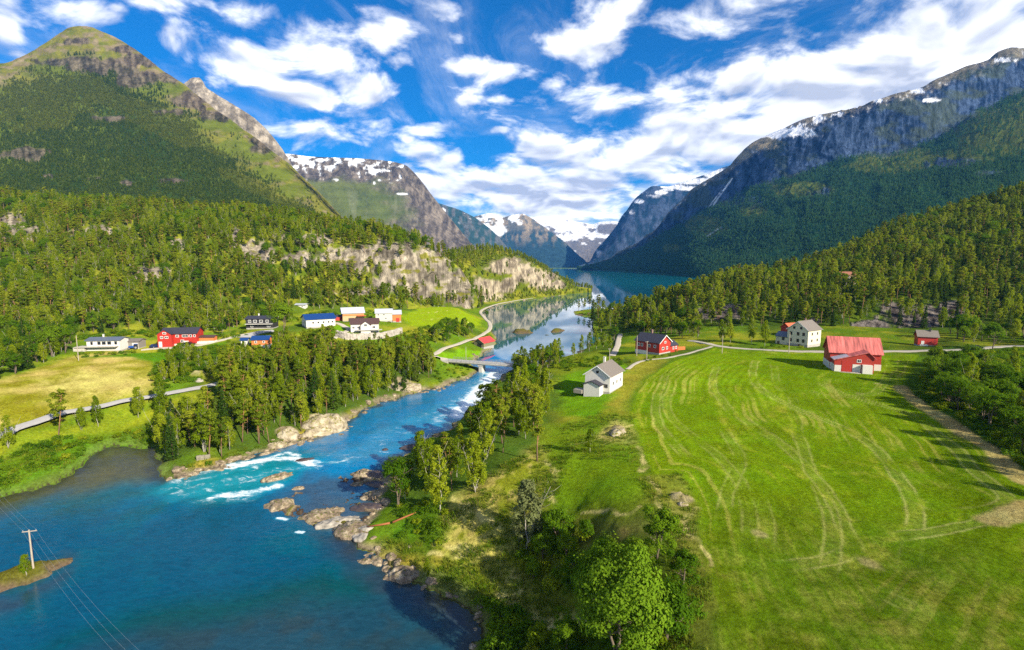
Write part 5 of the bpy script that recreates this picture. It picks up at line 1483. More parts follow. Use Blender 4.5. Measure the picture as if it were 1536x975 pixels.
# ---------------------------------------------------------------- rocks in and beside the river
def rock_mat():
    m = bpy.data.materials.new('river rock'); m.use_nodes = True
    g = NT(m.node_tree)
    geo = g.n('ShaderNodeNewGeometry'); p = geo.outputs['Position']
    n = g.noise(p, 0.9, 6.0, 0.68); n2 = g.noise(p, 2.4, 5.0, 0.6)
    c = g.ramp(n, [(0.30, (0.055, 0.040, 0.030)), (0.48, (0.19, 0.14, 0.09)), (0.60, (0.36, 0.29, 0.19)), (0.75, (0.52, 0.46, 0.36))])
    up = g.n('ShaderNodeSeparateXYZ', ins={0: geo.outputs['Normal']}).outputs[2]
    moss = g.m('MULTIPLY', g.mr(n2, 0.52, 0.62), g.mr(up, 0.6, 0.9))
    c = g.mix(moss, c, (0.10, 0.105, 0.012))
    bm_ = g.n('ShaderNodeBump', ins={'Strength': 0.9, 'Distance': 0.3, 'Height': n})
    b = g.n('ShaderNodeBsdfPrincipled', ins={'Base Color': c, 'Roughness': 0.75, 'Normal': bm_.outputs[0]})
    g.n('ShaderNodeOutputMaterial', ins={0: b.outputs[0]})
    return m
ROCKM = rock_mat()
WETROCK = paint('wet dark rock', (0.060, 0.045, 0.042), 0.35, 0.5, 0.9, bump=0.8)
PALEROCK = paint('bleached rock', (0.27, 0.245, 0.205), 0.85, 0.6, 1.3, bump=1.0)
PALEMOSS = None
def pale_rock_mat():
    m = bpy.data.materials.new('pale mossy rock'); m.use_nodes = True
    g = NT(m.node_tree)
    geo = g.n('ShaderNodeNewGeometry'); p = geo.outputs['Position']
    n = g.noise(p, 0.8, 6.0, 0.7); n2 = g.noise(p, 1.6, 5.0, 0.65)
    c = g.ramp(n, [(0.28, (0.10, 0.075, 0.05)), (0.45, (0.30, 0.25, 0.17)), (0.60, (0.48, 0.42, 0.31)), (0.75, (0.60, 0.55, 0.44))])
    up = g.n('ShaderNodeSeparateXYZ', ins={0: geo.outputs['Normal']}).outputs[2]
    c = g.mix(g.m('MULTIPLY', g.mr(n2, 0.48, 0.60), g.mr(up, 0.3, 0.8)), c, (0.17, 0.16, 0.03))
    b = g.n('ShaderNodeBsdfDiffuse', ins={'Color': c, 'Normal': g.n('ShaderNodeBump', ins={'Strength': 1.0, 'Distance': 0.4, 'Height': n}).outputs[0]})
    g.n('ShaderNodeOutputMaterial', ins={0: b.outputs[0]})
    return m
PALEMOSS = pale_rock_mat()
def rock(px, py, a, b, h, rot, label, mat=ROCKM, name='river_rock', seed=1, group=None, land=False, sink=0.35):
    if land:
        x, y = hit(px, py); z = float(gz(x, y))
    else:
        x, y = hit_water(px, py); z = float(wl(y))
    nu, nv = 44, 20
    U, Vv = np.meshgrid(np.linspace(0, 2 * math.pi, nu, endpoint=False), np.linspace(0, 1, nv))
    r = np.sin(np.minimum(Vv * 1.0, 1) * math.pi * 0.62)
    zz = np.cos(Vv * math.pi * 0.62)
    X, Y, Z = np.cos(U) * r * a, np.sin(U) * r * b, zz * h
    s = 0.55 * min(a, b) + 0.2
    n = fbm(X / s + seed * 7, Y / s + seed * 3, Z / s, octv=5, seed=seed, ridge=True) - 0.55
    n2 = fbm(X / s / 2.5 + seed, Y / s / 2.5, octv=3, seed=seed + 4) - 0.5
    k = 1 + (n * 0.55 + n2 * 0.8)
    X, Y = X * k, Y * k; Z = Z * (1 + n * 1.1 + n2 * .5) - h * sink
    i = np.arange(nu); fs = []
    for q in range(nv - 1):
        for p in range(nu):
            fs.append((q * nu + p, (q + 1) * nu + p, (q + 1) * nu + (p + 1) % nu, q * nu + (p + 1) % nu))
    me = mesh_np(name, np.stack([X.ravel(), Y.ravel(), Z.ravel()], 1), np.array(fs), mats=[mat])
    o = link(name, me); o.location = (x, y, z); o.rotation_euler = (0, 0, math.radians(rot))
    return tag(o, label, 'rock', group)
rock(418, 716, 3.4, 1.2, 1.0, 32, 'long tilted brown slab of rock standing midstream between the two white rapids', seed=3)
rock(419, 757, 2.9, 2.4, 1.1, 10, 'mossy brown rock at the outer end of the ledge, beside the lower white rapid', seed=5)
rock(450, 733, 1.4, 0.6, 0.5, 10, 'small flat brown rock upstream of the mossy one', seed=6)
rock(476, 775, 4.0, 2.3, 0.9, 8, 'broad low mossy rock in the middle of the river ledge', seed=8)
rock(494, 768, 3.0, 1.2, 1.0, 15, 'pale mossy crest lying on the right side of the broad ledge rock', seed=9)
rock(535, 797, 5.0, 2.9, 1.3, -20, 'large mottled shore rock with moss where the ledge meets the bank', seed=11)
rock(505, 784, 3.4, 1.5, 0.8, 25, 'smooth grey rock behind the large mottled shore rock', PALEROCK, seed=12)
rock(546, 712, 3.2, 1.4, 1.1, 0, 'brown layered rock at the top of the quiet shallow', seed=14)
rock(572, 713, 4.4, 1.9, 1.2, 6, 'dark rock shelf running from the quiet shallow under the birches', WETROCK, seed=15)
rock(537, 727, 1.7, 0.7, 0.5, 0, 'small low rock just below the brown layered one', seed=16)
rock(566, 727, 2.6, 1.1, 0.7, -10, 'dark flat rock at the waterline below the birches', WETROCK, seed=17)
rock(560, 744, 2.6, 1.7, 0.9, 10, 'brown rock beside the bank halfway along the quiet shallow', seed=18)
rock(556, 762, 3.0, 1.6, 0.8, 0, 'grey slab at the lower end of the quiet shallow', WETROCK, seed=19)
rock(622, 672, 3.2, 1.6, 1.0, 10, 'dark rock breaking the far edge of the birch grove', WETROCK, seed=20)
rock(598, 690, 3.0, 1.4, 0.7, 0, 'flat dark rock in the water by the birch grove', WETROCK, seed=22)
rock(455, 690, 2.2, 0.9, 0.45, 20, 'wet dark rock at the head of the upper white rapid', WETROCK, seed=23)
rock(578, 675, 0.8, 0.6, 0.4, 0, 'tiny dark rock alone in the blue rapids', WETROCK, seed=24)
rock(690, 668, 2.2, 1.0, 0.9, 10, 'dark rock ledge at the river edge among the pines', WETROCK, seed=29)
rock(545, 803, 1.8, 1.5, .55, 30, 'bleached white rock patch on the shore beside the rusty log', PALEROCK, land=True, seed=25, name='shore_rock')
rock(552, 793, 1.8, 0.7, .45, -10, 'bleached white rock strip behind the shore rock patch', PALEROCK, land=True, seed=26, name='shore_rock')
rock(612, 862, 2.4, 1.6, 1.1, 0, 'rounded ochre boulder on the grassy bank beside the pool', land=True, seed=27, name='boulder')
rock(298, 572, 1.7, 1.1, 1.1, 0, 'pale boulder beside the left road', PALEROCK, land=True, seed=28, name='boulder')
rock(857, 870, 0.9, 0.6, .6, 0, 'small white boulder in the dark bushes left of the big tree', PALEROCK, land=True, seed=31, name='boulder')
rock(1275, 559, 3.0, 1.0, .25, -20, 'flat pale concrete slab on the grass in front of the red barn', PALEROCK, land=True, seed=32, name='slab')
rock(1436, 545, 2.0, 1.4, 1.8, 0, 'dark boulder with pale top among the bushes below the farm road', ROCKM, land=True, seed=33, name='boulder')
rock(1522, 560, 2.6, 1.8, 3.0, 20, 'pointed ochre rock at the right edge below the farm road', ROCKM, land=True, seed=34, name='boulder')
rock(492, 634, 5.6, 3.4, 3.0, 25, 'largest pale rock knoll at the river edge of the wooded point', PALEMOSS, land=True, seed=41, name='rock_knoll', sink=.45)
rock(478, 648, 3.6, 2.0, 2.0, 30, 'pale rock shoulder just downstream of the largest rock knoll', PALEMOSS, land=True, seed=42, name='rock_knoll', sink=.4)
rock(432, 652, 2.4, 1.8, 1.9, 0, 'upright pale rock knoll among the pines on the wooded point', PALEMOSS, land=True, seed=43, name='rock_knoll', sink=.4)
rock(604, 580, 5.5, 2.6, 1.8, 10, 'low pale rock outcrop on the bank between the pines and the bridge', PALEMOSS, land=True, seed=44, name='rock_knoll', sink=.4)
rock(415, 668, 2.6, 1.2, 1.1, 20, 'broken pale rock at the waterline below the upright knoll', PALEMOSS, land=True, seed=45, name='rock_knoll')
rock(926, 648, 2.2, 1.5, .8, 60, 'ochre rocky knoll in the meadow right of the grove', PALEMOSS, land=True, seed=46, name='rock_knoll', sink=.4)
rock(1024, 757, .6, .4, .35, 0, 'small pale rock in the dry strip beside the mown field', PALEMOSS, land=True, seed=47, name='boulder')
# stones along the banks
_st = [rock(800, 300, 1, .8, .55, 0, 'stone', ROCKM, seed=60 + k, name='bank_stone', land=True) for k in range(6)]
_sm = [o.data for o in _st]
for o in _st: bpy.data.objects.remove(o)
_r = np.random.default_rng(9)
def stones(pts, n, zn, smin=.35, smax=1.1, spread=1.3):
    L = jag([hit_water(*p) for p in pts], 3.4, 3)
    for _ in range(n):
        t = _r.uniform(0, len(L) - 1.01); i = int(t); p = L[i] * (1 - t + i) + L[i + 1] * (t - i) + _r.normal(size=2) * spread
        o = bpy.data.objects.new('bank_stone', _sm[_r.integers(0, 6)]); COL.objects.link(o)
        s_ = _r.uniform(smin, smax) ** 1.3
        o.location = (p[0], p[1], max(float(gz(*p)), float(wl(p[1])) - .15)); o.scale = (s_ * _r.uniform(.8, 1.6), s_, s_ * _r.uniform(.6, 1.2)); o.rotation_euler = (0, 0, _r.uniform(0, 6.28))
        tag(o, 'rough bank stone at the waterline ' + zn, 'stone', 'bank stones ' + zn)
stones(LEFT[10:22], 120, 'of the wooded river point')
stones(LEFT[22:26], 16, 'below the left end of the bridge')
stones(RIGHT[26:36], 40, 'of the rock ledge and birch grove')
stones(RIGHT[36:48], 16, 'of the near pool bank', .2, .7, .8)
stones(LEFT[28:35], 18, 'under the lake road', .8, 2.2, 1.5)
# fallen log in two lengths on the bank
LOG = paint('rusty orange wood', (0.26, 0.085, 0.025), 0.75, 0.3, 2.0, streak=(5, 5, 0.5))
def log(pts, r0, r1, label):
    P = []
    for px, py in pts:
        x, y = hit(px, py); P.append((x, y, float(gz(x, y)) + 0.55))
    return tag(MB().tube(P, [r0 + (r1 - r0) * i / (len(P) - 1) for i in range(len(P))], 10).obj('fallen_log', LOG, smooth=True), label, 'log')
log([(551, 794), (568, 792), (585, 789)], 0.12, 0.19, 'rusty orange log lying on the shore beside the bleached rock')
log([(589, 788), (605, 781), (624, 773)], 0.19, 0.11, 'rusty orange log lying in the grass under the birches')
# stacked brown timber by the left road
x, y = hit(262, 628)
r = empty('timber_stack', (x, y, float(gz(x, y))), math.radians(4)); tag(r, 'stack of reddish brown timber beside the left road at the edge of the pines', 'timber stack')
BRW = paint('stacked brown timber', (0.16, 0.075, 0.045), 0.8, 0.35, 2.0)
for row in range(5):
    for k in range(6 - row // 2):
        MB().tube([(-2.3, (k - 2.5 + .5 * (row % 2)) * .38, .2 + row * .33), (2.3, (k - 2.5 + .5 * (row % 2)) * .38, .2 + row * .33)], .18, 8).obj('log', BRW, r)
# ---------------------------------------------------------------- foliage
def leaf_material(name, dark, mid, light, transl=0.30):
    if name in ('pine needles', 'birch leaves', 'broad leaves', 'spruce needles'):
        dark, mid, light = [tuple(v * 1.22 for v in c) for c in (dark, mid, light)]; transl += 0.05
    m = bpy.data.materials.new(name); m.use_nodes = True
    g = NT(m.node_tree)
    oi = g.n('ShaderNodeObjectInfo').outputs['Random']
    ri = g.n('ShaderNodeNewGeometry').outputs['Random Per Island']
    f = g.m('ADD', g.m('MULTIPLY', oi, 0.66), g.m('MULTIPLY', ri, 0.34))
    c = g.ramp(f, [(0.10, dark), (0.5, mid), (0.92, light)])
    d = g.n('ShaderNodeBsdfDiffuse', ins={'Color': c})
    t = g.n('ShaderNodeBsdfTranslucent', ins={'Color': g.mix(0.5, c, (light[0] * 1.3, light[1] * 1.3, light[2], 1))})
    mx = g.n('ShaderNodeMixShader', ins={0: transl, 1: d.outputs[0], 2: t.outputs[0]})
    g.n('ShaderNodeOutputMaterial', ins={0: mx.outputs[0]})
    return m
def G_(c, k=1.0, w=1.0):
    return tuple(v * k for v in c)
LEAF = {
    'pine': leaf_material('pine needles', (0.050, 0.088, 0.008), (0.125, 0.168, 0.010), (0.225, 0.245, 0.018), 0.38),
    'spruce': leaf_material('spruce needles', (0.018, 0.045, 0.008), (0.046, 0.085, 0.010), (0.100, 0.135, 0.014), 0.28),
    'birch': leaf_material('birch leaves', (0.080, 0.135, 0.006), (0.165, 0.225, 0.008), (0.270, 0.305, 0.018), 0.45),
    'broadleaf': leaf_material('broad leaves', (0.036, 0.086, 0.005), (0.080, 0.155, 0.007), (0.155, 0.230, 0.012), 0.42),
    'bright': leaf_material('fresh maple leaves', (0.048, 0.112, 0.006), (0.085, 0.175, 0.008), (0.140, 0.235, 0.014), 0.35),
    'willow': leaf_material('grey willow leaves', (0.085, 0.105, 0.035), (0.130, 0.155, 0.055), (0.190, 0.205, 0.085), 0.3),
    'far': leaf_material('mountain wood leaves', (0.038, 0.072, 0.006), (0.074, 0.118, 0.008), (0.145, 0.180, 0.014), 0.40),
    'grass': leaf_material('grass blades', (0.05, 0.11, 0.005), (0.10, 0.17, 0.008), (0.22, 0.22, 0.03), 0.3),
}
def bark_material(name, low, high, h0, h1, spots=0.0):
    m = bpy.data.materials.new(name); m.use_nodes = True
    g = NT(m.node_tree)
    tc = g.n('ShaderNodeTexCoord').outputs['Object']
    z = g.n('ShaderNodeSeparateXYZ', ins={0: tc}).outputs[2]
    n = g.noise(g.vm('MULTIPLY', tc, (3, 3, 1.2)), 2.0, 4.0, 0.6)
    c = g.mix(g.mr(z, h0, h1), (*low, 1), (*high, 1))
    if spots:
        c = g.mix(g.m('MULTIPLY', g.mr(n, 0.55, 0.62), spots), c, (0.03, 0.028, 0.025, 1))
    c = g.mix(g.mr(n, 0.3, 0.7, 0.0, 0.35), c, (low[0] * .4, low[1] * .4, low[2] * .4, 1))
    b = g.n('ShaderNodeBsdfDiffuse', ins={'Color': c})
    g.n('ShaderNodeOutputMaterial', ins={0: b.outputs[0]})
    return m
BARK = {
    'pine': bark_material('pine bark', (0.17, 0.115, 0.075), (0.36, 0.19, 0.085), 2.0, 6.0),
    'spruce': bark_material('spruce bark', (0.10, 0.075, 0.055), (0.12, 0.09, 0.06), 2, 6),
    'birch': bark_material('birch bark', (0.40, 0.37, 0.32), (0.36, 0.33, 0.27), 0.5, 6.0, 0.8),
    'broadleaf': bark_material('grey bark', (0.15, 0.12, 0.09), (0.18, 0.14, 0.10), 1, 5),
}

class Leaves:
    def __init__(self, rng):
        self.r = rng; self.V = []; self.n = 0; self.pull = 0.22
    def axis(self, c):
        return np.array([0, 0, c[2]])
    def clump(self, c, rad, n, size, flat=1.0, shell=0.45, up=0.35, long=1.0):
        r = self.r
        d = r.normal(size=(n, 3)); d /= np.linalg.norm(d, axis=1, keepdims=True)
        k = (shell + (1 - shell) * r.random((n, 1))) ** 0.7
        p = np.asarray(c) + d * k * np.array([rad, rad, rad * flat])
        nrm = d * 0.85 + (np.asarray(c) - self.axis(c)) * self.pull + r.normal(size=(n, 3)) * 0.38 + np.array([0, 0, up])
        nrm /= np.linalg.norm(nrm, axis=1, keepdims=True)
        t = np.cross(nrm, r.normal(size=(n, 3))); t /= np.linalg.norm(t, axis=1, keepdims=True) + 1e-9
        b = np.cross(nrm, t)
        s = size * (0.6 + 0.8 * r.random((n, 1)))
        q = np.stack([p - t * s * long, p - b * s * 0.55, p + t * s * long, p + b * s * 0.55], 1)
        self.V.append(q.reshape(-1, 3)); self.n += n
        return self
    def mesh(self, name, mat):
        V = np.concatenate(self.V)
        return mesh_np(name, V, np.arange(len(V)).reshape(-1, 4), smooth=False, mats=[mat])

def trunk_mesh(rng, h, r0, bend, limbs, mat, name='trunk', stems=1, spread=0.5, sides=7):
    mb = MB()
    tops = []
    for s in range(stems):
        a = rng.random() * 6.28; lean = spread * (s > 0) + bend * rng.random()
        pts, rr = [], []
        for t in np.linspace(0, 1, 7):
            w_ = 0.12 * h * bend
            pts.append((math.cos(a) * lean * h * 0.25 * t ** 1.3 + rng.normal() * .02 * h * bend, math.sin(a) * lean * h * 0.25 * t ** 1.3 + rng.normal() * .02 * h * bend, -0.4 + (h + .4) * t))
            rr.append(max(r0 * (1 - 0.88 * t) * (1 if s == 0 else .75), 0.02))
        mb.tube(pts, rr, sides); tops.append(pts)
    for (t, length, rise) in limbs:
        P = tops[rng.integers(0, len(tops))]
        i = min(int(t * 6), 5); f = t * 6 - i
        p = np.array(P[i]) * (1 - f) + np.array(P[i + 1]) * f
        a = rng.random() * 6.28
        q1 = p + np.array([math.cos(a) * length * .5, math.sin(a) * length * .5, rise * .4 * length]); q2 = p + np.array([math.cos(a + .3) * length, math.sin(a + .3) * length, rise * length])
        mb.tube([p, q1, q2], [r0 * .32, r0 * .2, r0 * .06], 4)
    return mb.mesh(name, mat, smooth=True, recalc=False)

def make_pine(seed, h=12.0, dens=1.0):
    rng = np.random.default_rng(seed)
    lean = 0.25
    tm = trunk_mesh(rng, h * 0.97, 0.19, 0.35, [(rng.uniform(.3, .6), rng.uniform(.5, 1.4), rng.uniform(-.2, .3)) for _ in range(7)] + [(rng.uniform(.6, .92), rng.uniform(1.0, 1.9), .25) for _ in range(9)], BARK['pine'])
    L = Leaves(rng)
    base = rng.uniform(.36, .52)
    for k in range(26):
        t = base + (1 - base) * (k + .5) / 26
        prof = math.sin(math.pi * min(1, (1.0 - (t - base) / (1 - base)) * 0.80 + 0.14)) ** 0.8
        r = rng.uniform(.35, 1.0) * 2.1 * prof
        a = rng.random() * 6.28
        L.clump((math.cos(a) * r, math.sin(a) * r, h * t + rng.normal() * .25), rng.uniform(.6, 1.05) * (0.6 + .5 * prof), int(58 * dens), .225, .55, .25, .5, 1.2)
    L.clump((0, 0, h * .99), .55, int(40 * dens), .2, 1.1, .1, .4, 1.3)
    return tm, L.mesh('crown', LEAF['pine'])

def make_spruce(seed, h=12.0, dens=1.0, w=2.0):
    rng = np.random.default_rng(seed)
    tm = trunk_mesh(rng, h * .98, 0.18, 0.1, [], BARK['spruce'])
    L = Leaves(rng)
    n = 30
    for k in range(n):
        t = .10 + .90 * k / n
        R = w * (1 - t) ** .85 * rng.uniform(.8, 1.12) + .12
        m = max(4, int(11 * (1 - t) + 3))
        for j in range(m):
            a = rng.random() * 6.28
            rr = R * rng.uniform(.45, 1.0)
            L.clump((math.cos(a) * rr, math.sin(a) * rr, h * t - .28 * rr + rng.normal() * .1), .32 + .10 * R, max(4, int(9 * dens)), .20, .45, .1, .4, 1.5)
    L.clump((0, 0, h * .985), .22, int(16 * dens), .16, 2.2, .1, .2, 1.4)
    return tm, L.mesh('crown', LEAF['spruce'])

def make_birch(seed, h=11.0, dens=1.0, stems=1, mat='birch', R=2.1, open_=0.0):
    rng = np.random.default_rng(seed)
    tm = trunk_mesh(rng, h * .93, .12, .6, [(rng.uniform(.35, .9), rng.uniform(.8, 2.0), rng.uniform(.5, 1.1)) for _ in range(14)], BARK['birch'], stems=stems, spread=.9)
    L = Leaves(rng)
    for k in range(60):
        t = rng.uniform(.17 + open_, 1.0)
        u = (t - .17) / .83
        prof = (math.sin(math.pi * (u ** .75) * .93 + .12)) ** .75 if u < 1 else .2
        r = R * prof * math.sqrt(rng.uniform(.02, 1)) * rng.uniform(.75, 1.1)
        a = rng.random() * 6.28
        rad = rng.uniform(.45, .95) * (.6 + .4 * prof)
        L.clump((math.cos(a) * r, math.sin(a) * r, h * t), rad, int(42 * dens), .185, 1.1, .25, .25, 1.1)
        # hanging sprays
        L.clump((math.cos(a) * r * 1.08, math.sin(a) * r * 1.08, h * t - rad * 1.1), rad * .55, int(14 * dens), .16, 1.9, .1, .1, 1.2)
    return tm, L.mesh('crown', LEAF[mat])

def make_broad(seed, h=10.0, R=3.4, dens=1.0, mat='broadleaf', n=70, leaf=.19, base=.18):
    rng = np.random.default_rng(seed)
    tm = trunk_mesh(rng, h * .8, .22, .5, [(rng.uniform(.25, .9), rng.uniform(1.2, 2.8), rng.uniform(.4, 1.0)) for _ in range(14)], BARK['broadleaf'], stems=2, spread=.8)
    L = Leaves(rng)
    lob = [(rng.random() * 6.28, rng.uniform(.25, .95), rng.uniform(.12, .35)) for _ in range(7)]
    for k in range(n):
        d = rng.normal(size=3); d /= np.linalg.norm(d)
        if d[2] < -.45: d[2] *= -.6
        a = math.atan2(d[1], d[0])
        kk = .80 + sum(w_ * max(0, math.cos(a - la)) ** 3 * max(0, 1 - abs((d[2] + 1) / 2 - lz) * 2.2) for la, lz, w_ in lob)
        rr = rng.uniform(.55, 1.0) ** .5 * kk
        c = (d[0] * R * rr * .82, d[1] * R * rr * .82, h * (base + (1 - base) * (.50 + .47 * d[2] * rr)))
        L.clump(c, rng.uniform(.55, 1.15) * R / 3.2, int(52 * dens), leaf, .72, .3, .45)
    return tm, L.mesh('crown', LEAF[mat])

def make_shrub(seed, mat='broadleaf', R=1.1, h=1.3, n=14, dens=1.0, leaf=.13):
    rng = np.random.default_rng(seed)
    L = Leaves(rng)
    for k in range(n):
        a = rng.random() * 6.28; r = R * math.sqrt(rng.random()) * .85
        L.clump((math.cos(a) * r, math.sin(a) * r, h * rng.uniform(.2, .85) * (1 - .5 * (r / R) ** 2)), rng.uniform(.3, .55) * R, int(34 * dens), leaf, .8, .25, .5)
    return L.mesh('foliage', LEAF[mat])

def make_far(seed, mat='far', h=11.0, R=2.6, cone=False, n=26):
    rng = np.random.default_rng(seed)
    L = Leaves(rng)
    for k in range(n):
        t = (k + .5) / n
        r = R * ((1 - t) * .9 + .05 if cone else math.sin(math.pi * (t * .85 + .13))) * math.sqrt(rng.random())
        a = rng.random() * 6.28
        L.clump((math.cos(a) * r, math.sin(a) * r, h * (.12 + .86 * t)), .8, 4, .95 if not cone else .8, .8, .2, .35)
    return L.mesh('far crown', LEAF[mat])

PROTO = {
    'pine_tree': [make_pine(s, h) for s, h in ((1, 12.5), (2, 11.5), (3, 13.0), (4, 10.5), (5, 12.0))],
    'spruce_tree': [make_spruce(s, h, 1.0, w) for s, h, w in ((11, 12, 2.0), (12, 13.5, 2.3), (13, 10.5, 1.8))],
    'birch_tree': [make_birch(s, h, 1.0, st, 'birch', R, o) for s, h, st, R, o in ((21, 11, 1, 2.0, 0), (22, 10, 2, 2.3, .05), (23, 12, 1, 1.9, .08), (24, 9.5, 2, 2.2, 0), (25, 11.5, 3, 2.5, .04))],
    'broadleaf_tree': [make_broad(s, h, R) for s, h, R in ((31, 9.5, 3.4), (32, 8.5, 3.6), (33, 11, 3.5), (34, 7.5, 3.0))],
}
SHRUB = [make_shrub(s, m_, R, h) for s, m_, R, h in ((41, 'broadleaf', 1.2, 1.5), (42, 'birch', 1.1, 1.3), (43, 'broadleaf', 1.5, 1.1), (44, 'bright', 1.1, 1.2), (45, 'birch', .9, 1.8))]

def plant(kind, x, y, z, s, rz, label, group, variant=None, cat=None):
    tm, cm = PROTO[kind][variant if variant is not None else RNG.integers(0, len(PROTO[kind]))]
    r = bpy.data.objects.new(kind, None); COL.objects.link(r)
    r.location = (x, y, z); r.rotation_euler = (RNG.normal() * .03, RNG.normal() * .03, rz); r.scale = (s * RNG.uniform(.9, 1.1), s * RNG.uniform(.9, 1.1), s)
    tag(r, label, cat or kind.replace('_', ' '), group)
    t = bpy.data.objects.new('trunk', tm); COL.objects.link(t); t.parent = r
    c = bpy.data.objects.new('crown', cm); COL.objects.link(c); c.parent = r
    return r
RNG = np.random.default_rng(77)

# instanced stuff: points carrying turn, size and variety
_src = {}
def source(name, mesh_list):
    if name in _src:
        return _src[name]
    c = bpy.data.collections.new(name)
    for i, ms in enumerate(mesh_list):
        if isinstance(ms, tuple):
            tm, cm = ms
            V = np.empty(len(tm.vertices) * 3); tm.vertices.foreach_get('co', V); V = V.reshape(-1, 3)
            tf = [list(p.vertices) for p in tm.polygons]
            W_ = np.empty(len(cm.vertices) * 3); cm.vertices.foreach_get('co', W_); W_ = W_.reshape(-1, 3)
            me = bpy.data.meshes.new('whole tree')
            o_ = len(V)
            me.from_pydata(V.tolist() + W_.tolist(), [], tf + (np.arange(len(W_)).reshape(-1, 4) + o_).tolist())
            me.materials.append(tm.materials[0]); me.materials.append(cm.materials[0])
            me.polygons.foreach_set('material_index', [0] * len(tf) + [1] * (len(W_) // 4))
        else:
            me = ms
        ob = bpy.data.objects.new('%s %02d' % (name, i), me)
        c.objects.link(ob)
    _src[name] = c
    return c

_ng = {}
def scatter_group(coll):
    if coll.name in _ng:
        return _ng[coll.name]
    ng = bpy.data.node_groups.new('scatter ' + coll.name, 'GeometryNodeTree')
    ng.interface.new_socket('Geometry', in_out='INPUT', socket_type='NodeSocketGeometry')
    ng.interface.new_socket('Geometry', in_out='OUTPUT', socket_type='NodeSocketGeometry')
    N = ng.nodes; gi = N.new('NodeGroupInput'); go = N.new('NodeGroupOutput')
    ci = N.new('GeometryNodeCollectionInfo'); ci.inputs['Collection'].default_value = coll
    ci.inputs['Separate Children'].default_value = True; ci.inputs['Reset Children'].default_value = True
    ip_ = N.new('GeometryNodeInstanceOnPoints'); ip_.inputs['Pick Instance'].default_value = True
    def at(nm, t):
        a = N.new('GeometryNodeInputNamedAttribute'); a.data_type = t; a.inputs['Name'].default_value = nm; return a.outputs['Attribute']
    lk = ng.links.new
    lk(gi.outputs[0], ip_.inputs['Points']); lk(ci.outputs[0], ip_.inputs['Instance'])
    lk(at('variety', 'INT'), ip_.inputs['Instance Index'])
    cx = N.new('ShaderNodeCombineXYZ'); lk(at('turn', 'FLOAT'), cx.inputs[2]); lk(cx.outputs[0], ip_.inputs['Rotation'])
    lk(at('size', 'FLOAT'), ip_.inputs['Scale'])
    lk(ip_.outputs[0], go.inputs[0])
    _ng[coll.name] = ng
    return ng

def stuff(name, label, cat, P, size, variety, coll):
    P = np.asarray(P, np.float32)
    me = bpy.data.meshes.new(name)
    me.vertices.add(len(P)); me.vertices.foreach_set('co', P.ravel())
    a = me.attributes.new('turn', 'FLOAT', 'POINT'); a.data.foreach_set('value', RNG.uniform(0, 6.28, len(P)).astype(np.float32))
    a = me.attributes.new('size', 'FLOAT', 'POINT'); a.data.foreach_set('value', np.asarray(size, np.float32))
    a = me.attributes.new('variety', 'INT', 'POINT'); a.data.foreach_set('value', np.asarray(variety, np.int32))
    o = link(name, me)
    md = o.modifiers.new('scatter', 'NODES'); md.node_group = scatter_group(coll)
    return tag(o, label, cat, kind='stuff')

# ---------------------------------------------------------------- where trees stand
TREES = []     # (kind, x, y, z, size, zone)
def clear_of_houses(x, y, z, h):
    for hx, hy, hr in HPOS:
        if (x - hx) ** 2 + (y - hy) ** 2 < hr * hr:
            return False
    X, Y = project(x, y, z); f = y * CP - (z - CAM_H) * SP; k = F / f
    top = Y - h * k; w_ = 1.6 * k
    for a, b, c, d, dist in HRECT:
        if y < dist and X + w_ > a and X - w_ < c and top < d - (d - b) * 0.22 and Y > b:
            return False
    return True

def poisson(poly_px, spacing, seed, jitter=0.9):
    P = hits(poly_px)
    xs = [p[0] for p in P]; ys = [p[1] for p in P]
    r = np.random.default_rng(seed)
    gx, gy_ = np.meshgrid(np.arange(min(xs), max(xs), spacing), np.arange(min(ys), max(ys), spacing))
    x = gx.ravel() + r.uniform(-.5, .5, gx.size) * spacing * jitter; y = gy_.ravel() + r.uniform(-.5, .5, gx.size) * spacing * jitter
    m = inside(P, x, y) & (lookup(SD, x, y) > 1.2)
    return np.stack([x[m], y[m]], 1)

def zone(poly, spacing, mix_, smin, smax, zname, seed, keep=None):
    r = np.random.default_rng(seed + 500)
    kinds = list(mix_); w_ = np.array([mix_[k] for k in kinds], float); w_ /= w_.sum()
    cl = None
    for x, y in poisson(poly, spacing, seed):
        z = float(gz(x, y)) - 0.05
        # species grow in patches
        n = float(vnoise(np.array([x / 14.0]), np.array([y / 14.0]), seed=seed)[0])
        k = kinds[int(np.searchsorted(np.cumsum(w_), min(.999, max(0, .40 * (n - .5) + r.random()))))] if len(kinds) > 1 else kinds[0]
        s = r.uniform(smin, smax)
        if keep and not keep(x, y):
            continue
        if clear_of_houses(x, y, z, 11 * s):
            TREES.append((k, x, y, z, s, zname))
        elif clear_of_houses(x, y, z, 11 * s * .5):
            TREES.append(('birch_tree' if 'pine' in k else k, x, y, z, s * .5, zname))

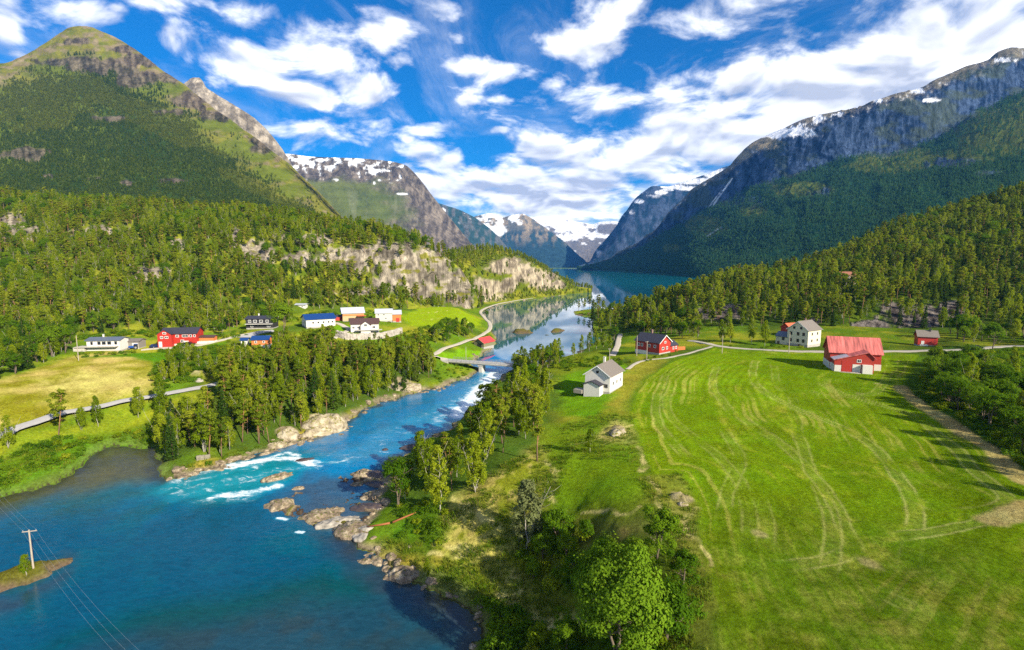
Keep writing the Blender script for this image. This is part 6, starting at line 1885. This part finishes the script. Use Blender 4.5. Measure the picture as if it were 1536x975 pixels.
HRECT += [(225, 586, 262, 604, 150), (258, 580, 300, 598, 156), (298, 574, 322, 590, 162)]      # keep the left road in view
knolls = [hit(490, 632), hit(432, 650), hit(605, 575)]
def off_knoll(x, y):
    return all((x - a) ** 2 + (y - b) ** 2 > r_ * r_ for (a, b), r_ in zip(knolls, (5.5, 3.5, 4.5)))
POINT = 'in the wood on the river point'
zone([(246, 700), (238, 655), (262, 612), (330, 556), (372, 535), (380, 524), (450, 522), (520, 515), (600, 522), (645, 540), (655, 566), (612, 584), (566, 598), (528, 612), (505, 622), (470, 640), (430, 655), (385, 674), (335, 690)],
     3.5, {'pine_tree': 4, 'birch_tree': 6, 'spruce_tree': .8}, .48, 1.0, POINT, 1, off_knoll)
GROVE = 'in the grove on the near river bank'
zone([(592, 738), (604, 722), (650, 704), (700, 672), (735, 632), (762, 604), (798, 588), (826, 598), (822, 615), (810, 650), (790, 672), (745, 690), (716, 705), (716, 742), (660, 745), (620, 755)],
     4.3, {'birch_tree': 6, 'pine_tree': 1.4, 'broadleaf_tree': 1.2}, .50, .95, GROVE, 2)
RB = 'in the dense belt right of the mown field'
zone([(1388, 600), (1395, 570), (1412, 548), (1440, 548), (1480, 566), (1536, 572), (1640, 600), (1640, 740), (1545, 690), (1480, 645), (1430, 618)],
     4.2, {'broadleaf_tree': 6, 'birch_tree': 1}, .55, .85, RB, 3)
zone([(1545, 700), (1640, 740), (1640, 800), (1550, 720)], 5, {'broadleaf_tree': 1}, .5, .8, RB, 31)
FOOT = 'beside the farm road near the red shed'
zone([(1418, 500), (1440, 500), (1490, 500), (1536, 505), (1640, 505), (1640, 525), (1500, 512), (1440, 514)], 7.0, {'broadleaf_tree': 3, 'birch_tree': 2}, .65, 1.0, FOOT, 4)
LAKESIDE = 'behind the red farmhouse'
zone([(935, 487), (965, 488), (1040, 497), (1062, 505), (1040, 509), (1015, 505), (960, 500), (938, 498)], 5.0, {'birch_tree': 3, 'pine_tree': 2, 'broadleaf_tree': 2}, .6, .95, LAKESIDE, 5)
LEFTEDGE = 'in the wood left of the long bungalow'
zone([(-120, 610), (-20, 585), (20, 562), (65, 545), (105, 528), (112, 512), (100, 505), (-120, 510)], 5.0, {'spruce_tree': 2, 'broadleaf_tree': 3, 'birch_tree': 3}, .6, .95, LEFTEDGE, 6)
HOUSEBACK = 'close behind the large red house'
zone([(215, 505), (240, 490), (330, 492), (360, 480), (372, 470), (420, 470), (440, 475), (440, 480), (372, 486), (330, 503), (318, 500), (240, 498)], 5.5, {'birch_tree': 3, 'broadleaf_tree': 2, 'pine_tree': 1}, .45, .75, HOUSEBACK, 7)
ROADW = 'in the thicket beside the lake road'
zone([(645, 515), (650, 500), (670, 492), (695, 490), (712, 496), (700, 508), (670, 515)], 4.5, {'broadleaf_tree': 3, 'birch_tree': 1}, .5, .75, ROADW, 8)
VILL = 'under the stone terrace wall'
zone([(445, 515), (500, 512), (560, 512), (610, 510), (650, 520), (645, 532), (560, 522), (450, 522)], 4.6, {'pine_tree': 2, 'birch_tree': 3}, .28, .5, VILL, 9)
BELOW = 'below the gravel drive of the red house'
zone([(236, 545), (262, 530), (310, 530), (318, 545), (300, 562), (262, 575), (238, 570)], 5.2, {'birch_tree': 4, 'broadleaf_tree': 1}, .45, .7, BELOW, 10)
LAKEB = 'at the right end of the bridge'
zone([(770, 552), (800, 546), (832, 540), (848, 543), (840, 556), (800, 562), (770, 562)], 4.6, {'birch_tree': 3, 'pine_tree': 1, 'broadleaf_tree': 1}, .5, .8, LAKEB, 12)
PEN = 'in the row on the low lake spit'
for px, py, s in ((868, 467, .7), (876, 467, .75), (884, 466, .95), (890, 467, .8), (898, 466, 1.0), (905, 466, .7), (921, 468, .6), (940, 470, .9), (950, 472, 1.0), (958, 474, 1.0), (966, 476, .9), (932, 471, .6)):
    x, y = hit_water(px, py + 2); TREES.append(('pine_tree', x, y, float(max(gz(x, y), 0.2)), s * 1.15, PEN))
SHORE = 'on the lake shore beside the spit'
for px, py, s, k in ((872, 530, .95, 'birch_tree'), (884, 527, 1.05, 'birch_tree'), (895, 524, .9, 'birch_tree'), (905, 520, 1.0, 'birch_tree'), (860, 534, .7, 'birch_tree'), (915, 524, .8, 'birch_tree'), (922, 512, 1.0, 'broadleaf_tree'),
                     (928, 490, .7, 'pine_tree'), (940, 486, .9, 'broadleaf_tree'), (866, 436, 1.0, 'broadleaf_tree'), (855, 437.5, .9, 'pine_tree'), (846, 438.5, .8, 'broadleaf_tree'), (872, 434.6, .9, 'broadleaf_tree')):
    x, y = hit(px, py); TREES.append((k, x, y, float(gz(x, y)), s * .8, SHORE))

def loft_points(L, n, tmax, mask, seed, tmin=0.0):
    """points spread evenly over a slope"""
    P = L['P']
    a = np.linalg.norm(np.cross(P[1:, :-1] - P[:-1, :-1], P[:-1, 1:] - P[:-1, :-1]), axis=2)
    w_ = a * mask.reshape(L['nr'], L['nu'])[:-1, :-1] * (L['tvg'][:-1, :-1] < tmax) * (L['tvg'][:-1, :-1] > tmin)
    w_ = w_.ravel() / w_.sum()
    r = np.random.default_rng(seed)
    idx = r.choice(len(w_), n, p=w_)
    i, j = np.divmod(idx, L['nu'] - 1)
    u, v = r.random(n)[:, None], r.random(n)[:, None]
    return P[i, j] * (1 - u) * (1 - v) + P[i + 1, j] * u * (1 - v) + P[i, j + 1] * (1 - u) * v + P[i + 1, j + 1] * u * v

def thin(Q, dmin):
    """drop points that crowd their neighbours"""
    cell = {}; out = []
    for q in Q:
        k = (int(q[0] // dmin), int(q[1] // dmin))
        ok = True
        for a in (-1, 0, 1):
            for b in (-1, 0, 1):
                for o in cell.get((k[0] + a, k[1] + b), ()):
                    if (o[0] - q[0]) ** 2 + (o[1] - q[1]) ** 2 < dmin * dmin:
                        ok = False; break
                if not ok: break
            if not ok: break
        if ok:
            cell.setdefault(k, []).append(q); out.append(q)
    return np.array(out)

def hill_trees(L, n, tmax, rockm, dmin, mix_, zname, seed, smin, smax, tmin=0.0, rock_keep=0.13):
    m = np.where(rockm > 0.35, rock_keep, 1.0)
    Q = thin(loft_points(L, n, tmax, m, seed, tmin), dmin)
    r = np.random.default_rng(seed + 1)
    kinds = list(mix_); w_ = np.cumsum([mix_[k] for k in kinds]) / sum(mix_.values())
    nn = fbm(Q[:, 0] / 40, Q[:, 1] / 40, octv=3, seed=seed)
    for q, n_ in zip(Q, nn):
        k = kinds[int(np.searchsorted(w_, min(.999, max(0, (n_ - .5) * 1.6 + r.random()))))]
        s = r.uniform(smin, smax)
        if clear_of_houses(q[0], q[1], q[2], 11 * s):
            TREES.append((k, q[0], q[1], q[2] - .3, s, zname))
LHZ = 'on the wooded hill with the pale cliff'
RHZ = 'on the wooded slope behind the red barn'
HBZ = 'on the rocky lake headland'
hill_trees(LH, 14000, 4.25, lh_rock, 3.6, {'pine_tree': 3.4, 'birch_tree': 5.5, 'spruce_tree': .9, 'broadleaf_tree': .9}, LHZ, 601, .48, 1.15, 0.9)
_rx, _ry = project(*[RH['P'][..., k].ravel() for k in range(3)])
hill_trees(RH, 11000, 4.25, np.where(_rx < 948, 1.0, rh_rock), 3.6, {'spruce_tree': 1.0, 'pine_tree': 4, 'birch_tree': 4.6, 'broadleaf_tree': .8}, RHZ, 602, .48, 1.2, 0.9)
hill_trees(HB, 3000, 4.25, np.maximum(hb_rock, 0), 4.8, {'pine_tree': 3, 'birch_tree': 4}, HBZ, 603, .5, .85, 1.0, .08)

# ---------------------------------------------------------------- nearest ones singly, the rest as woods
CAPS = {'pine_tree': 285, 'birch_tree': 285, 'spruce_tree': 150, 'broadleaf_tree': 200}
KIND_WORDS = {'pine_tree': 'pine with bare reddish trunk', 'birch_tree': 'birch with thin white trunk', 'spruce_tree': 'dark pointed spruce', 'broadleaf_tree': 'round leafy tree'}
rest = {}
for kind, cap in CAPS.items():
    T = [t for t in TREES if t[0] == kind]
    def seen_size(t):
        X, Y = project(t[1], t[2], t[3])
        inside_ = -20 < X < 1556 and Y - 60 < 975
        return (t[4] / t[2]) if inside_ else 0
    T.sort(key=seen_size, reverse=True)
    for t in T[:cap]:
        if seen_size(t) == 0:
            continue
        _, x, y, z, s, zn = t
        plant(kind, x, y, z, s, RNG.uniform(0, 6.28), KIND_WORDS[kind] + ' ' + zn, kind.split('_')[0] + ' trees ' + zn)
    for t in T[cap:]:
        rest.setdefault(t[5], []).append(t)
order = ['pine_tree', 'spruce_tree', 'birch_tree', 'broadleaf_tree']
allm = []; start = {}
for k in order:
    start[k] = len(allm); allm += PROTO[k]
WOOD = source('wood tree', allm)
def put_rest(name, label, zones_):
    T = [t for z_ in zones_ for t in rest.get(z_, [])]
    if not T:
        return
    stuff(name, label, 'wood', [t[1:4] for t in T], [t[4] for t in T], [start[t[0]] + int(RNG.integers(0, len(PROTO[t[0]]))) for t in T], WOOD)
put_rest('hill_wood', 'mixed wood covering the hill behind the far side houses', [LHZ])
put_rest('slope_wood', 'mixed wood covering the slope behind the farms on the right', [RHZ])
put_rest('headland_wood', 'low wood growing on the rocky headland beside the lake', [HBZ])
put_rest('valley_wood', 'remaining trees of the groves and belts on the valley floor', [z_ for z_ in rest if z_ not in (LHZ, RHZ, HBZ)])

# woods on the great mountains
FARM = [make_far(s, 'far', h, R, c) for s, h, R, c in ((51, 11, 2.8, False), (52, 9, 2.6, False), (53, 13, 2.0, True), (54, 10, 2.4, False))]
FARSRC = source('mountain tree', FARM)
LEAF['sunlit_leaf'] = leaf_material('sunlit toned mountain leaves', (0.085, 0.115, 0.008), (0.130, 0.165, 0.010), (0.200, 0.220, 0.016), 0.4)  # lighter leaf colour stands in for sunlight on the shoulder
LEAF['shade'] = leaf_material('shade toned mountain leaves', (0.028, 0.105, 0.042), (0.055, 0.150, 0.055), (0.115, 0.205, 0.060), 0.4)  # teal of the shaded mountain side put into the leaf colour
FARSRC2 = source('wall tree', [make_far(s, 'shade', h, R, c) for s, h, R, c in ((51, 11, 2.8, False), (52, 9, 2.6, False), (53, 13, 2.0, True), (54, 10, 2.4, False))])
for L, m, n, nm, lb, sd_, tm_ in ((M1, M1_forest, 38000, 'mountain_wood', 'wood on the lower flank of the great mountain on the left', 701, 3.2), (M7, M7_forest, 44000, 'mountain_wood', 'wood on the lower flank of the mountain wall on the right', 702, 2.2)):
    vis = 1.0 / np.maximum(L['P'][..., 1].ravel(), 500) ** 0.8
    X, Y = project(*[L['P'][..., k].ravel() for k in range(3)])
    vis = vis * ((X > -60) & (X < 1600))
    Q = loft_points(L, n, tm_, m * vis, sd_, 0.0)
    Q[:, 2] -= .5
    S_ = RNG.uniform(.35, 1.0, len(Q)) * np.clip(Q[:, 1] / 1500, .9, 1.5)
    V_ = RNG.choice(4, len(Q), p=[.35, .3, .15, .2])
    if L is M1:
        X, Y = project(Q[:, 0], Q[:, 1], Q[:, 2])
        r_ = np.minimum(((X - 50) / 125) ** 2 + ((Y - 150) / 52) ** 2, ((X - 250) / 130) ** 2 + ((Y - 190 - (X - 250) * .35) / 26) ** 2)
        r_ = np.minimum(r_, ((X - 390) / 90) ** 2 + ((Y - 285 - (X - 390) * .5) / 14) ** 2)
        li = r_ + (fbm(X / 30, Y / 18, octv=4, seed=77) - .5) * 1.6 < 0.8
        stuff(nm, 'wood coloured as if sunlit on the upper left shoulder of the great mountain', 'wood', Q[li], S_[li], V_[li], source('light mountain tree', [make_far(s_, 'sunlit_leaf', h, R, False) for s_, h, R in ((51, 11, 2.8), (52, 9, 2.6), (53, 12, 2.4), (54, 10, 2.4))]))
        stuff(nm, lb, 'wood', Q[~li], S_[~li], V_[~li], FARSRC)
    else:
        stuff(nm, lb, 'wood', Q, S_, V_, FARSRC2)

# ---------------------------------------------------------------- single trees the photo picks out
def one(kind, px, py, h, label, variant=None, rz=None, cat=None, dens=None):
    x, y = hit(px, py)
    base_h = {'pine_tree': 12.0, 'spruce_tree': 12.0, 'birch_tree': 10.8, 'broadleaf_tree': 9.2}[kind]
    return plant(kind, x, y, float(gz(x, y)), h / base_h, RNG.uniform(0, 6.28) if rz is None else rz, label, None, variant, cat)
one('pine_tree', 88, 660, 11.5, 'lone tall pine with bare pale trunk in front of the left road', 2)
one('birch_tree', 208, 626, 8.6, 'thin birch with white trunk beside the left road, left of a taller one', 0)
one('birch_tree', 242, 622, 10.5, 'tall leafy birch beside the left road, next to the timber stack', 2)
one('birch_tree', 148, 640, 7.5, 'thin dark birch between the left road and the marsh', 2)
one('birch_tree', 122, 645, 6.5, 'short leafy birch between the lone pine and the marsh', 1)
one('birch_tree', 12, 672, 7.0, 'birch at the left edge where the left road leaves the picture', 4)
one('broadleaf_tree', 425, 512, 15.0, 'large dark broadleaved tree in front of the black house and the hall', 2)
one('broadleaf_tree', 78, 535, 10.5, 'tall rounded olive tree at the edge of the yellow meadow', 2)
one('pine_tree', 778, 549, 8.2, 'open crowned pine standing against the pale lake near the bridge', 3)
one('birch_tree', 806, 547, 8.6, 'slim leafy birch standing against the pale lake near the bridge', 0)
one('broadleaf_tree', 730, 475, 6.8, 'dark round tree at the bend of the lake road', 3)
one('birch_tree', 1083, 512, 9.0, 'leftmost of two birches beside the farm road behind the red farmhouse', 4)
one('birch_tree', 1095, 514, 8.5, 'right hand one of two birches beside the farm road behind the red farmhouse', 0)
one('birch_tree', 1127, 515, 10.5, 'tall birch on the lawn left of the white farmhouse', 2)
one('birch_tree', 1147, 519, 10.5, 'columnar birch on the lawn nearest the white farmhouse', 0)
one('broadleaf_tree', 1436, 508, 10.5, 'large pale green tree at the right of the rock face', 0)
one('broadleaf_tree', 1488, 526, 9.5, 'olive tree standing over the farm road at the right', 2)
one('broadleaf_tree', 1400, 545, 6.8, 'light green sapling clump in front of the red shed', 3)
one('birch_tree', 40, 862, 3.6, 'small leaning birch on the river island', 1)
one('broadleaf_tree', 598, 762, 9.0, 'bushy broadleaved tree at the downstream end of the birch grove', 2)
one('birch_tree', 660, 770, 11.0, 'old white birch at the downstream edge of the grove', 2)
one('birch_tree', 712, 738, 10.5, 'leaning white birch at the meadow edge of the grove', 4)
one('pine_tree', 806, 692, 10.5, 'old pine with spreading bare limbs at the edge of the hay meadow', 4)
one('birch_tree', 885, 678, 5.0, 'small birch beside the rocky knoll in the meadow', 1)
one('birch_tree', 640, 868, 3.2, 'tiny birch beside the ochre boulder on the pool bank', 0)
PROTO['willow_tree'] = [make_birch(61, 10.0, 1.5, 3, 'willow', 2.4, .0)]
x, y = hit(790, 822)
plant('willow_tree', x, y, float(gz(x, y)), 1.05, 1.0, 'pale grey green willow at the edge of the hay meadow', None, 0, 'willow tree')
PROTO['maple_tree'] = [make_broad(62, 11.5, 5.0, 4.6, 'bright', 62, .155, .06)]
x, y = hit(925, 1000)
plant('maple_tree', x, y, float(gz(x, y)), 1.08, .6, 'big fresh green maple in the foreground, largest tree in view', None, 0, 'maple tree')
PROTO['dark_broadleaf_tree'] = [make_broad(63, 8.0, 3.2, 2.2, 'broadleaf', 56, .16, .05), make_broad(64, 7.0, 3.4, 1.3, 'broadleaf', 80, .18, .05)]
for px, py, s, lb in ((985, 838, .85, 'dark rounded tree behind the big maple on the right'), (960, 878, .7, 'dark tree crowding the right side of the big maple'), (1000, 960, .8, 'dark bushy tree to the right of the big maple at the bottom edge'),
                      (1025, 880, .55, 'small dark tree between the big maple and the mown field'), (836, 812, .75, 'dark bushy tree just right of the pale willow'), (868, 880, .6, 'low dark tree left of the big maple'),
                      (905, 850, .55, 'low dark tree behind the big maple'), (850, 975, .55, 'dark tree at the bottom edge left of the big maple'),
                      (815, 838, .6, 'dark bushy tree below the pale willow'), (850, 835, .5, 'low dark bush tree between the willow and the big maple'), (880, 808, .42, 'small dark bush tree above the big maple on the left'),
                      (800, 868, .45, 'small dark bush tree at the lower left of the thicket'), (745, 925, .3, 'lowest dark bush tree at the pool corner')):
    x, y = hit(px, py)
    plant('dark_broadleaf_tree', x, y, float(gz(x, y)), s, RNG.uniform(0, 6), lb, None, RNG.integers(0, 2), 'broadleaf tree')

# ---------------------------------------------------------------- shrubs and undergrowth
SHR = []
def shrubs(poly, spacing, smin, smax, zname, seed):
    r = np.random.default_rng(seed)
    for x, y in poisson(poly, spacing, seed):
        z = float(gz(x, y)); s = r.uniform(smin, smax)
        if clear_of_houses(x, y, z, 1.5 * s):
            SHR.append((x, y, z - .05, s, zname))
shrubs([(715, 900), (760, 915), (900, 945), (1000, 960), (1060, 1000), (900, 1080), (735, 1040), (722, 960)], 2.0, .7, 1.6, 'on the overgrown bank at the bottom edge', 81)
shrubs([(760, 770), (830, 790), (960, 820), (1010, 850), (1040, 920), (960, 950), (880, 900), (820, 880), (780, 830)], 2.2, .6, 1.4, 'in the dark thicket round the big maple', 82)
shrubs([(600, 760), (660, 750), (675, 790), (660, 830), (600, 800)], 1.8, .5, 1.1, 'on the bank by the rusty log', 83)
shrubs([(660, 878), (700, 895), (730, 930), (700, 925), (650, 890)], 1.8, .6, 1.2, 'along the pool bank below the hay meadow', 84)
shrubs([(-60, 720), (0, 685), (110, 655), (230, 640), (240, 665), (120, 690), (20, 735)], 2.4, .6, 1.3, 'along the marsh at the left edge', 85)
shrubs([(230, 560), (262, 532), (330, 520), (345, 512), (340, 535), (310, 560), (262, 590), (232, 585)], 2.6, .7, 1.5, 'on the bank below the red house', 86)
shrubs([(1370, 590), (1390, 560), (1450, 590), (1540, 650), (1640, 720), (1640, 760), (1540, 705), (1470, 655), (1400, 612)], 2.4, .7, 1.5, 'under the dense belt at the right edge of the field', 87)
shrubs([(1440, 528), (1536, 525), (1640, 520), (1640, 560), (1536, 560), (1450, 548)], 2.8, .7, 1.4, 'below the farm road at the right edge', 88)
shrubs([(830, 545), (870, 538), (950, 542), (935, 550), (860, 556), (825, 560)], 3.2, .6, 1.2, 'on the rough ground above the white gabled house', 89)
shrubs([(250, 705), (300, 695), (380, 676), (460, 645), (470, 652), (400, 678), (300, 708)], 2.6, .4, .9, 'along the rocky edge of the river point', 90)
shrubs([(0, 878), (30, 858), (60, 850), (45, 865), (10, 890)], 1.6, .4, .9, 'on the small river island', 91)
shrubs([(777, 497), (786, 494), (790, 498), (780, 500)], 2.0, .8, 1.6, 'on the rocky islet in the lake', 92)
shrubs([(866, 470), (880, 470), (925, 472), (960, 480), (930, 478), (880, 474)], 3.4, .6, 1.2, 'on the low spit reaching into the lake', 94)
shrubs([(228, 526), (250, 523), (300, 519), (312, 519), (300, 523), (245, 529)], 2.6, .5, 1.1, 'in front of the large red house', 105)
shrubs([(120, 505), (190, 498), (240, 500), (240, 507), (190, 506), (125, 512)], 4.0, .8, 1.8, 'behind the long bungalow', 106)
shrubs([(495, 476), (560, 466), (600, 462), (606, 474), (600, 484), (590, 486)], 4.5, .5, 1.1, 'among the houses round the timber barn', 107)
shrubs([(118, 532), (150, 530), (195, 527), (215, 530), (195, 533), (130, 537)], 3.2, .5, 1.1, 'along the yard of the long bungalow', 101)
shrubs([(320, 507), (350, 500), (372, 496), (372, 503), (335, 511)], 3.0, .6, 1.2, 'between the red house and the black house', 102)
shrubs([(960, 545), (1000, 536), (1020, 530), (1015, 526), (985, 533), (962, 538)], 3.0, .4, .9, 'in front of the red farmhouse', 103)
shrubs([(1085, 520), (1150, 524), (1180, 522), (1240, 522), (1240, 519), (1150, 519)], 5.0, .5, 1.0, 'on the lawn by the white farmhouse', 104)
shrubs([(440, 478), (470, 470), (505, 468), (505, 474), (450, 486)], 3.0, .6, 1.2, 'behind the blue roofed hall', 95)
shrubs([(600, 500), (640, 490), (660, 495), (650, 515), (610, 512)], 3.0, .6, 1.3, 'right of the stone terrace wall', 96)
shrubs([(650, 545), (690, 545), (715, 552), (700, 565), (650, 575)], 3.0, .4, .9, 'on the bank below the left end of the bridge', 97)
SHR.sort(key=lambda t: -t[3] / t[1])
CAP = 285
for x, y, z, s, zn in SHR[:CAP]:
    o = bpy.data.objects.new('shrub', SHRUB[RNG.integers(0, len(SHRUB))]); COL.objects.link(o)
    o.location = (x, y, z); o.rotation_euler = (0, 0, RNG.uniform(0, 6.28)); o.scale = (s, s, s * RNG.uniform(.75, 1.25))
    tag(o, 'leafy green shrub ' + zn, 'shrub', 'shrubs ' + zn)
SHS = source('shrub kind', SHRUB)
R_ = SHR[CAP:]
if R_:
    stuff('undergrowth', 'low green undergrowth along the banks, belts and thickets', 'undergrowth', [t[:3] for t in R_], [t[3] for t in R_], RNG.integers(0, len(SHRUB), len(R_)), SHS)

# rough grass on the banks and meadows
def make_tuft(seed, h=.55, n=22, w=.45):
    rng = np.random.default_rng(seed); V = []
    for k in range(n):
        a = rng.random() * 6.28; r = w * math.sqrt(rng.random()); b = rng.random() * 6.28
        p = np.array([math.cos(a) * r, math.sin(a) * r, 0]); d = np.array([math.cos(b), math.sin(b), 0]) * .035
        tip = p + np.array([math.cos(a) * .2, math.sin(a) * .2, h * rng.uniform(.6, 1.1)]); m_ = (p + tip) / 2 + np.array([0, 0, .06])
        V += [p - d, p + d, m_ + d * .8, m_ - d * .8, m_ - d * .8, m_ + d * .8, tip + d * .15, tip - d * .15]
    V = np.array(V)
    return mesh_np('tuft', V, np.arange(len(V)).reshape(-1, 4), smooth=False, mats=[LEAF['grass']])
TUFT = source('grass tuft', [make_tuft(s, h, 22, w) for s, h, w in ((1, .5, .4), (2, .75, .5), (3, .35, .55))])
G = []
for poly, sp, s0 in (([(545, 818), (660, 780), (690, 750), (760, 695), (815, 665), (850, 690), (840, 740), (790, 790), (810, 870), (900, 935), (1060, 1000), (900, 1080), (735, 1040), (722, 940), (680, 895), (600, 860)], .62, 1.0),
                     ([(960, 720), (1020, 708), (1052, 725), (1045, 790), (1062, 860), (1080, 985), (1020, 1000), (1000, 860), (985, 790)], .7, .9),
                     ([(-100, 720), (0, 690), (120, 655), (235, 640), (240, 670), (120, 700), (0, 740)], .8, 1.2),
                     ([(250, 712), (300, 690), (380, 670), (470, 645), (480, 655), (400, 682), (300, 712)], .8, .9),
                     ([(840, 640), (900, 620), (950, 625), (960, 700), (900, 690), (840, 690)], .9, .8)):
    Q = poisson(poly, sp, 99)
    z = gz(Q[:, 0], Q[:, 1])
    keep = RNG.random(len(Q)) < sstep(.3, .6, fbm(Q[:, 0] / 5, Q[:, 1] / 5, octv=3, seed=98))
    G.append(np.column_stack([Q, z, s0 * RNG.uniform(.5, 1.2, len(Q))])[keep])
G = np.concatenate(G)
stuff('rough_grass', 'rough tufted grass on the river banks and hay meadow', 'grass', G[:, :3], G[:, 3], RNG.integers(0, 3, len(G)), TUFT)

# cabin among the trees of the right hand slope
P = RH['P'].reshape(-1, 3); X, Y = project(P[:, 0], P[:, 1], P[:, 2])
k = int(np.argmin((X - 1264) ** 2 + (Y - 424) ** 2 + (RH['tvg'].ravel() > 4) * 1e6))
H = house('forest_cabin', 'cabin with red clay roof half hidden among the trees of the right hand slope', 'cabin', 0, 0, -10, 9, 6, 4.2, 1.8, TAN, paint('dull clay tiles', (0.26, 0.10, 0.055), .8, .3), pos=tuple(P[k] + np.array([0, -4, 1.0])), clear=False)
win(H, 'F', [(-2.4, 2.4, 1.0, 1.0), (0.2, 2.4, 1.0, 1.0), (2.6, 2.4, 1.0, 1.0)])
# ---------------------------------------------------------------- the air of the valley
HAZE_D = 3.6e-5
mb = MB().box(0, 6990, 1190, 60000, 14060, 2420)
hm_ = bpy.data.materials.new('air'); hm_.use_nodes = True
g = NT(hm_.node_tree)
pv = g.n('ShaderNodeVolumePrincipled', ins={'Color': (0.08, 0.36, 1.0), 'Density': HAZE_D, 'Anisotropy': 0.0})
g.n('ShaderNodeOutputMaterial', ins={1: pv.outputs[0]})
tag(mb.obj('haze', hm_), 'thin bluish air filling the valley', 'haze', kind='stuff')
